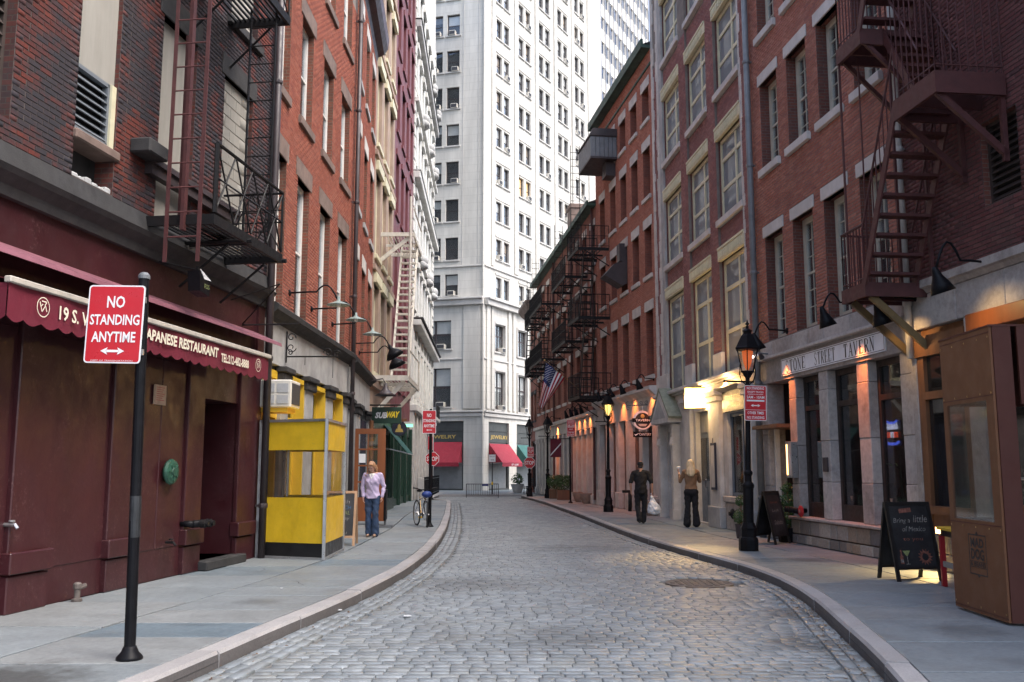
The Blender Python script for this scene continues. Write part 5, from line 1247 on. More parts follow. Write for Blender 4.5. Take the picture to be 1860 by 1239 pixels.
for a,c in ((0,.16),(1.5,1.85),(3.4,3.8),(6.2,6.7)):
    b = MB(); b.box(a,c,-.04,.4,0,3.745); b.build('stone_pier', ['granite'], R1.root, bevel=.012)
wall(R1, 'shop_wall', .16, R1.L, 0, 3.745, [(.3,1.45,.95,3.3),(1.9,3.3,.95,3.5),(3.9,6.1,.1,3.2)], ['woodbrown','woodbrown'], y0=.08, depth=.3, top=False)
f = MB(); f.box(.16,.34,-.02,.1,.55,3.3); f.box(1.36,1.52,-.02,.1,.55,3.3); f.box(.16,1.52,-.06,.12,3.3,3.62); f.box(.34,1.36,-.03,.1,2.62,2.74); f.box(.16,1.52,-.08,.1,.85,.97); f.box(.34,1.36,0,.1,.55,.85)
sw = f.build('shop_window', ['woodbrown'], R1.root)
for z0,z1 in ((.97,2.62),(2.74,3.3)):
    p = MB(); p.box(.34,1.36,.04,.046,z0,z1); p.build('pane', ['glass_dark'], sw)
p = MB(); p.box(.3,1.45,.36,.37,.95,3.3); p.build('window_back', ['interior_warm'], sw)
for z in (2.35,1.95,1.55,1.15): p = MB(); p.box(.9,1.36,.16,.2,z,z+.02); p.build('display_rail', ['black'], sw)
p = MB(); p.box(.86,1.3,.3,.31,1.0,2.6); p.build('display_panel', ['stone_lt'], sw)
p = MB(); p.box(.75,1.25,.18,.19,2.78,3.2); pp = p.build('window_poster', ['signwhite'], sw); txt(pp, 'OPEN', 1.0, 2.98, .4, .24, .178, 'redpaint')
b = MB(); b.box(.16,1.5,-.05,.1,0,.55); lw_ = b.build('base_wall', ['mortar_dark'], R1.root)
for (z0,z1) in ((.0,.27),(.27,.55)):
    x = .17
    while x < 1.48: w = min(rb_.uniform(.25,.45),1.5-x); b = MB(); b.box(x+.005,x+w-.005,-.08,-.03,z0+.005,z1-.005); b.build('foundation_stone', ['foundation'], lw_, bevel=.012); x += w
window(R1, 1.9, 3.3, .95, 3.5, dict(name='R1s', depth=.12, fw=.1, frame='orange', rows=[0,.75,1], room=.17, back='interior_warm', glass='glass_dark'))
b = MB(); b.box(1.7,3.4,-.14,.1,3.5,3.75); b.build('window_head', ['orange'], R1.root, bevel=.01)
b = MB(); b.box(3.9,6.1,.3,.36,.1,3.2); b.build('door', ['darkwood'], R1.root)
gp = gutter_pipe(R1, .12, 3.3, 15, .06, 'stone_lt', 'pale narrow downpipe at the joint of the tavern and the dark brick building', .1)
# ------------------------------------------------------------------ fire escapes
def cyl(p, q, r, n=5): b = MB(); b.tube([p, q], r, n); return b
def rails(t, segs, z, h, mat, step=.12, near=True, r=.011, mid=False):
    """segs: list of ((x,y),(x,y)); top rail, bottom rail and balusters"""
    for (p, q) in segs:
        L = math.hypot(q[0]-p[0], q[1]-p[1]); k = max(1, int(L/step))
        b = MB(); b.tube([(p[0],p[1],z+h),(q[0],q[1],z+h)], .02, 6); b.tube([(p[0],p[1],z+.1),(q[0],q[1],z+.1)], .012, 5)
        if mid: b.tube([(p[0],p[1],z+h*.55),(q[0],q[1],z+h*.55)], .012, 5)
        if not near:
            for i in range(k+1): u = i/k; x = p[0]+(q[0]-p[0])*u; y = p[1]+(q[1]-p[1])*u; b.tube([(x,y,z),(x,y,z+h)], r, 4)
            tag(b.build('railing', [mat], t), kind='stuff'); continue
        rl = b.build('railing', [mat], t); m = cyl((0,0,0),(0,0,h),r).mesh('baluster',[mat])
        for i in range(k+1): u = i/k; link('baluster', m, rl, (p[0]+(q[0]-p[0])*u, p[1]+(q[1]-p[1])*u, z))
def platform(t, x0, x1, out, z, mat, slat=.065, beam=.12, near=True, along=True, name='platform'):
    b = MB()
    b.box(x0,x1,-out,-out+.05,z-beam,z+.02); b.box(x0,x0+.05,-out+.05,-.03,z-beam,z+.02); b.box(x1-.05,x1,-out+.05,-.03,z-beam,z+.02)
    b.box((x0+x1)/2-.02,(x0+x1)/2+.02,-out+.05,-.03,z-beam,z-.03)
    o = b.build(name, [mat], t)
    if along: k = int((out-.1)/slat); m = MB().box(x0+.05,x1-.05,-.015,.015,-.025,.0).mesh('slat',[mat]); P = [(0,-out+.08+i*slat,z) for i in range(k)]
    else: k = int((x1-x0-.1)/slat); m = MB().box(-.015,.015,-out+.05,-.03,-.025,.0).mesh('slat',[mat]); P = [(x0+.08+i*slat,0,z) for i in range(k)]
    if near:
        for p in P: link('slat', m, o, p)
    else:
        b = MB()
        for p in P:
            (b.box(x0+.05,x1-.05,p[1]-.015,p[1]+.015,z-.025,z) if along else b.box(p[0]-.015,p[0]+.015,-out+.05,-.03,z-.025,z))
        tag(b.build('slat_run', [mat], o), kind='stuff')
    return o
def stair(t, p0, p1, y0, y1, n, mat, hand=True, tw=.2):
    """p0, p1: (x, z) of the stringer ends; treads span y0..y1"""
    s = MB()
    for y in (y0, y1): s.bar((p0[0],y,p0[1]),(p1[0],y,p1[1]),.03,.13)
    o = s.build('stringer', [mat], t); m = MB().box(-tw/2,tw/2,y0+.02,y1-.02,-.045,0).mesh('tread',[mat])
    for i in range(n):
        u = (i+.6)/n; link('tread', m, o, (p0[0]+(p1[0]-p0[0])*u, 0, p0[1]+(p1[1]-p0[1])*u))
    if hand:
        h = MB()
        for y in (y0, y1): h.tube([(p0[0],y,p0[1]+.85),(p1[0],y,p1[1]+.85)], .018, 6)
        hr = h.build('handrail', [mat], t); bm_ = cyl((0,0,0),(0,0,.85),.01).mesh('baluster',[mat])
        for y in (y0,y1):
            for i in range(n+1): u = i/n; link('baluster', bm_, hr, (p0[0]+(p1[0]-p0[0])*u, y, p0[1]+(p1[1]-p0[1])*u))
def ladder(t, x, y0, y1, z0, z1, mat, lean=0, rung=.3, r=.022):
    """ladder in the plane across the wall, rails at y0 and y1"""
    b = MB()
    for y in (y0,y1): b.bar((x,y,z0),(x+lean,y,z1),.05,.02)
    o = b.build('ladder', [mat], t); m = cyl((0,y0,0),(0,y1,0),.012).mesh('rung',[mat]); k = int((z1-z0)/rung)
    for i in range(1,k): link('rung', m, o, (x+lean*i/k, 0, z0+(z1-z0)*i/k))
    return o

# near left: iron balcony with a red drop ladder
fl = L1.thing('fire_escape', 'black iron fire escape balcony with red drop ladder above the burgundy awning', 'fire escape', X(0), 0, 0)
platform(fl, 2.4, 4.85, 1.05, 4.95, 'iron', .085); platform(fl, 2.4, 4.85, 1.05, 9.0, 'iron', .085, near=False)
br = MB()
for x in (3.5, 4.85):
    cyl((x,-1.12,4.86),(x,-.0,4.86),.035,6).build('beam', ['iron'], fl); cyl((x,-.75,4.82),(x,-.02,4.2),.02).build('bracket', ['iron'], fl); cyl((x,-.75,8.9),(x,-.02,8.2),.02).build('bracket', ['iron'], fl)
rl = MB(); zt = 5.98
rl.tube([(2.45,-1.03,zt),(4.83,-1.03,zt)], .026, 6); rl.tube([(4.83,-1.03,zt),(4.83,-.02,zt)], .02, 6); rl.tube([(2.45,-1.03,5.0),(2.45,-1.03,zt)], .035, 6); rl.tube([(4.83,-1.03,5.0),(4.83,-1.03,zt)], .02, 6)
rl.tube([(2.45,-1.03,5.5),(4.83,-1.03,5.5)], .014, 5); rl.tube([(4.83,-1.03,5.5),(4.83,-.02,5.5)], .014, 5); rl.tube([(4.83,-1.03,5.7),(4.83,-.02,5.7)], .012, 5)
R_ = rl.build('railing', ['iron'], fl)
for x0,x1 in ((2.45,3.64),(3.64,4.83)):
    m = (x0+x1)/2
    for a,c in (((x0,5.0),(m,zt)),((m,zt),(x1,5.0)),((x0,zt),(m,5.0)),((m,5.0),(x1,zt))):
        cyl((a[0],-1.03,a[1]),(c[0],-1.03,c[1]),.014).build('brace', ['iron'], R_)
for a,c in (((-1.03,5.0),(-.5,zt)),((-.5,zt),(-.02,5.0)),((-1.03,zt),(-.5,5.0))): cyl((4.83,a[0],a[1]),(4.83,c[0],c[1]),.013).build('brace', ['iron'], R_)
for y in (-.75,-.6,-.45,-.3): cyl((4.83,y,5.0),(4.83,y,zt),.009).build('baluster', ['iron'], R_)
ladder(fl, 2.12, -.98, -.52, 4.25, 12.4, 'rediron', lean=.05, rung=.33)
b = MB(); b.bar((2.38,-.62,4.75),(2.38,-.62,12.4),.09,.05); b.bar((2.52,-.5,4.95),(2.52,-.5,7.6),.07,.05); b.build('ladder_guide', ['rediron'], fl)
ladder(fl, 4.5, -.95, -.52, 4.95, 9.0, 'iron', rung=.3)
rl = MB(); zt = 10.0
rl.tube([(2.45,-1.03,zt),(4.83,-1.03,zt),(4.83,-.02,zt)], .02, 6)
for x in (2.45,3.64,4.83): rl.tube([(x,-1.03,9.0),(x,-1.03,zt)], .018, 5)
for a,c in (((2.45,9),(3.64,zt)),((3.64,9),(4.83,zt)),((2.45,zt),(3.64,9)),((3.64,zt),(4.83,9))): rl.tube([(a[0],-1.03,a[1]),(c[0],-1.03,c[1])],.013,5)
rl.build('railing', ['iron'], fl)
b = MB(); b.sphere((3.1,-.6,5.08),.14,8,0,1.3,1,.6); b.box(3.3,3.9,-.75,-.45,4.97,5.03); b.build('bundled_rags', ['darkwood'], fl)

# big red stair on the right
fr2 = R2.thing('fire_escape', 'oxide red fire escape with switchback stairs beside the tavern sign', 'fire escape', 0, 0, 0)
def P1(): pass
platform(fr2, 6.75, 7.55, 1.06, 4.42, 'rediron', .07, .2); platform(fr2, 8.66, 9.78, 1.06, 6.92, 'rediron', .07, .29); platform(fr2, 6.97, 7.8, 1.06, 8.5, 'rediron', .07, .24); platform(fr2, 8.66, 9.6, 1.06, 10.7, 'rediron', .075, .2, near=False)
stair(fr2, (7.5,4.42), (8.72,6.9), -1.04, -.2, 9, 'rediron'); stair(fr2, (8.72,6.9), (7.75,8.5), -.66, -.04, 7, 'rediron'); stair(fr2, (7.75,8.5), (8.72,10.7), -1.04, -.2, 8, 'rediron')
rails(fr2, [((6.78,-1.03),(7.5,-1.03)), ((6.78,-.05),(6.78,-1.03))], 4.42, .95, 'rediron', .09)
rails(fr2, [((7.0,-1.03),(7.75,-1.03)), ((7.0,-.05),(7.0,-1.03))], 8.5, .95, 'rediron', .1)
rails(fr2, [((8.8,-1.03),(9.75,-1.03)), ((9.75,-1.03),(9.75,-.05))], 6.94, 1.6, 'rediron', .12)
for x,z in ((7.02,8.3),(7.75,8.3)): b = MB(); b.bar((x,-.95,z),(x,-.03,z-.9),.05,.07); b.build('bracket', ['rediron'], fr2)
for x,z in ((8.72,6.66),(9.7,6.66)): b = MB(); b.bar((x,-1.0,z),(x,-.03,z-.85),.06,.09); b.build('bracket', ['rediron'], fr2); b = MB(); b.bar((x,-.05,z+.0),(x,-.05,z-.95),.06,.07); b.build('bracket_post', ['rediron'], fr2)
mk('mustard', M_plain('dull mustard paint', (0.20, 0.13, 0.05), 0.6, 0.3, 4, dirt=0.7, dcol=(0.09,0.07,0.05)))
for x in (6.85,7.45): b = MB(); b.bar((x,-.92,4.24),(x,-.0,3.42),.06,.11); b.build('lower_brace', ['mustard'], fr2)
b = MB(); [MB().bar((x,y,4.42),(x,y,8.3),w,w).build('upright', ['rediron'], fr2) for x,y,w in ((7.8,-.08,.05),(7.0,-1.03,.03),(7.2,-.8,.02),(7.5,-.42,.04))]

# iron fire escapes over the long row and on the orange house: smaller in view
def far_escape(F, x0, x1, zs, out, label, lads, mat='iron', group='black fire escapes on the far brick row'):
    t = F.thing('fire_escape', label, 'fire escape', x0, 0, 0, None); w = x1-x0
    for i,z in enumerate(zs):
        platform(t, 0, w, out, z, mat, .16, .1, near=False); rails(t, [((0,-out+.03),(w,-out+.03)),((.03,-out),(.03,-.03)),((w-.03,-out),(w-.03,-.03))], z, .95, mat, .16, near=False, r=.014, mid=True)
        for x in (.05,w-.05): cyl((x,-out*.8,z-.08),(x,-.02,z-.75),.025,4).build('bracket', [mat], t)
        if i+1 < len(zs):
            s = MB(); a = w*.25; c = w*.7; z2 = zs[i+1]
            for y in (-.95,-.5): s.bar((a,y,z),(c,y,z2),.03,.1); s.tube([(a,y,z+.8),(c,y,z2+.8)],.018,4)
            n = int((z2-z)/.27)
            for k in range(1,n): u = k/n; s.box(a+(c-a)*u-.09,a+(c-a)*u+.09,-.95,-.5,z+(z2-z)*u-.03,z+(z2-z)*u)
            tag(s.build('stair_flight', [mat], t), kind='stuff')
    for (x,za,zb) in lads: ladder(t, x, -out+.1, -out+.5, za, zb, mat)
    return t
far_escape(R4, .15, 2.35, (4.45,7.7,10.6), 1.35, 'tall black fire escape on the far bay of the orange brick house', [(.4,10.6,15.6)])
far_escape(R5, 5.8, 10.6, (7.25,10.2), 1.25, 'long black fire escape at the middle of the far brick row', [(.5,10.2,13.6),(2.4,4.2,7.2)])
far_escape(R5, 1.2, 3.6, (7.25,10.2), .95, 'narrow black fire escape at the far end of the brick row', [(.5,10.2,13.4)])
far_escape(R5, 13.2, 17.2, (7.3,10.3), 1.1, 'black fire escape on the near part of the low brick row', [(.5,10.3,13.6)])
bx = R4.thing('roof_balcony', 'grey metal enclosed balcony box high on the orange brick house', 'balcony', 1.5, 0, 13.95)
b = MB(); b.box(0,2.3,-1.1,0,0,.08); b.box(0,2.3,-1.1,0,.9,.95); b.build('floor_frame', ['pipe'], bx)
b = MB(); b.prism([(0,.95),(-1.15,.95),(-1.0,1.25),(0,1.25)][::-1], 'x', -.04, 2.34); b.build('hood', ['pipe'], bx)
m1 = MB().box(0,.215,-.02,.02,.0,.81).mesh('panel',['louver'])
for i in range(10): link('panel', m1, bx, (.01+i*.229,-1.08,.085))
m2 = MB().box(-.02,.02,0,.16,0,.81).mesh('panel',['pipegrey'])
for i in range(6): link('panel', m2, bx, (2.28,-1.06+i*.175,.085)); link('panel', m2, bx, (.02,-1.06+i*.175,.085))
b = MB(); b.box(1.3,2.0,-.4,0,-.6,-.02); b.build('duct', ['pipe'], bx)
dk = R4.thing('exhaust_hood', 'dark metal exhaust hood sticking out of a window of the orange brick house', 'hood', 4.62, 0, 8.6)
b = MB(); b.prism([(0,0),(-.2,-.1),(-.9,.3),(-.5,.75),(0,.9)][::-1], 'x', -.38, .38); b.build('hood', ['pipe'], dk); b = MB(); b.box(-.2,.2,-.25,.1,.9,1.6); b.build('duct', ['pipe'], dk)
# white ladder on the peach building
wf = L4.thing('fire_escape', 'white painted fire ladder and balcony on the peach building', 'fire escape', .3, 0, 0)
platform(wf, 0, 4.5, 1.25, 4.65, 'whiteiron', .12, .16); platform(wf, 1.5, 4.8, 1.25, 10.0, 'whiteiron', .12, .12, near=False)
s = MB()
for y in (-1.2,-.62): s.bar((.5,y,4.65),(3.4,y,10.0),.07,.12)
so = s.build('ladder', ['whiteiron'], wf); m = MB().box(-.1,.1,-1.2,-.62,-.03,.03).mesh('tread',['whiteiron'])
for i in range(1,20): link('tread', m, so, (.5+2.9*i/20,0,4.65+5.35*i/20))
s = MB(); s.tube([(.3,-1.22,4.65),(.3,-1.22,11)], .045, 6); s.tube([(4.5,-1.22,4.65),(4.5,-1.22,5.6)], .03, 6); s.tube([(.3,-1.22,5.6),(4.5,-1.22,5.6)],.025,6); s.tube([(1.5,-1.22,10.9),(4.8,-1.22,10.9)],.025,6); s.build('railing', ['whiteiron'], wf)
s = MB(); [MB().bar(p,q,.06,.14).build('bracket', ['whiteiron'], wf) for p,q in (((.2,-1.1,4.5),(.2,-.02,3.3)),((4.2,-1.1,4.5),(4.2,-.02,3.3)),((1.6,-1.1,9.9),(1.6,-.02,9.0)))]

# ------------------------------------------------------------------ awning of the restaurant
aw = L1.thing('awning', 'burgundy scalloped awning lettered Japanese Restaurant over the maroon shopfront', 'awning', X(0), 0, 0)
x0, x1, of, zb = -1.02, 5.46, .62, 3.38
b = MB(); b.quad((x0,-of,zb),(x1,-of,zb),(x1,.02,zb+.2),(x0,.02,zb+.2)); b.quad((x0,.02,zb+.17),(x1,.02,zb+.17),(x1,-of,zb-.02),(x0,-of,zb-.02)); b.build('canopy', ['awning'], aw)
b = MB(); b.box(x0-.02,x1+.02,-of-.05,-of+.03,zb-.03,zb+.035); b.build('front_bar', ['alu_dull'] if 'alu_dull' in MT else [mk('alu_dull', M_plain('dull cream bar', (0.50,0.46,0.40), .5, .2, 4, dirt=.3, dcol=(.25,.2,.16)))], aw, bevel=.01)
def scallop(xa, xb, n, zt, zlow, y, axis='x'):
    b = MB(); pts = []
    for i in range(n):
        for k in range(6):
            u = (i + k/6)/n; pts.append((xa+(xb-xa)*u, zlow - .045*math.sin(math.pi*k/6)))
    pts.append((xb, zlow)); nb = len(b.v)
    for i,(x,z) in enumerate(pts):
        wv = .012*math.sin(x*7)
        b.v += [(x,y+wv,zt),(x,y+wv,z)] if axis == 'x' else [(y,x,zt),(y,x,z)]
    for i in range(len(pts)-1): b.face((2*i+1,2*i+3,2*i+2,2*i))
    return b
sc = scallop(x0, x1, 24, zb-.03, 3.02, -of-.01); va = sc.build('valance', ['awning'], aw)
sc = scallop(-of, .0, 3, zb-.03, 3.02, x0, 'y'); sc.build('valance', ['awning'], aw)
md = va.data; so_ = va.modifiers.new('thick','SOLIDIFY'); so_.thickness = .006
yT = -of-.036
txt(va, '19 S. WILLIAM ST.', .52, 3.18, 1.5, .15, yT, 'textcream', bold=.02)
txt(va, 'JAPANESE RESTAURANT', 2.5, 3.19, 2.08, .185, yT, 'textcream', bold=.035, shear=.05)
txt(va, 'TEL:212-482-8888', 4.12, 3.16, .98, .13, yT, 'textcream', bold=.03)
for cx in (-.5, 4.98):
    b = MB(); r0 = .095; k = 20
    for i in range(k):
        a0 = 2*math.pi*i/k; a1 = 2*math.pi*(i+1)/k
        b.quad((cx+math.cos(a0)*r0,yT,3.19+math.sin(a0)*r0),(cx+math.cos(a0)*(r0+.01),yT,3.19+math.sin(a0)*(r0+.01)),(cx+math.cos(a1)*(r0+.01),yT,3.19+math.sin(a1)*(r0+.01)),(cx+math.cos(a1)*r0,yT,3.19+math.sin(a1)*r0))
    for (p,q) in (((-.06,.05),(-.02,-.05)),((-.02,-.05),(.03,.02)),((.03,.02),(.06,-.04)),((-.03,.06),(.05,.06)),((.05,.06),(.02,.02)),((-.05,0),(-.01,.03))):
        d = Vector((q[0]-p[0],0,q[1]-p[1])).normalized(); nn = Vector((-d.z,0,d.x))*.006
        P_ = Vector((cx+p[0],yT-.001,3.19+p[1])); Q_ = Vector((cx+q[0],yT-.001,3.19+q[1])); b.quad(P_+nn,Q_+nn,Q_-nn,P_-nn)
    b.build('emblem', ['textcream'], va)
b = MB()
for x in (-.8,2.2,5.2): b.tube([(x,.03,3.3),(x,-of,zb-.02)], .016, 6)
b.build('arm', ['pipe'], aw)
hd = L1.thing('awning_hood', 'faded pink red metal hood fixed over the burgundy awning', 'hood', X(0), 0, 0)
b = MB(); b.prism([(.06,3.96),(-.44,3.745),(-.46,3.685),(-.445,3.685),(-.425,3.735),(.06,3.94)], 'x', -3.0, 6.45); b.build('hood', ['hoodred'], hd)
tv = L1.thing('transom_lamp', 'small black box sign with pale triangle under the fire escape balcony', 'sign', X(2.9), -.62, 4.15)
b = MB(); b.box(-.06,.06,-.02,.02,.1,.2); b.tube([(0,.0,.15),(0,.6,.3)], .015, 6); b.build('arm', ['iron'], tv)
b = MB(); b.prism([(-.16,.12),(-.12,-.16),(.16,-.2),(.18,.02)], 'y', -.09, .09); pb = b.build('box', ['blackpaint'], tv)
b = MB(); b.prism([(-.16,.14),(.18,.03),(-.02,.02)], 'y', -.1, -.092); b.build('panel', ['signwhite'], pb); txt(pb, 'ESS', .07, -.07, .15, .06, -.0925, 'chalkgreen')
br2 = L1.thing('sign_bracket', 'bare black iron sign bracket on the maroon wall below the cornice', 'bracket', X(5.9), 0, 0)
b = MB(); b.tube([(0,.05,4.0),(0,-1.0,4.0)], .014, 6); b.tube([(0,.05,4.02),(-.5,-.8,4.6)], .012, 6); b.tube([(-.5,.05,4.35),(-.5,-.8,4.6)], .01, 6); b.build('bar', ['iron'], br2)
# things on the maroon wall
vg = L1.thing('fire_bell', 'round green bronze fire bell on the maroon wall', 'bell', X(3.5), .06, 1.5)
b = MB(); b.lathe([(.05,.0),(.05,.06),(.17,.06),(.185,.09),(.17,.125),(.12,.14),(.07,.145),(.06,.16),(.0001,.16)], 22, axis='y'); b.build('gong', ['valvegreen'], vg, smooth=False)
b = MB()
for k in range(8): a = k*math.pi/4; b.bar((math.cos(a)*.07,-.146,math.sin(a)*.07),(math.cos(a)*.13,-.142,math.sin(a)*.13),.02,.012)
b.build('rib', ['valvegreen'], vg)
sp = L1.thing('standpipe', 'black twin outlet standpipe connection low on the maroon wall', 'standpipe', X(4.05), .06, .73)
b = MB(); b.tube([(0,.0,0),(0,-.2,0)], .05, 10); b.tube([(-.03,-.2,0),(.3,-.24,0)], .055, 10); b.build('pipe', ['blackpaint'], sp, smooth=True)
for x in (.12,.3): b = MB(); b.lathe([(.05,0),(.062,.01),(.062,.09),(.04,.1),(.04,.14),(.0001,.14)], 12, (x,-.24,0), axis='y'); b.build('outlet', ['iron'], sp)
for (x,z,r,n_,lab) in ((3.6,.5,.03,'iron','small black hose tap low on the maroon wall'),(.12,.95,.035,'alu','small chrome wall tap at the left of the maroon wall')):
    t = L1.thing('wall_tap', lab, 'tap', X(x), .03, z); b = MB(); b.tube([(0,.04,0),(0,-.1,0),(0,-.13,-.04)], r*.6, 8); b.build('spout', [n_], t); b = MB(); b.lathe([(r,0),(r,.02)], 10, (0,-.06,.03)); b.build('handle', [n_], t)
hy = L1.thing('hose_connection', 'stubby rusted pipe stub rising from the pavement by the maroon wall', 'pipe', X(1.25), -.12, 0)
b = MB(); b.lathe([(.06,0),(.06,.03),(.035,.04),(.035,.14),(.05,.15),(.05,.2),(.03,.22),(.0001,.22)], 12); b.build('stub', ['rust'], hy); b = MB(); b.tube([(0,0,.15),(.12,-.02,.17)], .03, 8); b.build('spout', ['rust'], hy)
ps_ = L1.thing('notice', 'small paper notice pasted on the maroon wall behind the sign pole', 'notice', X(3.18), .0, 2.58)
b = MB(); b.box(-.16,.16,.012,.032,-.14,.14); nb = b.build('sheet', [mk('paper', M_plain('aged paper', (.52,.36,.26), .8, .2, 10))], ps_)
for i in range(7): b = MB(); b.box(-.11,.11-.03*(i%3),.0105,.012,.1-.03*i,.108-.03*i); b.build('print_line', ['redpaint'], nb)

# ------------------------------------------------------------------ lamps on brackets
def gooseneck(F, x, z, reach, drop, r, mat, label, shade='bell', light=None, side=0.0, rise=.25, group=None, glow=None, aim=None):
    t = F.thing('wall_lamp', label, 'wall lamp', x, 0, z, group)
    b = MB(); b.lathe([(.07,.0),(.07,.02),(.03,.05)], 12, axis='y'); b.build('wall_plate', [mat], t)
    pts = [(0,0,0),(side*.25,-reach*.4,0.02)]
    for k in range(7):
        a = math.pi*k/6; pts.append((side*(.5+.5*k/6), -reach*.55 - reach*.45*k/6, .02+rise*math.sin(a)-drop*.4*(k/6)**2))
    b = MB(); b.tube(pts, .018, 7); b.build('arm', [mat], t, smooth=True)
    ex, ey, ez = pts[-1]
    if shade == 'disc': prof = [(.02,.1),(.035,.02),(.07,-.0),(.22,-.06),(.24,-.075),(.23,-.075),(.06,-.02),(.0001,-.02)]
    else: prof = [(.03,.06),(.05,.0),(.07,-.08),(r*.75,-.2),(r,-.32),(r-.012,-.32),(r*.7,-.2),(.05,-.08),(.0001,-.06)]
    b = MB(); b.lathe(prof, 18, (0,0,0)); tl = 0 if shade == 'disc' else R(18)
    b.build('lamp_shade', [mat if shade != 'disc' else 'shadegreen'], t, (ex,ey,ez), (tl if aim is None else aim,0,0), smooth=True)
    b = MB(); b.sphere((0,0,-.16 if shade != 'disc' else -.06), .045, 8); b.build('bulb', [glow or 'signwhite'], t, (ex,ey,ez), (tl if aim is None else aim,0,0))
    if light:
        li = bpy.data.lights.new('lamp_light', 'SPOT'); li.energy = light[0]; li.color = light[1]; li.spot_size = R(light[2]); li.spot_blend = 1.0; li.shadow_soft_size = .04
        lo = link('lamp_light', li, t, (ex, light[4] if len(light) > 4 else ey, ez-.3)); tgt = Vector(light[3])-Vector((ex,light[4] if len(light) > 4 else ey,ez-.3)); lo.rotation_euler = tgt.to_track_quat('-Z','Y').to_euler()
    return t
mk('shadegreen', M_plain('green white enamel', (.22,.27,.25), .3, .1, 4))
for i,(x,ln) in enumerate(((1.5,'first'),(3.4,'second'),(5.6,'third'))):
    gooseneck(L2, x, 5.02, 1.0, .5, .2, 'blackpaint', ['gooseneck lamp with pale green disc shade nearest the downpipe','gooseneck lamp with pale green disc shade in the middle of the brick wall','gooseneck lamp with pale green disc shade furthest along the brick wall'][i], 'disc', rise=.18, group='gooseneck lamps with disc shades')
gooseneck(L3, .75, 4.98, 1.0, .25, .27, 'blackpaint', 'first of two big black bell lamps above the stone shopfront', rise=.22, aim=R(-30), group='black bell lamps over the second shopfront')
gooseneck(L3, 2.2, 4.9, 1.0, .3, .27, 'blackpaint', 'second of two big black bell lamps above the stone shopfront', rise=.22, aim=R(-25), group='black bell lamps over the second shopfront')
ORG = (1.0, 0.24, 0.05)
for i,(x,lab) in enumerate(((2.0,'black bell lamp shining orange on the word Stone'),(5.35,'black bell lamp shining orange on the word Tavern'))):
    gooseneck(R2, x, 4.5, .75, .35, .16, 'blackpaint', lab, light=(105, ORG, 62, (0,-.0,-2.4),-.34), glow='glow', rise=.2, group='bell lamps on the tavern front')
gooseneck(R2, 7.2, 4.25, .7, .35, .17, 'blackpaint', 'black bell lamp hanging under the red fire escape platform', rise=.15, light=(14,(1,.62,.25),95,(0,0,-.8)), glow='glow')
gooseneck(R1, 2.2, 4.42, .85, .4, .17, 'blackpaint', 'black bell lamp on a long curved arm left of the brown booth', rise=.3, light=(16,(1,.66,.28),110,(0.2,0,-1.2)), glow='glow')
gooseneck(R1, 4.5, 4.5, .85, .4, .2, 'blackpaint', 'large black bell lamp at the right edge above the brown booth', rise=.3, light=(14,(1,.66,.28),90,(0,0,-.9)), glow='glow')
for i,x in enumerate((2.4,4.4,6.0,8.2)):
    gooseneck(R4, x, 4.6, .6, .2, .13, 'blackpaint', ['black bell lamp lighting the stone cornice beside the fire escape','second black bell lamp over the orange lit cornice','third black bell lamp over the orange lit cornice','black bell lamp at the near end of the orange lit cornice'][i], rise=.15, light=(60, ORG, 95, (0,0,-2.2),-.36), glow='glow', group='bell lamps over the lit stone front')
for i,x in enumerate((14.1,15.4,16.7,18.0)):
    gooseneck(R5, x, 4.3, .6, .2, .12, 'blackpaint', ['farthest of the four small bell lamps over the far lit piers','third nearest small bell lamp over the far lit piers','second nearest small bell lamp over the far lit piers','nearest of the four small bell lamps over the far lit piers'][i], rise=.12, light=(42, ORG, 100, (0,0,-2.2),-.36), glow='glow', group='bell lamps over the far stone piers')
gooseneck(R5, 9.0, 4.2, .6, .2, .12, 'blackpaint', 'small orange lamp far down the row under the fire escape', rise=.12, light=(120, ORG, 95, (0,0,-2.2),-.36), glow='glow')
# twin flood lamp on the tavern pipe
tw = R2.thing('flood_lamp', 'small twin floodlight on a short arm by the grey downpipe', 'floodlight', .95, -.06, 4.12)
b = MB(); b.tube([(0,.06,0),(0,-.22,.02)], .02, 6); b.build('arm', ['pipegrey'], tw)
for s_ in (-1,1):
    b = MB(); b.lathe([(.03,.0),(.045,-.05),(.07,-.14),(.06,-.14),(.0001,-.1)], 12); b.build('lamp_head', ['pipe' if s_ > 0 else 'alu'], tw, (s_*.1,-.22,0), (R(35),R(s_*40),0))
b = MB(); b.sphere((0,0,0),.03,8); b.build('bulb', ['bulb'], tw, (-.15,-.28,-.05))
fl_ = bpy.data.lights.new('lamp_light','SPOT'); fl_.energy = 420; fl_.color = (1,.62,.22); fl_.spot_size = R(30); fl_.spot_blend = .9; fl_.shadow_soft_size = .06
fo = link('lamp_light', fl_, tw, (-.15,-.36,-.08)); fo.rotation_euler = (R2.M.inverted() @ Vector((3.15,18.2,-.13)) - Vector((.95-.15,-.06-.36,4.04))).to_track_quat('-Z','Y').to_euler()
# warm wall lamp on the plum house cornice
wl = R3.thing('wall_lamp', 'small bare glowing lamp on the stone cornice above the shop window', 'wall lamp', 8.1, -.1, 3.62)
b = MB(); b.lathe([(.05,0),(.05,.03)],10,axis='y'); b.tube([(0,0,0),(0,-.1,.02)],.015,6); b.build('bracket', ['pipe'], wl); b = MB(); b.sphere((0,-.12,.03),.06,10); b.build('bulb', ['lampbulb' if 'lampbulb' in MT else 'glow'], wl)
pl = bpy.data.lights.new('lamp_light','POINT'); pl.energy = 26; pl.color = (1,.55,.2); pl.shadow_soft_size = .07; link('lamp_light', pl, wl, (0,-.28,.05))

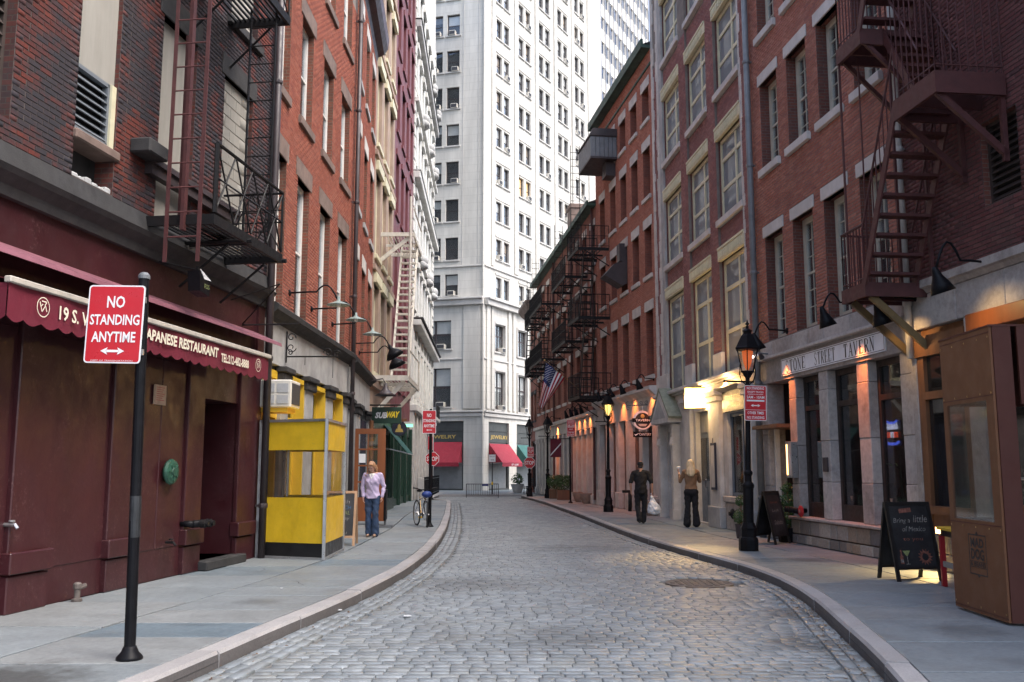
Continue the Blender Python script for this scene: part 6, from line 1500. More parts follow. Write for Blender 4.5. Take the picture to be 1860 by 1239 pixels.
# scrolled iron bracket over the yellow windows
sbk = L2.thing('sign_bracket', 'scrolled black wrought iron sign bracket without a sign above the yellow booth', 'bracket', 1.35, 0, 3.6)
b = MB(); b.tube([(0,-.03,.0),(0,-.03,.62)], .015, 6); b.tube([(0,-.03,.12),(0,-1.05,.12)], .015, 6)
def scroll(b, c, r, a0, turns, y_is=True, rr=.01):
    pts = []
    for k in range(22):
        u = k/21; a = a0+turns*2*math.pi*u; q = r*(1-.75*u); pts.append((0, c[0]+q*math.cos(a), c[1]+q*math.sin(a)))
    b.tube(pts, rr, 5)
for c,r,a,tn in (((-.12,.3),.1,3.3,1.1),((-.12,.5),.09,3.3,-1.1),((-.85,.2),.09,0,1.2),((-1.02,.18),.07,3,-1.2),((-.1,.2),.06,1,1)): scroll(b, c, r, a, tn)
b.build('scroll_arm', ['iron'], sbk)
b = MB(); b.tube([(0,-.95,.12),(0,-.95,-.3)], .006, 4); b.tube([(0,-.4,.12),(0,-.4,-.05)], .006, 4); b.build('chain', ['iron'], sbk)
# air conditioner over the booth
ac = L2.thing('air_conditioner', 'large off white window air conditioner jutting out above the yellow booth', 'air conditioner', .22, 0, 2.63)
b = MB(); b.box(-.33,.33,-.52,.25,0,.5); cs_ = b.build('casing', ['acwhite'], ac, bevel=.02)
b = MB(); b.box(-.28,.28,-.532,-.521,.06,.44); b.build('grille', ['acgrille'], cs_)
for (y0,y1) in ((-.47,-.27),(-.22,-.02)):
    for (z0,z1) in ((.07,.22),(.27,.43)): b = MB(); b.box(-.342,-.331,y0,y1,z0,z1); b.build('side_vent', ['acside'], cs_); b = MB(); b.box(.331,.342,y0,y1,z0,z1); b.build('side_vent', ['acgrille'], cs_)
b = MB(); b.box(-.28,.28,-.45,.25,-.08,-.002); b.build('support', ['yellow'], ac)
# ------------------------------------------------------------------ traffic signs
def rounded(w, h, r, n=4):
    pts = []
    for cx, cz, a0 in ((w/2-r,-h/2+r,-90),(w/2-r,h/2-r,0),(-w/2+r,h/2-r,90),(-w/2+r,-h/2+r,180)):
        for k in range(n+1): a = R(a0+90*k/n); pts.append((cx+r*math.cos(a), cz+r*math.sin(a)))
    return pts
def plate(t, w, h, loc, roll=0, yaw=0, name='sign_panel', face='signred'):
    b = MB(); b.prism(rounded(w,h,.03), 'y', -.003, .003); o = b.build(name, ['signwhite'], t, loc, (0, roll, yaw))
    b = MB(); b.prism(rounded(w-.024,h-.024,.022), 'y', -.0045, -.003); b.build('sign_face', [face], o); return o
def arrow(o, z, w, y, double=True, mat='signwhite'):
    b = MB(); h = .018*w/.2; b.box(-w/2+.05*w/.2,w/2-(.05*w/.2 if double else 0),y-.001,y,z-h*.55,z+h*.55)
    for s in ((-1,1) if double else (-1,)): b.quad((s*w/2,y-.001,z),(s*(w/2-.06*w/.2),y-.001,z-h*1.7*s),(s*(w/2-.045*w/.2),y-.001,z),(s*(w/2-.06*w/.2),y-.001,z+h*1.7*s))
    b.build('arrow', [mat], o)
def no_standing(t, w, h, loc, roll=0, yaw=0, double=True):
    o = plate(t, w, h, loc, roll, yaw); y = -.0052
    txt(o, 'NO', 0, h*.285, w*.32, h*.155, y, 'signwhite', bold=.02); txt(o, 'STANDING', 0, h*.055, w*.88, h*.135, y, 'signwhite', bold=.02); txt(o, 'ANYTIME', 0, -h*.165, w*.78, h*.135, y, 'signwhite', bold=.02)
    arrow(o, -h*.345, w*.42, y, double); txt(o, 'DEPT OF TRANSPORTATION', 0, -h*.468, w*.74, h*.018, y, 'signwhite'); return o
def tavern_hours(t, w, h, loc, yaw=0):
    o = plate(t, w, h, loc, 0, yaw); y = -.0052
    for s,z,ww,hh in (('NO STANDING',.42,.78,.075),('EXCEPT TRUCKS',.315,.72,.05),('LOADING & UNLOADING',.25,.7,.028),('2AM - 10AM',.165,.8,.08)): txt(o, s, 0, z*h, ww*w, hh*h, y, 'signwhite', bold=.02)
    b = MB(); b.box(-.4*w,.4*w,y-.001,y,.045*h,.09*h); b.box(-.46*w,.46*w,y-.001,y,-.2*h,-.19*h); b.build('bar', ['signwhite'], o)
    arrow(o, -.07*h, .44*w, y); txt(o, 'OTHER TIMES', 0, -.28*h, .74*w, .08*h, y, 'signwhite', bold=.02); txt(o, 'NO STANDING', 0, -.41*h, .78*w, .08*h, y, 'signwhite', bold=.02); return o
def stop(t, r, loc, yaw=0):
    P = [(r*math.cos(R(22.5+45*k)), r*math.sin(R(22.5+45*k))) for k in range(8)]
    b = MB(); b.prism(P, 'y', -.003, .003); o = b.build('stop_sign', ['signwhite'], t, loc, (0,0,yaw)); b = MB(); b.prism([(x*.93,z*.93) for x,z in P], 'y', -.0045, -.003); b.build('sign_face', ['signred'], o)
    txt(o, 'STOP', 0, 0, r*1.5, r*.62, -.0055, 'signwhite', bold=.02); return o
def sign_pole(name, label, x, y, h, r, lean=0, flange=True):
    t = thing(name, label, 'sign', (x,y,0)); b = MB(); b.tube([(0,0,0),(lean,0,h-.03),(lean,0,h)], [r,r*.95,r*.5], 14); b.build('pole', ['blackpaint'], t, smooth=False)
    if flange: b = MB(); b.lathe([(.105,0),(.105,.02),(.098,.03),(.07,.06),(r+.012,.09),(r+.002,.11)], 20); b.build('base_flange', ['blackpaint'], t, smooth=True)
    return t
s1 = sign_pole('street_sign', 'red No Standing Anytime sign on the nearest black pole at left', -3.13, 7.88, 3.2, .046, -.05)
no_standing(s1, .495, .67, (-.25,-.07,2.765), R(1.4), R(-4))
b = MB(); b.tube([(-.012,0,.98),(-.02,0,1.32)], .0465, 14); b.build('worn_patch', [mk('wornpaint', M_plain('worn paint', (.022,.024,.027), .5, .6, 9))], s1); b = MB(); b.box(-.08,.0,-.066,-.04,2.95,3.0); b.build('clamp', ['alu'], s1); MB().box(-.08,.0,-.066,-.04,2.5,2.55).build('clamp', ['alu'], s1)
b = MB(); b.lathe([(.05,0),(.05,.03),(.03,.055),(.0001,.06)],14,(-.05,0,3.17)); b.build('cap', ['pipegrey'], s1)
s2 = sign_pole('street_sign', 'red No Standing Anytime sign on the pole with the bicycle', -2.2, 25.25, 3.15, .045)
no_standing(s2, .37, .63, (-.04,-.06,2.79), 0, R(3), False)
s3 = sign_pole('street_sign', 'small red parking sign on a slim black pole beside the clay pots', 2.62, 42.2, 3.4, .04)
tavern_hours(s3, .38, .75, (.05,-.05,3.35), R(-6))
s5 = sign_pole('stop_sign', 'red stop sign half hidden behind the left sign pole', -4.0, 46.95, 3.1, .04); stop(s5, .37, (.0,-.05,2.02), R(6)); plate(s5, .26, .7, (-.1,-.05,2.8))
s6 = sign_pole('street_sign', 'small white and green parking sign before the crimson corner awning', -1.2, 57, 2.45, .03, flange=False); o = plate(s6, .4, .45, (.0,-.04,2.15), 0, 0, 'sign_panel', 'signwhite'); txt(o, 'PARKING', 0, .1, .3, .06, -.0052, 'copper'); arrow(o, -.1, .22, -.0052, True, 'black')

# ------------------------------------------------------------------ street lamps
def lamp_post(label, x, y, glow, lean=0.0, scale=1.0):
    t = thing('street_lamp', label, 'street lamp', (x,y,0)); t.rotation_euler = (0, lean, 0); t.scale = (scale,)*3
    b = MB(); b.lathe([(.185,0),(.185,.2),(.17,.24),(.15,.26),(.15,.38),(.16,.42),(.13,.48),(.115,.52)], 8); b.build('base', ['blackpaint'], t, rot=(0,0,R(22.5)))
    b = MB(); b.lathe([(.105,.5),(.1,.6),(.1,1.16),(.115,1.2),(.115,1.24),(.07,1.3),(.065,1.4),(.085,1.44),(.085,1.48),(.055,1.52),(.05,2.4),(.046,3.05),(.06,3.1),(.06,3.14),(.04,3.18),(.04,3.3)], 14); b.build('post', ['blackpaint'], t, smooth=False)
    for k in range(10): a = 2*math.pi*k/10; b = MB(); b.bar((.1*math.cos(a),.1*math.sin(a),.6),(.1*math.cos(a),.1*math.sin(a),1.15),.018,.018) if k == 0 else None
    b = MB(); b.tube([(-.45,0,3.22),(.12,0,3.22)], .018, 6); b.sphere((-.45,0,3.22),.028,6); b.build('ladder_bar', ['blackpaint'], t)
    # six sided lantern: ribs, glass, roof, finial
    n = 6; r0, r1, z0, z1 = .12, .225, 3.42, 3.86
    b = MB()
    for k in range(n):
        a = 2*math.pi*k/n+.26; c, s = math.cos(a), math.sin(a); b.tube([(r0*c,r0*s,z0),(r1*c,r1*s,z1)], .011, 5)
        pts = [(.035*c,.035*s,3.16),(.13*c,.13*s,3.24),(.17*c,.17*s,3.36),(.16*c,.16*s,3.55)]; b.tube(pts, .009, 5)
    b.lathe([(r0+.01,z0-.02),(r0+.01,z0+.01),(.04,z0+.01)], n, (0,0,0)); b.lathe([(.05,3.3),(.11,3.4)], n)
    fr_ = b.build('lantern_frame', ['blackpaint'], t)
    for k in range(n):
        a = 2*math.pi*k/n+.26; a2 = a+2*math.pi/n
        b = MB(); b.quad((r0*math.cos(a),r0*math.sin(a),z0),(r0*math.cos(a2),r0*math.sin(a2),z0),(r1*math.cos(a2),r1*math.sin(a2),z1),(r1*math.cos(a),r1*math.sin(a),z1)); b.build('pane', ['glass'], fr_)
    b = MB(); b.lathe([(.02,3.45),(.05,3.5),(.085,3.62),(.11,3.82),(.02,3.84)], 12); b.build('mantle', [glow], t, smooth=True)
    b = MB(); b.lathe([(.255,3.84),(.26,3.88),(.24,3.9),(.13,4.12),(.09,4.16),(.09,4.2),(.11,4.22),(.05,4.26),(.02,4.28)], n); b.build('roof', ['blackpaint'], t, rot=(0,0,.26))
    b = MB(); b.lathe([(.02,4.26),(.035,4.3),(.015,4.33),(.045,4.36),(.02,4.39),(.012,4.42),(.0001,4.46)], 10); b.build('finial', ['blackpaint'], t, smooth=True)
    return t
lp = lamp_post('nearest black lamp post with an amber lantern beside the tavern chalkboard', 4.5, 18.04, 'lampglow', .028)
tavern_hours(lp, .43, .68, (.12,-.12,2.8), R(2)); b = MB(); b.box(-.02,.12,-.11,-.05,2.6,2.64); b.box(-.02,.12,-.11,-.05,3.0,3.04); b.build('sign_clamp', ['alu'], lp)
l2 = lamp_post('black lamp post with a yellow glowing lantern behind the man in black', 3.45, 33.76, 'lampglow2', .01)
l3 = lamp_post('dark lamp post beside the leafy planters near the flag', 1.87, 49.17, 'brownstone', 0)
l4 = lamp_post('farthest dark lamp post carrying a stop sign by the corner house', .97, 52.0, 'brownstone', 0)
stop(l4, .33, (-.0,-.14,1.85)); tavern_hours(l4, .37, .56, (.06,-.14,2.45))

# ------------------------------------------------------------------ yellow booth
yb = thing('entrance_booth', 'bright yellow vinyl entrance booth with clear windows and aluminium frame', 'booth', (-3.2,16.12,0))
A_, B_, C_ = Vector((-1.27,.5,0)), Vector((0,0,0)), Vector((-.02,1.92,0)); D_ = Vector((-1.2,2.0,0))
def vpanel(t, name, p, q, z0, z1, mat, th=.012, wave=0.0, n=8):
    p = Vector(p); q = Vector(q); d = (q-p).normalized(); nn = Vector((d.y,-d.x,0)); b = MB(); N = n if wave else 1
    for i in range(N+1):
        u = i/N; P = p+(q-p)*u; w = wave*math.sin(u*9+z0*5)*math.sin(math.pi*u)
        for z, dz in ((z0,0),((z0+z1)/2,1),(z1,0)):
            for s in (0,1): o = P+nn*(w*dz-th*s+.0); b.v.append((o.x,o.y,z))
    for i in range(N):
        for j in range(2):
            a = i*6+j*2; c = a+6; b.face((a,c,c+2,a+2)); b.face((a+1,a+3,c+3,c+1))
        a = i*6; c = a+6; b.face((a,a+1,c+1,c)); b.face((a+4,c+4,c+5,a+5))
    b.face((0,2,3,1)); b.face((2,4,5,3)); e = N*6; b.face((e,e+1,e+3,e+2)); b.face((e+2,e+3,e+5,e+4))
    return b.build(name, [mat], t)
for (p,q) in ((A_,B_),(B_,C_)):
    vpanel(yb,'kick_panel',p,q,.03,.27,'blackvinyl'); vpanel(yb,'lower_panel',p,q,.275,1.045,'vinyl',wave=.012); vpanel(yb,'window_sheet',p,q,1.05,1.86,'clearvinyl',.004,wave=.01); vpanel(yb,'upper_panel',p,q,1.865,2.36,'vinyl',wave=.006)
vpanel(yb,'back_panel',C_,D_,.275,1.045,'vinyl'); vpanel(yb,'back_panel',C_,D_,1.865,2.36,'vinyl'); vpanel(yb,'back_panel',C_,D_,.03,.27,'blackvinyl')
for P in (A_,B_,C_,D_): b = MB(); b.box(P.x-.025,P.x+.025,P.y-.025,P.y+.025,0,2.4); b.build('frame_post', ['alu'], yb)
for p,q in ((A_,B_),(B_,C_),(C_,D_)):
    for z in (2.38,.02): MB().bar((p.x,p.y,z),(q.x,q.y,z),.05,.045).build('frame_rail', ['alu'], yb)
m_ = (A_+B_)/2; b = MB(); b.box(A_.x+.42,A_.x+.45,A_.y+.25,A_.y+.28,1.05,2.36); b.build('inner_post', ['alu'], yb)
b = MB(); P = [A_,B_,C_,D_]; b.face([len(b.v)+i for i in range(4)]); b.v += [(p.x,p.y,2.405) for p in P]; b.v += [(p.x,p.y,2.385) for p in P]; b.face((7,6,5,4)); b.build('roof_sheet', ['vinyl'], yb)

# ------------------------------------------------------------------ brown booth
MD = Facade((4.97,10.68), (4.93,9.48)); md = thing('entrance_booth', 'brown canvas booth lettered Mad Dog at the right edge of the pavement', 'booth', MD.a, MD.rz)
Lm = MD.L
def mpan(name, x0,x1,y0,y1,z0,z1,mat): b = MB(); b.box(x0,x1,y0,y1,z0,z1); return b.build(name, [mat], md)
lo_ = mpan('lower_panel', 0,Lm,-.012,.012,.03,1.0,'brownvinyl'); mpan('upper_panel', 0,Lm,-.012,.012,2.25,3.0,'brownvinyl')
mpan('window_sheet', .1,Lm-.16,-.003,.003,1.0,2.25,'clearvinyl'); mpan('window_stile', 0,.1,-.012,.012,1.0,2.25,'brownvinyl'); mpan('window_stile', Lm-.16,Lm,-.012,.012,1.0,2.25,'brownvinyl')
mpan('front_stile', Lm-.014,Lm+.014,.014,.2,.03,3.0,'brownvinyl_shaded'); mpan('front_header', Lm-.014,Lm+.014,.262,2.1,2.2,3.0,'brownvinyl_shaded'); mpan('front_panel', Lm-.012,Lm+.012,1.3,2.1,.03,2.2,'brownvinyl_shaded'); mpan('front_lower_panel', Lm-.01,Lm+.01,.262,.6,.03,1.0,'brownvinyl_shaded')
mpan('rear_panel', -.012,.012,.014,1.9,.03,1.0,'brownvinyl_shaded'); mpan('rear_panel', -.012,.012,.014,1.9,2.25,3.0,'brownvinyl_shaded'); mpan('rear_window', -.003,.003,.014,1.9,1.0,2.25,'clearvinyl')
mpan('roof_sheet', -.02,Lm+.02,-.02,2.1,3.0,3.02,'brownvinyl_shaded')
for z in (.06,.96,2.29,2.94): mpan('seam', .0,Lm,-.0145,-.0125,z,z+.012,'brownvinyl_shaded')
for x in (.03,.32,.62,.92,Lm-.04):
    for z in (.1,.93,2.32,2.9): MB().lathe([(.009,0),(.012,.002),(.0001,.003)],8,(x,-.0125,z),axis='y').build('eyelet',['brass'],md)
lg = MB(); cx, cz = .62, .64
for (x0,x1,z0,z1) in ((-.2,.2,.2,.212),(-.2,.2,-.212,-.2),(-.2,-.188,-.2,.2),(.188,.2,-.2,.2),(-.19,.19,-.075,-.069),(-.19,.19,-.135,-.129)): lg.box(cx+x0,cx+x1,-.0135,-.0125,cz+z0,cz+z1)
lg.prism([(cx-.03,cz+.213),(cx+.03,cz+.213),(cx,cz+.245)], 'y', -.0135, -.0125); lg.prism([(cx-.03,cz-.213),(cx,cz-.24),(cx+.03,cz-.213)], 'y', -.0135, -.0125); lg.build('emblem_border', ['black'], lo_)
txt(lo_, 'MAD', cx, cz+.125, .3, .1, -.014, 'black', bold=.03); txt(lo_, 'DOG', cx, cz+.005, .3, .12, -.014, 'black', bold=.03); txt(lo_, '& BEANS', cx, cz-.1, .34, .045, -.014, 'black', bold=.02)
mpan('inner_shelf', .15,Lm-.2,.7,.95,1.42,1.45,'alu'); mpan('menu_card', .75,.95,.6,.62,1.46,1.8,'redpaint'); mpan('menu_card', .72,.8,.585,.6,1.6,1.82,'orange'); mpan('inner_post', .45,.5,1.2,1.25,.0,2.9,'woodbrown')
# ------------------------------------------------------------------ chalkboards
def a_frame(label, x, y, rz, w, h, spread, frame, board):
    t = thing('chalkboard', label, 'chalkboard', (x,y,0), rz); ang = math.atan2(spread/2, h)
    out = []
    for s in (1,-1):
        b = MB(); fw = .05
        b.box(-w/2,-w/2+fw,-.016,.016,0,h); b.box(w/2-fw,w/2,-.016,.016,0,h); b.box(-w/2+fw,w/2-fw,-.016,.016,h-fw,h); b.box(-w/2+fw,w/2-fw,-.016,.016,.16,.16+fw*.8)
        o = b.build('frame', [frame], t, (0, -s*spread/2, 0), (-ang*s if s > 0 else ang, 0, 0)); o.rotation_euler = (-ang, 0, 0) if s > 0 else (-ang, 0, math.pi)
        b = MB(); b.box(-w/2+fw,w/2-fw,-.006,.006,.16+fw*.8,h-fw); out.append(b.build('board', [board], o))
    b = MB(); b.tube([(w/2-.02,-spread*.32,h*.36),(w/2-.02,spread*.32,h*.36)], .004, 4); b.build('chain', ['alu'], t)
    return t, out[0]
cb, bd = a_frame('black framed chalkboard with margarita and sun drawings, nearest on the right pavement', 5.6, 13.4, .19, .7, 1.1, .48, 'blackwood', 'chalkboard')
yb_ = -.0065
txt(bd, 'Bring a', -.13, .83, .26, .085, yb_, 'chalk', shear=.25); txt(bd, 'little', .16, .86, .22, .1, yb_, 'chalk', shear=.25); txt(bd, 'of Mexico', .04, .72, .36, .07, yb_, 'chalk', shear=.25); txt(bd, 'to you', .0, .57, .3, .05, yb_, 'chalkpink')
b = MB(); b.box(-.06,.13,yb_-.001,yb_,.95,1.01); b.build('label', ['chalkpink'], bd, rot=(0,R(-5),0))
d = MB(); y = yb_-.0005
d.prism([(-.2,.42),(-.08,.42),(-.13,.35),(-.15,.35)][::-1], 'y', y-.001, y); d.build('glass_drawing', ['chalkgreen'], bd)
d = MB(); d.box(-.144,-.136,y-.001,y,.24,.35); d.box(-.17,-.11,y-.001,y,.233,.24); d.build('stem_drawing', ['chalk'], bd)
d = MB(); d.box(-.25,-.2,y-.001,y,.24,.35); d.box(-.236,-.214,y-.001,y,.35,.43); d.build('bottle_drawing', ['chalkpink'], bd)
d = MB(); d.box(-.245,-.205,y-.002,y-.001,.26,.3); d.build('bottle_label_drawing', ['chalk'], bd)
d = MB(); P_ = []
for k in range(28): a = 2*math.pi*k/28; q = .115 if k%2 == 0 else .075; P_.append((.14+q*math.cos(a), .33+q*math.sin(a)))
d.prism(P_, 'y', y-.001, y); d.build('sun_drawing', ['chalkpink'], bd); d = MB(); d.lathe([(.05,0),(.0001,.0005)],16,(.14,y-.002,.33),axis='y'); d.build('sun_face_drawing', ['chalkboard'], bd)
cb2, bd2 = a_frame('black framed chalkboard standing just right of the nearest lamp post', 5.42, 19.75, .78, .62, 1.1, .5, 'blackwood', 'chalkboard')
txt(bd2, 'Specials', 0, .86, .3, .06, yb_, 'chalkpink', shear=.2); txt(bd2, 'Lunch', 0, .7, .24, .06, yb_, 'chalk', shear=.2); txt(bd2, 'Salads', .02, .45, .32, .09, yb_, 'chalk', shear=.2)
cb3, bd3 = a_frame('pine framed chalkboard next to the woman in the lavender shirt', -3.5, 19.4, .05, .62, 1.12, .6, 'wood', 'chalkboard')
for s,z,w_,mt in (('lunch',.9,.34,'chalk'),('BRUNCH',.78,.4,'chalkblue'),('SPECIAL',.67,.36,'chalkgreen'),("All Day",.55,.36,'chalk'),('11',.43,.1,'chalk'),('Menu',.27,.28,'chalk')): txt(bd3, s, .0, z, w_, .075, yb_, mt, shear=.1)

# ------------------------------------------------------------------ small things by the tavern
tb = thing('side_table', 'small high table with red legs and yellow top beside the brown booth', 'table', (5.95,12.35,0), -.12)
b = MB(); b.box(-.3,.3,-.3,.3,.74,.78); b.build('top', ['yellow'], tb, bevel=.006); b = MB(); b.box(-.26,.26,-.26,.26,.66,.739); b.build('apron', ['darkwood'], tb)
for sx in (-1,1):
    for sy in (-1,1): b = MB(); b.box(sx*.25-.03,sx*.25+.03,sy*.25-.03,sy*.25+.03,0,.66); b.build('leg', ['redpaint'], tb)
b = MB(); b.box(-.22,.22,-.265,-.235,.24,.31); b.box(-.265,-.235,-.22,.22,.26,.33); b.build('stretcher', ['board'], tb)
li = bpy.data.lights.new('lamp_light','SPOT'); li.energy = 55; li.color = (1,.66,.26); li.spot_size = R(120); li.spot_blend = .5; li.shadow_soft_size = .05
st = R1.thing('step_light', 'small warm step light low on the stone base behind the table', 'light', .75, -.14, .62)
b = MB(); b.box(-.12,.12,-.02,.06,-.06,.06); b.build('housing', ['pipe'], st); b = MB(); b.box(-.1,.1,-.026,-.021,-.045,.045); b.build('lens', ['glow'], st)
lo = link('lamp_light', li, st, (0,-.06,0)); lo.rotation_euler = Vector((-.1,-.8,-.75)).to_track_quat('-Z','Y').to_euler()
vl = R2.thing('standpipe', 'black fire hose connection with a round red cap on the low stone wall', 'standpipe', 2.5, -.02, .68)
b = MB(); b.tube([(-.1,.1,-.0),(-.1,-.14,.0)], .05, 10); b.tube([(-.28,-.16,.02),(.1,-.16,0)], .06, 10); b.build('pipe', ['blackpaint'], vl, smooth=True)
b = MB(); b.lathe([(.05,.0),(.115,.005),(.115,.03),(.08,.045),(.03,.05),(.0001,.05)],18,(.2,-.13,.0),axis='y'); b.build('cap', ['redpaint'], vl)
b = MB(); b.lathe([(.04,.05),(.028,.055),(.0001,.06)],14,(.2,-.13,.0),axis='y'); b.build('cap_boss', ['alu'], vl)
for x in (-.28,-.08): b = MB(); b.lathe([(.045,0),(.06,.01),(.06,.08),(.0001,.1)],12,(x,-.2,.02),axis='y'); b.build('outlet', ['iron'], vl)
mn = R2.thing('menu_box', 'lit steel menu box fixed to the tavern pier beside the entrance', 'menu box', 2.12, -.03, 1.73)
b = MB(); b.box(-.15,.15,-.11,.03,-.38,.38); b.build('case', ['alu'], mn, bevel=.008); b = MB(); b.box(-.1,-.03,-.1155,-.11,-.32,.32); b.build('lit_panel', ['glow_strip'], mn); b = MB(); b.box(-.03,.12,-.1155,-.11,-.32,.32); b.build('menu_sheet', ['stone_lt'], mn)
b = MB(); b.box(-.156,-.151,-.1,.01,-.32,.32); b.build('lit_panel', ['glow_strip'], mn)
pq = R2.thing('plaque', 'small dark plaque on the middle granite pier of the tavern', 'plaque', 3.6, -.0, 1.62); b = MB(); b.box(-.1,.1,-.03,.0,-.14,.14); b.build('plate', ['pipe'], pq, bevel=.006)
ne = R2.thing('neon_sign', 'blue white and red neon beer sign inside the right tavern window', 'neon sign', 5.62, .3, 2.2)
for (w,h,z,m) in ((.4,.05,-.2,'neonblue'),(.34,.04,.17,'neonblue')): b = MB(); b.tube([(-w/2,0,z),(-w/4,0,z-.03),(w/4,0,z-.03),(w/2,0,z)], h/2, 6); b.build('neon_tube', [m], ne)
for k in range(5): b = MB(); x = -.16+k*.08; b.tube([(x-.02,0,.02),(x,0,.13),(x+.02,0,.03)], .014, 5); b.build('neon_tube', ['neonwhite'], ne)
for k in range(3): b = MB(); x = -.12+k*.12; b.tube([(x-.04,0,-.12),(x-.04,0,-.03),(x+.04,0,-.03),(x+.04,0,-.12)], .014, 5); b.build('neon_tube', ['neonred' if k != 1 else 'neonwhite'], ne)
b = MB(); b.box(-.24,.24,.03,.05,-.26,.22); b.build('backing', ['black'], ne)
lbx = thing('lightbox_sign', 'blank glowing yellow white lightbox sign jutting from the plum house', 'sign', (5.14,26.0,3.5))
b = MB(); b.box(-.3,.3,-.06,.06,-.27,.27); b.build('lit_panel', ['lightbox'], lbx)
b = MB(); b.box(-.32,-.301,-.07,.07,-.29,.29); b.box(.301,.32,-.07,.07,-.29,.29); b.box(-.3,.3,-.07,.07,.271,.29); b.box(-.3,.3,-.07,.07,-.29,-.271); b.tube([(.2,0,.29),(.3,0,.4)],.015,5); b.build('frame', ['brass'], lbx)
li = bpy.data.lights.new('lamp_light','POINT'); li.energy = 45; li.color = (1,.66,.28); li.shadow_soft_size = .25; link('lamp_light', li, lbx, (-.15,-.35,-.1))
nb2 = R3.thing('notice_board', 'narrow framed notice board on the stone pier right of the grey doors', 'notice board', 6.62, -.12, 1.6); b = MB(); b.box(-.2,.2,-.05,.0,-.62,.62); b.build('frame', ['navy'], nb2, bevel=.006); b = MB(); b.box(-.15,.15,-.056,-.05,-.55,.55); b.build('sheet', ['stone_lt'], nb2); b = MB(); b.tube([(0,-.03,.62),(0,-.03,.74)],.01,5); b.build('hook', ['navy'], nb2)
bell = R3.thing('wall_valve', 'round dark valve on the stone base below the shop window', 'valve', 7.9, -.06, .42); b = MB(); b.lathe([(.12,0),(.13,.03),(.1,.06),(.05,.08),(.05,.12),(.0001,.12)],16,axis='y'); b.build('valve_cap', ['iron'], bell)
# hanging round sign
hs_ = thing('hanging_sign', 'round white rimmed tavern sign with a black plaque hanging from a scrolled bracket', 'sign', (4.56,32.5,3.2))
ring = MB(); ring.lathe([(.32,-.025),(.34,0),(.32,.025),(.27,.025),(.27,-.025),(.32,-.025)], 24, axis='y'); ring.build('rim', ['signwhite'], hs_)
b = MB(); b.lathe([(.28,-.012),(.28,.012),(.0001,.012)],24,axis='y'); b.lathe([(.28,-.012),(.0001,-.012)],24,axis='y'); dsk = b.build('disc', ['darkwood'], hs_)
b = MB(); b.box(-.36,.36,-.03,.03,-.06,.08); bnd = b.build('band', ['blackpaint'], hs_); 
txt(bnd, 'TAVERN', 0, .01, .5, .085, -.032, 'signwhite', bold=.02)
b = MB(); b.sphere((0,-.02,.15),.07,8,0,1,.3,1); b.build('emblem', ['gold'], hs_); b = MB(); b.prism([(-.16,-.12),(.16,-.12),(.1,-.2),(-.1,-.2)][::-1],'y',-.016,-.012); b.build('ornament', ['stone_lt'], hs_)
b = MB(); b.box(-.34,.34,-.02,.02,-.58,-.38); pqq = b.build('plaque', ['blackpaint'], hs_); txt(pqq, 'CANTERY', .08, -.48, .42, .09, -.022, 'signwhite'); 
b = MB(); b.prism([(-.3,-.47),(-.26,-.53),(-.1,-.42),(-.26,-.49)],'y',-.023,-.021); b.build('tick_mark', ['signwhite'], pqq)
b = MB()
for s in (-1,1): b.tube([(s*.28,0,-.2),(s*.36,0,-.1),(s*.2,0,.3)], .012, 5)
b.tube([(-.12,0,-.31),(-.12,0,-.38)],.01,4); b.tube([(.12,0,-.31),(.12,0,-.38)],.01,4); b.tube([(0,0,.34),(0,0,.5)],.01,4); b.build('hanger', ['signwhite'], hs_)
b = MB(); b.tube([(-.5,0,.52),(.42,0,.56)],.018,6)
for c,r,a,tn in (((-.5,.6),.08,4.7,-1.1),((-.5,.44),.08,1.6,1.1),((-.05,.62),.07,4.7,1.1),((.15,.64),.07,4.7,-1.1)):
    pts = []
    for k in range(20): u = k/19; aa = a+tn*2*math.pi*u; q = r*(1-.7*u); pts.append((c[0]+q*math.cos(aa),0,c[1]+q*math.sin(aa)))
    b.tube(pts,.011,5)
b.build('scroll_arm', ['pipegrey'], hs_)
bn = thing('banner', 'red banner with a white diagonal stripe hanging far along the right', 'banner', (2.2,47,2.55)); b = MB(); b.box(-.27,.27,-.012,.012,-.45,.45); bb_ = b.build('cloth', ['awning'], bn); b = MB(); b.prism([(-.27,-.32),(-.27,-.4),(.27,.2),(.27,.28)][::-1],'y',-.014,-.012); b.build('stripe', ['signwhite'], bb_); b = MB(); b.tube([(-.3,0,.47),(.75,0,.47)],.018,6); b.build('arm', ['iron'], bn)
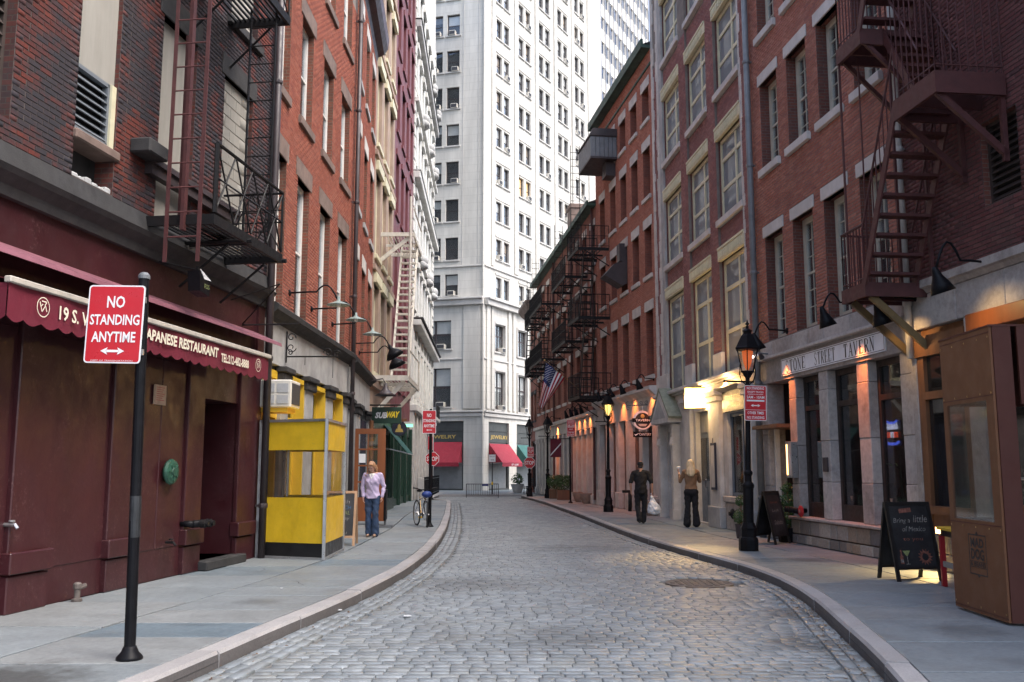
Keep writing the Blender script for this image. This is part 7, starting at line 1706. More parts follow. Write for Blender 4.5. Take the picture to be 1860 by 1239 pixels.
# subway shop sign, round sign, awning, open door
sw_ = thing('shop_sign', 'dark green Subway shop sign jutting over the left pavement', 'sign', (-4.04,30,3.24)); b = MB(); b.box(-.47,.47,-.07,.07,-.26,.26); sp_ = b.build('panel', ['greenpaint'], sw_, bevel=.008)
txt(sp_, 'SUB', -.17, .0, .4, .2, -.072, 'signwhite', shear=.3, bold=.05); txt(sp_, 'WAY', .22, .02, .42, .2, -.072, 'signyellow' if 'signyellow' in MT else [mk('signyellow', M_plain('sign yellow', (.75,.55,.02), .4, .05, 4)),'signyellow'][1], shear=.3, bold=.05)
b = MB(); b.tube([(-.55,0,.33),(.45,0,.33)],.025,6); b.tube([(-.2,0,.33),(-.2,0,.26)],.012,4); b.tube([(.25,0,.33),(.25,0,.26)],.012,4); b.build('bracket', ['iron'], sw_)
sl = thing('wall_lamp', 'dark bell shaped lamp hanging above the Subway sign', 'wall lamp', (-4.05,29.7,3.95)); b = MB(); b.lathe([(.03,.3),(.06,.22),(.1,.12),(.2,.0),(.36,-.1),(.34,-.1),(.18,.0),(.0001,.08)],16); b.build('lamp_shade', ['pipe'], sl, smooth=True); b = MB(); b.tube([(0,0,.28),(-.1,0,.45),(-.65,.1,.35)],.02,6); b.build('arm', ['pipe'], sl)
rs = thing('shop_sign', 'round dark shop sign with a gold emblem beyond the Subway sign', 'sign', (-3.87,32,2.9)); b = MB(); b.lathe([(.24,-.03),(.26,0),(.24,.03),(.0001,.03)],22,axis='y'); b.lathe([(.24,-.03),(.0001,-.03)],22,axis='y'); rp = b.build('disc', ['navy'], rs)
b = MB(); b.prism([(-.14,-.12),(.14,-.12),(.1,.0),(.06,-.02),(.05,.1),(0,.17),(-.05,.1),(-.06,-.02),(-.1,0)],'y',-.034,-.03); b.build('emblem', ['gold'], rp); b = MB(); b.tube([(-.6,0,.32),(.25,0,.32)],.02,5); b.box(-.25,.25,-.03,.03,.24,.3); b.build('bracket', ['woodbrown'], rs)
gl = thing('shop_lamp', 'small glowing green sign lamp further down the left pavement', 'lamp', (-4.35,39,3.38)); b = MB(); b.box(-.2,.2,-.05,.05,-.12,-.0); b.build('lit_panel', [mk('greenglow', M_emit('green glow', (.25,.9,.5), .6))], gl); b = MB(); b.prism([(-.24,0),(.24,0),(.14,.1),(-.14,.1)],'y',-.08,.08); b.build('hood', ['white'], gl); b = MB(); b.tube([(-.55,0,.02),(-.2,0,.02)],.015,5); b.build('arm', ['iron'], gl)
ga = L4.thing('awning', 'teal green striped awning folded down over the dark green shopfront', 'awning', 3.6, -.06, 0); b = MB()
for k in range(6):
    x0 = k*.36; b.quad((x0,-.9,2.1),(x0+.35,-.9,2.1),(x0+.35,0,3.15),(x0,0,3.15)); b.quad((x0,0,3.12),(x0+.35,0,3.12),(x0+.35,-.9,2.07),(x0,-.9,2.07))
b.build('canopy', ['awngreen'], ga); b = MB(); b.tube([(0,-.9,2.08),(2.16,-.9,2.08)],.02,6); b.tube([(.02,0,2.3),(.02,-.9,2.08)],.015,5); b.tube([(2.14,0,2.3),(2.14,-.9,2.08)],.015,5); b.build('frame', ['alu'], ga)
od = L3.thing('open_door', 'orange stained glazed door standing open across the left pavement', 'door', 1.3, -.05, 0)
b = MB(); w_=.85
b.box(-.025,.025,-.1,0,0.1,2.65); b.box(-.025,.025,-w_,-w_+.22,.1,2.65); b.box(-.025,.025,-w_+.22,-.1,.1,.75); b.box(-.025,.025,-w_+.22,-.1,2.5,2.65)
for z in (1.15,1.6,2.05): b.box(-.02,.02,-w_+.22,-.1,z,z+.045)
b.box(-.02,.02,-.38,-.345,.75,2.5); b.build('door_frame', ['orange'], od); b = MB(); b.box(-.004,.004,-w_+.22,-.1,.75,2.5); b.build('pane', ['glass'], od)
b = MB(); b.box(-.03,-.025,-.3,-.12,1.7,1.95); b.build('sticker', ['signwhite'], od)
bk = L3.thing('sandwich_board', 'low black plastic pavement board behind the woman in lavender', 'sign board', .2, -1.0, 0)
b = MB(); b.box(-.3,.3,-.03,.03,.18,1.0); b.build('panel', ['blackpaint'], bk, bevel=.02); b = MB(); b.box(-.25,.25,-.2,.2,0,.06); b.tube([(0,0,.06),(0,0,.2)],.03,6); b.build('base', ['pipegrey'], bk)

# ------------------------------------------------------------------ flag
def flag():
    A, B = Vector((1.55,42,6.36)), Vector((2.45,42.6,5.68)); A2, B2 = Vector((1.22,42.05,4.45)), Vector((1.42,42.2,4.2))
    t = thing('flag', 'American flag hanging from a slanted pole on the far brick row', 'flag', B); NU, NV = 26, 24; b = MB()
    for j in range(NV+1):
        v = j/NV
        for i in range(NU+1):
            u = i/NU; p = (A*(1-u)+B*u)*(1-v)+(A2*(1-u)+B2*u)*v
            p += Vector((.05*math.sin(u*9+v*3)*v, .16*math.sin(u*14+v*2)*(.25+v), -.06*math.sin(math.pi*u)*v)); p -= B; b.v.append(tuple(p))
    for j in range(NV):
        for i in range(NU):
            s = i//2; m = 2 if (s < 7 and j < NV*.42) else (0 if s % 2 == 0 else 1); a = j*(NU+1)+i; b.face((a,a+1,a+NU+2,a+NU+1), m)
    o = b.build('cloth', [mk('flagred', M_plain('flag red', (.42,.02,.04), .8, .05, 5)),'signwhite',mk('flagblue', M_plain('flag blue', (.02,.04,.16), .8, .05, 5))], t, smooth=True)
    sd_ = MB()
    for r_ in range(9):
        for c_ in range(6 if r_ % 2 == 0 else 5):
            i = 1+r_*1.45; j = 1+(c_+(0 if r_ % 2 == 0 else .5))*1.55; u = i/NU; v = j/NV
            p = (A*(1-u)+B*u)*(1-v)+(A2*(1-u)+B2*u)*v + Vector((.05*math.sin(u*9+v*3)*v, .16*math.sin(u*14+v*2)*(.25+v), -.06*math.sin(math.pi*u)*v)) - B
            for dy in (-.012,):
                q = p+Vector((0,dy,0)); pts = []; n = len(sd_.v)
                for k in range(10): a = math.pi/2+k*math.pi/5; rr = .028 if k%2 == 0 else .012; sd_.v.append((q.x+rr*math.cos(a),q.y,q.z+rr*math.sin(a)))
                sd_.face(range(n,n+10))
    tag(sd_.build('stars', ['signwhite'], o), kind='stuff')
    b = MB(); e = A+(B-A)*2.0; b.tube([tuple(A-B+(A-B).normalized()*.08),tuple(e-B)], .018, 8); b.sphere(tuple(A-B+(A-B).normalized()*.1),.04,8); b.build('pole', ['brass'], t)
flag()

# ------------------------------------------------------------------ barrier, bench, bollard
ba = thing('barrier', 'low steel crowd barrier with a blue plate across the street end', 'barrier', (-1.71,54.2,-.13))
b = MB(); b.tube([(-.92,0,.78),(.92,0,.78)],.02,6); b.tube([(-.92,0,.15),(.92,0,.15)],.018,6)
for x in (-.92,.92): b.tube([(x,0,0),(x,0,.8)],.022,6); b.tube([(x,-.2,0),(x,.2,0)],.015,5)
fb = b.build('frame', ['pipe'], ba); m_ = cyl((0,0,.15),(0,0,.78),.011).mesh('bar',['pipe'])
for k in range(1,18): link('bar', m_, fb, (-.92+k*1.84/18,0,0))
b = MB(); b.box(-.02,.35,-.035,-.022,.66,.8); b.build('plate', [mk('plateblue', M_plain('blue plate', (.02,.03,.14), .4, .1, 5))], ba)
b = MB(); b.box(.52,.62,-.03,.03,.74,.9); b.build('marker', ['vinyl'], ba)
bo = thing('bollard', 'black T shaped standpipe bollard at the foot of the orange house', 'bollard', (4.3,34.3,0)); b = MB(); b.tube([(0,.1,0),(0,.06,.12),(0,0,.25),(0,0,.72)],.07,10); b.build('pipe', ['iron'], bo, smooth=True); b = MB(); b.box(-.28,.06,-.06,.06,.66,.76); b.build('head', ['iron'], bo, bevel=.01)
bc = thing('bench', 'dark iron bench against the far corner house', 'bench', (1.25,57.6,0), R(97)); b = MB()
for k in range(4): m = MB().box(-.6,.6,-.03+.0,.03,-.012,.012); m.build('slat', ['blackpaint'], bc, (0,.1+k*.11,.45)); m = MB().box(-.6,.6,-.012,.012,-.04,.04); m.build('slat', ['blackpaint'], bc, (0,.0,.55+k*.12))
for x in (-.55,.55): m = MB(); m.tube([(x,.45,0),(x,.43,.44),(x,0,.44),(x,-.03,.95)],.025,6); m.tube([(x,0,.44),(x,-.02,0)],.025,6); m.build('leg', ['blackpaint'], bc)

# ------------------------------------------------------------------ plants
def leaf_ball(parent, name, balls, n, size, mat='leaf', seed=1):
    r = np.random.RandomState(seed); V = []; tot = sum(b[3]**2 for b in balls)
    for (cx,cy,cz,rad) in balls:
        k = int(n*rad*rad/tot); d = r.normal(size=(k,3)); d /= np.linalg.norm(d,axis=1)[:,None]; q = rad*(r.uniform(.55,1.06,(k,1))**.6)
        c = np.array([cx,cy,cz]) + d*q*(1+.12*np.sin(d[:,[0]]*5+d[:,[1]]*4+seed)); u = r.normal(size=(k,3)); u -= (u*d).sum(1)[:,None]*d*.6; u /= np.linalg.norm(u,axis=1)[:,None]
        w = np.cross(u, d+r.normal(size=(k,3))*.5); w /= np.linalg.norm(w,axis=1)[:,None]; s = size*r.uniform(.6,1.3,(k,1))
        V.append(np.stack([c-u*s, c+w*s*.45, c+u*s, c-w*s*.45], 1))
    V = np.concatenate(V); m = len(V)
    return tag(link(name, npmesh(name, V.reshape(-1,3), (np.arange(4)[None]+(np.arange(m)*4)[:,None]), mat), parent), kind='stuff')
def pot(t, prof, mat, n=14): b = MB(); b.lathe(prof, n); return b.build('pot', [mat], t)
t = thing('topiary', 'small two ball topiary in a dark pot left of the nearest lamp post', 'plant', (5.12,21.1,0)); pot(t, [(.11,0),(.14,.3),(.15,.32),(.13,.32),(.0001,.3)], 'pipe'); b = MB(); b.tube([(0,0,.3),(.01,0,.95)],.015,6); b.build('stem', ['woodbrown'], t); leaf_ball(t, 'foliage', [(0,0,.47,.18),(0.01,0,.82,.13)], 1300, .022, seed=2)
t = thing('topiary', 'three ball topiary in a wide black tub by the tavern entrance', 'plant', (5.92,20.15,0)); pot(t, [(.24,0),(.28,.28),(.29,.3),(.26,.3),(.0001,.28)], 'blackpaint'); b = MB(); b.tube([(0,0,.28),(-.02,0,1.1)],.018,6); b.build('stem', ['woodbrown'], t); leaf_ball(t, 'foliage', [(0,0,.52,.27),(-.01,0,.86,.19),(-.03,0,1.12,.13)], 2600, .024, seed=3)
for (x,y,lab,seed) in ((2.28,48.7,'leafy shrub in a brown box planter right of the far lamp post',5),(2.58,46.7,'bushy shrub in a brown box planter nearer the clay pots',6)):
    t = thing('planter', lab, 'planter', (x,y,0)); b = MB(); b.box(-.35,.35,-.35,.35,0,.48); b.build('box', ['woodbrown'], t, bevel=.01); leaf_ball(t, 'foliage', [(0,0,.78,.42),(.2,-.1,.95,.28),(-.2,.1,.9,.3)], 1200, .05, seed=seed)
for (x,y,lab) in ((3.12,43.6,'round weathered clay pot at the foot of the far piers'),(3.32,41.8,'round weathered clay pot nearest the lamp post on the lit row'),(4.62,31.2,'squat clay pot at the stone corner behind the white bag')):
    t = thing('clay_pot', lab, 'pot', (x,y,0)); pot(t, [(.16,0),(.2,.05),(.3,.3),(.32,.38),(.34,.42),(.34,.46),(.29,.46),(.27,.4),(.0001,.38)], 'terracotta', 18); b = MB(); b.lathe([(.27,.41),(.0001,.43)],14); b.build('soil', ['soil'], t)
t = thing('planter', 'pale stone planter with a green bush before the green shop awning', 'planter', (.35,60.2,0)); pot(t, [(.25,0),(.3,.1),(.42,.5),(.45,.55),(.4,.55),(.0001,.5)], 'stone_lt', 16); leaf_ball(t, 'foliage', [(0,0,.85,.38)], 500, .06, seed=8)
def window_plant(x, y, z, h, lab, seed, n=9):
    t = R2.thing('potted_palm', lab, 'plant', x, y, z); pot(t, [(.07,0),(.1,.16),(.0001,.15)], 'terracotta', 10); r = random.Random(seed)
    for k in range(n):
        a = r.uniform(0,6.28); L = h*r.uniform(.7,1.1); b = MB(); pts = [(0,0,.15)]
        for i in range(1,6): u = i/5; pts.append((math.cos(a)*L*.55*u, math.sin(a)*L*.4*u*.6, .15+L*(u-.55*u*u)))
        for i in range(5):
            p, q = Vector(pts[i]), Vector(pts[i+1]); nn = Vector((-math.sin(a),math.cos(a),.3))*.02*(1-abs(i-1.5)/4); b.quad(p-nn,q-nn*.8,q+nn*.8,p+nn)
        b.build('leaf', ['leaf_lt'], t)
window_plant(5.62,.3,.87,.5,'spiky green plant on the sill of the right tavern window',3); window_plant(4.15,.3,.87,.45,'small spiky plant on the sill of the middle tavern window',4); window_plant(5.75,.42,.9,1.2,'tall arching palm inside the right tavern window',5,12)
# ------------------------------------------------------------------ bicycle leaning on the left sign pole
bi = thing('bicycle', 'bicycle with blue bag locked to the left sign pole', 'bicycle', (-2.62,25.98,0), math.atan2(-.98,.38))
def wheel(x, rot=0):
    b = MB(); r = .33; b.tube([(r*math.cos(a),0,r*math.sin(a)) for a in np.linspace(0,2*math.pi,29)], .021, 7, cap=False); w = b.build('wheel', ['rubber'], bi, (x,0,.335), (0,0,rot))
    b = MB(); b.tube([((r-.025)*math.cos(a),0,(r-.025)*math.sin(a)) for a in np.linspace(0,2*math.pi,29)], .01, 5, cap=False); b.build('rim', ['alu'], w)
    b = MB()
    for k in range(16): a = math.pi*k/8; b.tube([(0,.02*(-1)**k,0),((r-.03)*math.cos(a),0,(r-.03)*math.sin(a))],.0022,3,cap=False)
    tag(b.build('spokes', ['chrome'], w), kind='stuff'); b = MB(); b.tube([(0,-.05,0),(0,.05,0)],.02,8); b.build('hub', ['alu'], w)
wheel(0); wheel(1.04, R(-17))
b = MB()
for p,q,r in (((.42,0,.3),(.28,0,.78),.017),((.42,0,.3),(.86,0,.68),.019),((.3,0,.7),(.84,0,.8),.017),((.84,0,.64),(.82,0,.84),.02),((0,.05,.335),(.42,.03,.3),.01),((0,-.05,.335),(.42,-.03,.3),.01),((0,.05,.335),(.3,.02,.72),.009),((0,-.05,.335),(.3,-.02,.72),.009)): b.tube([p,q],r,7)
b.build('frame', ['chrome'], bi); b = MB()
for s in (-1,1): b.tube([(.83,s*.02,.68),(.87,s*.055,.6),(1.04,s*.055,.335)],.014,6)
b.build('fork', ['blackpaint'], bi); b = MB(); b.tube([(.28,0,.76),(.27,0,.92)],.013,6); b.build('seat_post', ['alu'], bi)
b = MB(); b.sphere((.24,0,.94),.1,8,0,1.3,.75,.35); b.build('saddle', ['blackpaint'], bi, smooth=True)
b = MB(); b.tube([(.82,0,.84),(.86,0,.98)],.014,6); b.tube([(.8,-.3,1.02),(.86,-.1,.98),(.86,.1,.98),(.8,.3,1.02)],.014,6); b.build('handlebar', ['blackpaint'], bi)
for s in (-1,1): b = MB(); b.tube([(.79,s*.2,1.01),(.79,s*.33,1.03)],.02,6); b.build('grip', ['rubber'], bi)
b = MB(); b.sphere((.97,0,.86),.13,8,0,.8,1.1,.7); b.build('handlebar_bag', [mk('bluebag', M_plain('blue nylon', (.02,.05,.22), .5, .2, 5))], bi, smooth=True)
b = MB(); b.lathe([(.09,-.004),(.09,.004),(.0001,.004)],18,(.42,.05,.3),axis='y'); b.build('chainring', ['chrome'], bi)
for s in (-1,1): b = MB(); b.tube([(.42,s*.06,.3),(.42+s*.1,s*.08,.3-s*.13)],.01,5); b.box(.42+s*.1-.04,.42+s*.1+.04,s*.1-.03,s*.1+.03,.3-s*.13-.012,.3-s*.13+.012); b.build('pedal', ['alu'], bi)
b = MB(); b.tube([(-.28,0,.55),(-.1,0,.68),(.15,0,.66),(.28,0,.55)],.006,4); b.build('mudguard', ['blackpaint'], bi)
b = MB(); b.box(-.02,.02,-.06,.06,.1,.14); b.build('reflector', ['vinyl'], bi, (.1,.08,.1))
# ------------------------------------------------------------------ people
REM = []
class Blob:
    def __init__(s): s.b = MB()
    def cap(s, p, q, r1, r2=None, n=10):
        r2 = r1 if r2 is None else r2; p = Vector(p); q = Vector(q); d = (q-p).normalized(); pts = []; rs = []
        for k in range(5): a = math.pi/2*k/4; pts.append(p-d*r1*math.cos(a)); rs.append(max(.0008, r1*math.sin(a)))
        for k in range(5): a = math.pi/2*k/4; pts.append(q+d*r2*math.sin(a)); rs.append(max(.0008, r2*math.cos(a)))
        s.b.tube(pts, rs, n); return s
    def ell(s, c, rx, ry, rz): s.b.sphere(c, 1, 12, 0, rx, ry, rz); return s
    def loft(s, rings, n=18):
        """rings: (cx, cy, z, rx, ry)"""
        base = len(s.b.v); k = len(rings)
        for cx,cy,z,rx,ry in rings:
            for j in range(n): a = 2*math.pi*j/n; s.b.v.append((cx+rx*math.cos(a), cy+ry*math.sin(a), z))
        for i in range(k-1):
            for j in range(n): a = base+i*n+j; c = base+i*n+(j+1)%n; s.b.face((a,c,c+n,a+n))
        s.b.face([base+j for j in range(n-1,-1,-1)]); s.b.face([base+(k-1)*n+j for j in range(n)]); return s
    def hand(s, w, d, palm_n, thumb, size=1.0, curl=.5):
        """w wrist, d pointing direction, palm_n palm normal, thumb side direction"""
        w = Vector(w); d = Vector(d).normalized(); n = Vector(palm_n); n = (n-d*n.dot(d)).normalized(); t = Vector(thumb); t = (t-d*t.dot(d)-n*t.dot(n)).normalized(); k = size
        for u in (-.6,-.2,.2,.6): s.cap(w+d*.02*k+t*u*.022*k, w+d*.085*k+t*u*.05*k, .017*k, .014*k, 8)
        for i,(u,L) in enumerate(((.033,.07),(.011,.078),(-.011,.072),(-.033,.056))):
            a = w+d*.09*k+t*u*k; c1 = math.cos(curl*.6); s1 = math.sin(curl*.6); m = a+(d*c1+n*s1)*L*.52*k; e = m+(d*math.cos(curl*1.5)+n*math.sin(curl*1.5))*L*.48*k; s.cap(a,m,.0098*k,.0092*k,7); s.cap(m,e,.0092*k,.0078*k,7)
        a = w+d*.03*k+t*.03*k; m = a+(d*.6+t*.75+n*.25).normalized()*.042*k; e = m+(d*.85+t*.25+n*.4).normalized()*.034*k; s.cap(a,m,.0125*k,.011*k,7); s.cap(m,e,.011*k,.0085*k,7); return s
    def out(s, name, mat, parent, vox=.011, sm=4):
        o = s.b.build(name, [mat], parent); REM.append((o, vox, sm)); return o
def head(bl, c, yaw=0, pitch=0, k=1.0):
    """face towards -y before turning"""
    M_ = Matrix.Translation(Vector(c)) @ Matrix.Rotation(yaw,4,'Z') @ Matrix.Rotation(pitch,4,'X'); base = len(bl.b.v)
    bl.ell((0,.012*k,.025*k),.076*k,.094*k,.1*k); bl.ell((0,-.012*k,-.04*k),.06*k,.072*k,.078*k); bl.ell((0,-.04*k,-.09*k),.032*k,.035*k,.028*k)
    bl.cap((0,-.09*k,.01*k),(0,-.108*k,-.03*k),.008*k,.014*k,8); bl.ell((0,-.078*k,-.062*k),.026*k,.014*k,.008*k); bl.ell((0,-.07*k,.03*k),.055*k,.022*k,.012*k)
    for sx in (-1,1): bl.ell((sx*.078*k,.01*k,-.01*k),.012*k,.022*k,.034*k)
    for i in range(base, len(bl.b.v)): bl.b.v[i] = tuple(M_ @ Vector(bl.b.v[i]))
    return M_
def eyes(t, M_, k=1.0):
    for sx in (-1,1):
        b = MB(); b.sphere(tuple(M_ @ Vector((sx*.031*k,-.079*k,.008*k))), .0125*k, 8, 0, 1.2, .6, .6); b.build('eye', ['eyewhite' if 'eyewhite' in MT else [mk('eyewhite', M_plain('eye', (.12,.09,.08), .25, .1, 30)),'eyewhite'][1]], t)
mk('blackcloth', M_plain('black cloth', (.0075,.0075,.0095), .85, .35, 9, bmp=.25, bscale=40)); mk('navycloth', M_plain('near black trousers', (.0075,.008,.012), .85, .35, 8, bmp=.25, bscale=40))
mk('tan', M_plain('tan knit', (.235,.135,.075), .9, .2, 12, bmp=.35, bscale=90)); mk('fur', M_plain('tan fur collar', (.48,.28,.13), .95, .4, 25, bmp=.6, bscale=70))
mk('lavender', M_plain('lavender cotton', (.56,.46,.64), .8, .12, 7, bmp=.25, bscale=30)); mk('denim', M_plain('blue denim', (.035,.065,.13), .85, .45, 6, bmp=.25, bscale=60))
mk('blonde', M_plain('blonde hair', (.66,.52,.32), .5, .35, 22, bmp=.5, bscale=60, stretch=True)); mk('redblonde', M_plain('reddish blonde hair', (.46,.24,.12), .5, .35, 22, bmp=.5, bscale=60, stretch=True)); mk('darkhair', M_plain('dark hair', (.018,.013,.012), .6, .3, 20))
mk('plasticbag', M_plain('white plastic bag', (.70,.72,.75), .35, .15, 9, bmp=.4, bscale=14)); mk('shoe', M_plain('black shoe', (.012,.012,.012), .4, .2, 8)); mk('tanshoe', M_plain('tan shoe', (.35,.22,.15), .5, .2, 8))

def legs(bl, L, Rr, hipw=.09, k=1.0, grow=0.0, flare=0.0, stop_=.1):
    for sx, (kn, an) in ((-1,L),(1,Rr)):
        h = (sx*hipw, 0, .9*k); bl.cap(h, kn, .085+grow, .058+grow); 
        if flare: bl.cap(kn, an, .056+grow, .05+grow+flare)
        else: bl.cap(kn, (kn[0]+(an[0]-kn[0])*.35, kn[1]+(an[1]-kn[1])*.35+.015, kn[2]+(an[2]-kn[2])*.35), .053+grow, .056+grow); bl.cap((kn[0]+(an[0]-kn[0])*.35, kn[1]+(an[1]-kn[1])*.35+.015, kn[2]+(an[2]-kn[2])*.35), an, .055+grow, .038+grow)
    bl.ell((0,.015,.92*k),.165+grow,.115+grow,.12)
def torso(bl, k=1.0, sw=.19, waist=.135, chest=.165, grow=0.0, z0=.9, fem=False, belly=0.0):
    g = grow; bl.loft([(0,.01,z0*k,.155+g,.11+g),(0,.0,1.0*k,.15+g,.108+g+belly),(0,-.005,1.1*k,waist+g,.1+g+belly),(0,-.005,1.22*k,chest-.008+g,.112+g+belly*.5),(0,-.004,1.32*k,chest+g,.115+g),(0,.005,1.4*k,chest-.005+g,.095+g),(0,.012,1.455*k,.1+g*.6,.07+g*.6)])
    for sx in (-1,1):
        bl.cap((sx*.07,.012,1.445*k),(sx*(sw-.02),.012,1.415*k),.052+g,.06+g)
        if fem: bl.ell((sx*.072,-.085,1.27*k),.062+g*.5,.05+g*.5,.06+g*.5)
def shoes(t, L, Rr, mat, dirL=(0,-1), dirR=(0,-1), ln=.2):
    for (x,y,z),d in ((L,dirL),(Rr,dirR)):
        bl = Blob(); d = Vector((*d,0)).normalized(); bl.cap(Vector((x,y,max(.045,z-.05)))-d*.03, Vector((x,y,max(.035,z-.06)))+d*(ln-.06), .042, .034); o = bl.out('shoe', mat, t, .011, 3)

# man in black walking away, white bag in his right hand
t = thing('person', 'man in black clothes and cap walking away carrying a white plastic bag', 'person', (3.63,26.5,0), R(176))
Lk, La, Rk, Ra = (-.1,-.06,.49), (-.06,-.08,.1), (.1,-.0,.49), (.06,.16,.13)
bl = Blob(); legs(bl, (Lk,La), (Rk,Ra)); torso(bl, belly=.03); bl.cap((0,.01,1.45),(0,-.005,1.53),.058,.055); hM = head(bl, (0,-.01,1.63))
aL = ((-.21,.01,1.41),(-.3,.03,1.13),(-.31,-.03,.88)); aR = ((.21,.01,1.41),(.29,.03,1.13),(.27,-.08,.92))
for a in (aL,aR): bl.cap(a[0],a[1],.05,.043); bl.cap(a[1],a[2],.042,.028)
bl.hand(aR[2],(-.05,-.15,-1),(-1,0,0),(0,-1,0),1,.6); bl.hand(aL[2],(0,-.05,-1),(1,0,0),(0,-1,0),1,1.5)
for a,d in ((La,(0,-1)),(Ra,(0,-1))): bl.cap((a[0],a[1],a[2]-.03),(a[0],a[1]-.1,a[2]-.05),.035,.03)
bl.out('body', 'skin', t, .0075, 3); eyes(t, hM)
bl = Blob(); torso(bl, grow=.022, z0=.84, chest=.175, belly=.035)
for a in (aL,aR): bl.cap(a[0],tuple(Vector(a[0]).lerp(Vector(a[1]),.85)),.066,.066)
bl.out('shirt', 'blackcloth', t, .012, 5)
bl = Blob(); legs(bl, (Lk,La), (Rk,Ra), grow=.022, flare=.008); bl.out('trousers', 'navycloth', t, .012, 5)
shoes(t, La, Ra, 'shoe')
bl = Blob(); bl.ell((0,.008,1.665),.088,.108,.082); bl.cap((-.04,-.1,1.67),(.04,-.1,1.67),.02,.02); bl.cap((-.05,-.13,1.662),(.05,-.13,1.662),.012,.012); bl.out('cap', 'blackcloth', t, .009, 3)
bl = Blob(); bl.ell((0,.04,1.6),.075,.062,.05); bl.out('hair', 'darkhair', t, .009, 3)
bg_ = thing('plastic_bag', 'bulging white plastic carrier bag held by the man in black', 'bag', (3.63-.345,26.5+.02,.0)); bg_.location = (3.30,26.52,0)
hx = Vector(t.location) + Matrix.Rotation(R(176),3,'Z') @ Vector((-.31,-.04,.79)); bg_.location = (hx.x+.04, hx.y-.03, 0)
bl = Blob(); bl.loft([(0,0,.27,.1,.07),(0,0,.3,.17,.1),(0.01,0,.4,.19,.12),(0,0,.5,.165,.11),(-.01,0,.6,.11,.07),(-.03,.02,.7,.045,.035),(-.035,.025,.78,.025,.02)]); bl.ell((.03,-.05,.4),.12,.08,.1); bl.ell((-.06,-.03,.46),.09,.08,.12); bl.out('bag', 'plasticbag', bg_, .012, 2)
bl = Blob(); bl.cap((-.04,.03,.76),(-.05,.03,.84),.022,.028); bl.ell((-.05,.0,.74),.05,.035,.05); bl.out('handles', 'plasticbag', bg_, .01, 2)

# blonde woman in tan top photographing, seen from behind
t = thing('person', 'blonde woman in a tan knit top and black flared trousers raising a camera', 'person', (4.76,25.0,0), R(172)); K = 1.02
Lk, La, Rk, Ra = (-.1,-.01,.5), (-.12,.02,.1), (.1,-.0,.5), (.12,.02,.1)
bl = Blob(); legs(bl, (Lk,La), (Rk,Ra), k=K); torso(bl, K, sw=.175, waist=.115, chest=.15, fem=True); bl.cap((0,.01,1.47),(0,-.005,1.56),.048,.046); hM = head(bl, (0,-.01,1.655), yaw=R(28))
aL = ((-.18,.01,1.43),(-.24,-.12,1.2),(-.12,-.3,1.38)); aR = ((.18,.01,1.43),(.28,-.06,1.2),(.3,-.28,1.43))
for a in (aL,aR): bl.cap(a[0],a[1],.043,.036); bl.cap(a[1],a[2],.035,.024)
bl.hand(aL[2],(.2,-.3,.8),(.6,.3,0),(.3,-.5,0),.92,1.0); bl.hand(aR[2],(.25,-.2,.9),(-.8,-.2,0),(-.2,-.8,.1),.92,1.0)
for a in (La,Ra): bl.cap((a[0],a[1],a[2]-.03),(a[0],a[1]-.1,a[2]-.05),.032,.028)
bl.out('body', 'skin', t, .0075, 3); eyes(t, hM)
bl = Blob(); torso(bl, K, sw=.175, waist=.125, chest=.155, grow=.018, z0=.98, fem=True)
for a in (aL,aR): bl.cap(a[0],a[1],.058,.05); bl.cap(a[1],tuple(Vector(a[1]).lerp(Vector(a[2]),.75)),.048,.036)
bl.out('knit_top', 'tan', t, .011, 5)
bl = Blob(); bl.ell((0,.03,1.45),.15,.11,.055); bl.ell((.1,.06,1.42),.07,.06,.05); bl.ell((-.1,.06,1.42),.07,.06,.05); bl.ell((0,.1,1.41),.09,.05,.06); bl.out('fur_collar', 'fur', t, .012, 2)
bl = Blob(); legs(bl, (Lk,La), (Rk,Ra), k=K, grow=.02, flare=.035); bl.out('trousers', 'navycloth', t, .012, 5); shoes(t, La, Ra, 'shoe')
bl = Blob(); bl.ell((.0,.02,1.69),.092,.108,.098); bl.loft([(0,.15,1.34,.06,.03),(0,.145,1.4,.115,.045),(0,.115,1.5,.122,.065),(0,.065,1.6,.112,.08),(0,.03,1.7,.094,.09)]); bl.cap((-.085,.0,1.68),(-.1,.02,1.45),.03,.022); bl.cap((.085,.0,1.68),(.1,.02,1.45),.03,.022); bl.out('hair', 'blonde', t, .01, 3)
cm_ = thing('camera', 'small pale camera held up by the blonde woman', 'camera', tuple(Vector(t.location)+Matrix.Rotation(R(172),3,'Z') @ Vector((.3,-.36,1.57))), R(172)); b = MB(); b.box(-.05,.05,-.015,.015,-.03,.03); b.build('body', ['alu'], cm_, bevel=.006); b = MB(); b.lathe([(.02,0),(.022,.02),(.0001,.02)],12,(0,-.015,0),axis='y'); b.build('lens', ['blackpaint'], cm_)

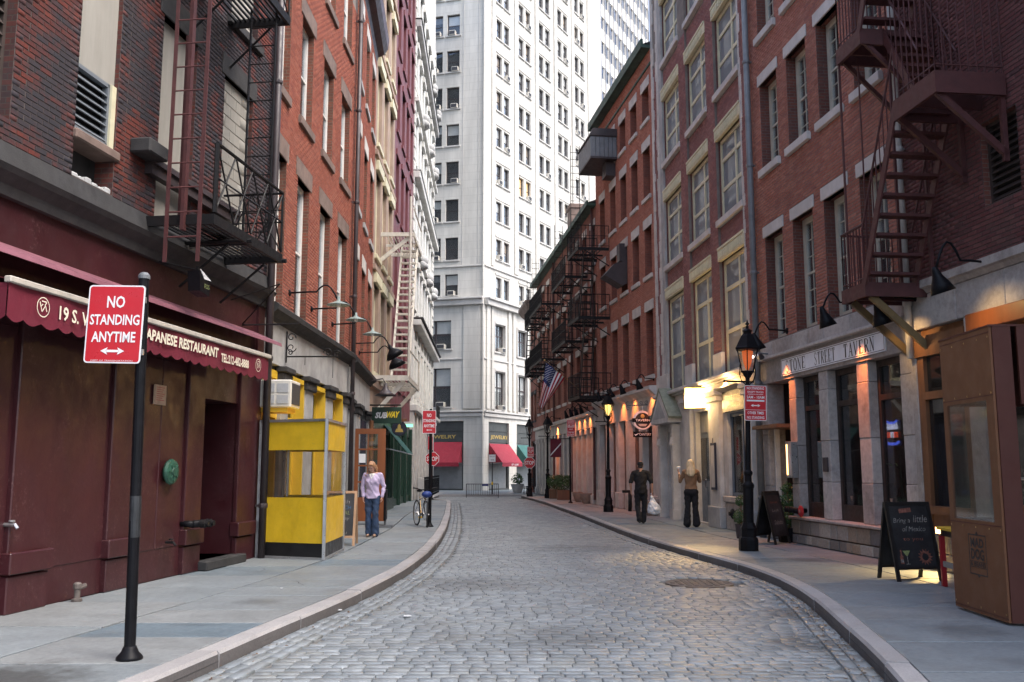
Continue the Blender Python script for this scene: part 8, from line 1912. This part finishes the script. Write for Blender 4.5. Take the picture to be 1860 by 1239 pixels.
# woman in lavender shirt and jeans, head bowed, facing the camera
t = thing('person', 'woman in lavender shirt and jeans with bowed head beside the pine chalkboard', 'person', (-3.2,21.6,0), R(-6))
Lk, La, Rk, Ra = (-.085,-.02,.49), (-.075,.02,.09), (.085,-.05,.49), (.09,-.03,.09)
bl = Blob(); legs(bl, (Lk,La), (Rk,Ra), k=.98); torso(bl, .98, sw=.175, waist=.115, chest=.15, fem=True); bl.cap((0,.01,1.42),(-.01,-.03,1.5),.048,.046); hM = head(bl, (-.02,-.065,1.575), yaw=R(-14), pitch=R(30))
aL = ((-.18,.01,1.39),(-.25,.04,1.13),(-.2,-.06,.9)); aR = ((.18,.01,1.39),(.25,.05,1.13),(.23,-.04,.9))
for a in (aL,aR): bl.cap(a[0],a[1],.043,.037); bl.cap(a[1],a[2],.036,.024)
bl.hand(aL[2],(.05,-.15,-1),(1,0,0),(0,-1,0),.92,.6); bl.hand(aR[2],(0,-.1,-1),(-1,0,0),(0,-1,0),.92,.9)
for a in (La,Ra): bl.cap((a[0],a[1],a[2]-.03),(a[0],a[1]-.1,a[2]-.05),.032,.028)
bl.out('body', 'skin', t, .0075, 3); eyes(t, hM)
bl = Blob(); bl.loft([(0,.0,.86,.178,.13),(0,.0,.95,.172,.128),(0,-.005,1.08,.137,.12),(0,-.008,1.2,.16,.135),(0,-.004,1.3,.168,.135),(0,.005,1.38,.15,.1),(0,.012,1.42,.075,.065)])
for sx in (-1,1): bl.cap((sx*.07,.012,1.4),(sx*.155,.012,1.385),.058,.062); bl.ell((sx*.072,-.095,1.25),.066,.055,.064)
for a in (aL,aR): bl.cap(a[0],a[1],.06,.052); bl.cap(a[1],tuple(Vector(a[1]).lerp(Vector(a[2]),.92)),.05,.04)
so = bl.out('shirt', 'lavender', t, .011, 5)
for z in (1.0,1.08,1.16,1.24,1.32): b = MB(); b.sphere((0,-.142 if z > 1.15 else -.135,z),.008,6); b.build('button', ['signwhite'], so)
bl = Blob(); bl.ell((-.01,-.02,1.405),.085,.08,.03); bl.cap((-.05,-.09,1.4),(-.01,-.13,1.31),.018,.01); bl.cap((.04,-.09,1.4),(.0,-.13,1.31),.018,.01); bl.out('scarf', 'blind', t, .01, 3)
bl = Blob(); legs(bl, (Lk,La), (Rk,Ra), k=.98, grow=.016, flare=.026); bl.out('jeans', 'denim', t, .012, 5); shoes(t, La, Ra, 'tanshoe')
bl = Blob(); base = len(bl.b.v); bl.ell((0,.03,.03),.09,.098,.1); bl.cap((.07,.02,.04),(.078,.03,-.14),.026,.016); bl.cap((-.07,.02,.04),(-.074,.02,-.08),.022,.014); bl.ell((.02,-.045,.09),.055,.035,.024); bl.loft([(.05,.07,-.18,.03,.02),(.03,.085,-.1,.075,.04),(0,.075,0,.09,.06)])
for i in range(base, len(bl.b.v)): bl.b.v[i] = tuple(hM @ Vector(bl.b.v[i]))
bl.out('hair', 'redblonde', t, .01, 3)

# grow every figure's surfaces into continuous meshes
for o, vox, sm in REM:
    m = o.modifiers.new('remesh', 'REMESH'); m.mode = 'VOXEL'; m.voxel_size = vox; m.use_smooth_shade = True
    m = o.modifiers.new('smooth', 'SMOOTH'); m.iterations = sm; m.factor = .5
dg = bpy.context.evaluated_depsgraph_get()
for o, vox, sm in REM:
    me = bpy.data.meshes.new_from_object(o.evaluated_get(dg)); o.modifiers.clear(); o.data = me; me.name = o.name
    me.shade_smooth()
from mathutils import noise as mn
for o, vox, sm in REM:                              # drapery folds and locks of hair in the surface itself
    amp = {'shirt':.012,'trousers':.013,'jeans':.011,'knit_top':.006,'fur_collar':.012,'hair':.007,'redhair':.007,'bag':.018,'scarf':.008}.get(o.name.split('.')[0])
    if not amp: continue
    n_ = len(o.data.vertices); co = np.empty(n_*3); no = np.empty(n_*3); o.data.vertices.foreach_get('co', co); o.data.vertices.foreach_get('normal', no); co = co.reshape(-1,3); no = no.reshape(-1,3)
    x, y, z = co.T; hr = 'hair' in o.name; f = 62 if hr else 15; g_ = 9 if hr else 22
    q = .5*np.sin(f*x+3.1*np.sin(g_*.5*z+f*.3*y))*np.sin(f*.8*y+2.3*np.sin(g_*.41*z)+1) + .5*np.sin(g_*z+4*np.sin(9*x)+3*np.sin(11*y)+1.7*np.sin(31*x+17*z))*(.35 if hr else 1) + .25*np.sin(2.1*g_*z+f*1.3*x-7*y)
    o.data.vertices.foreach_set('co', (co+no*(q*amp*.8)[:,None]).ravel())
    o.data.update()
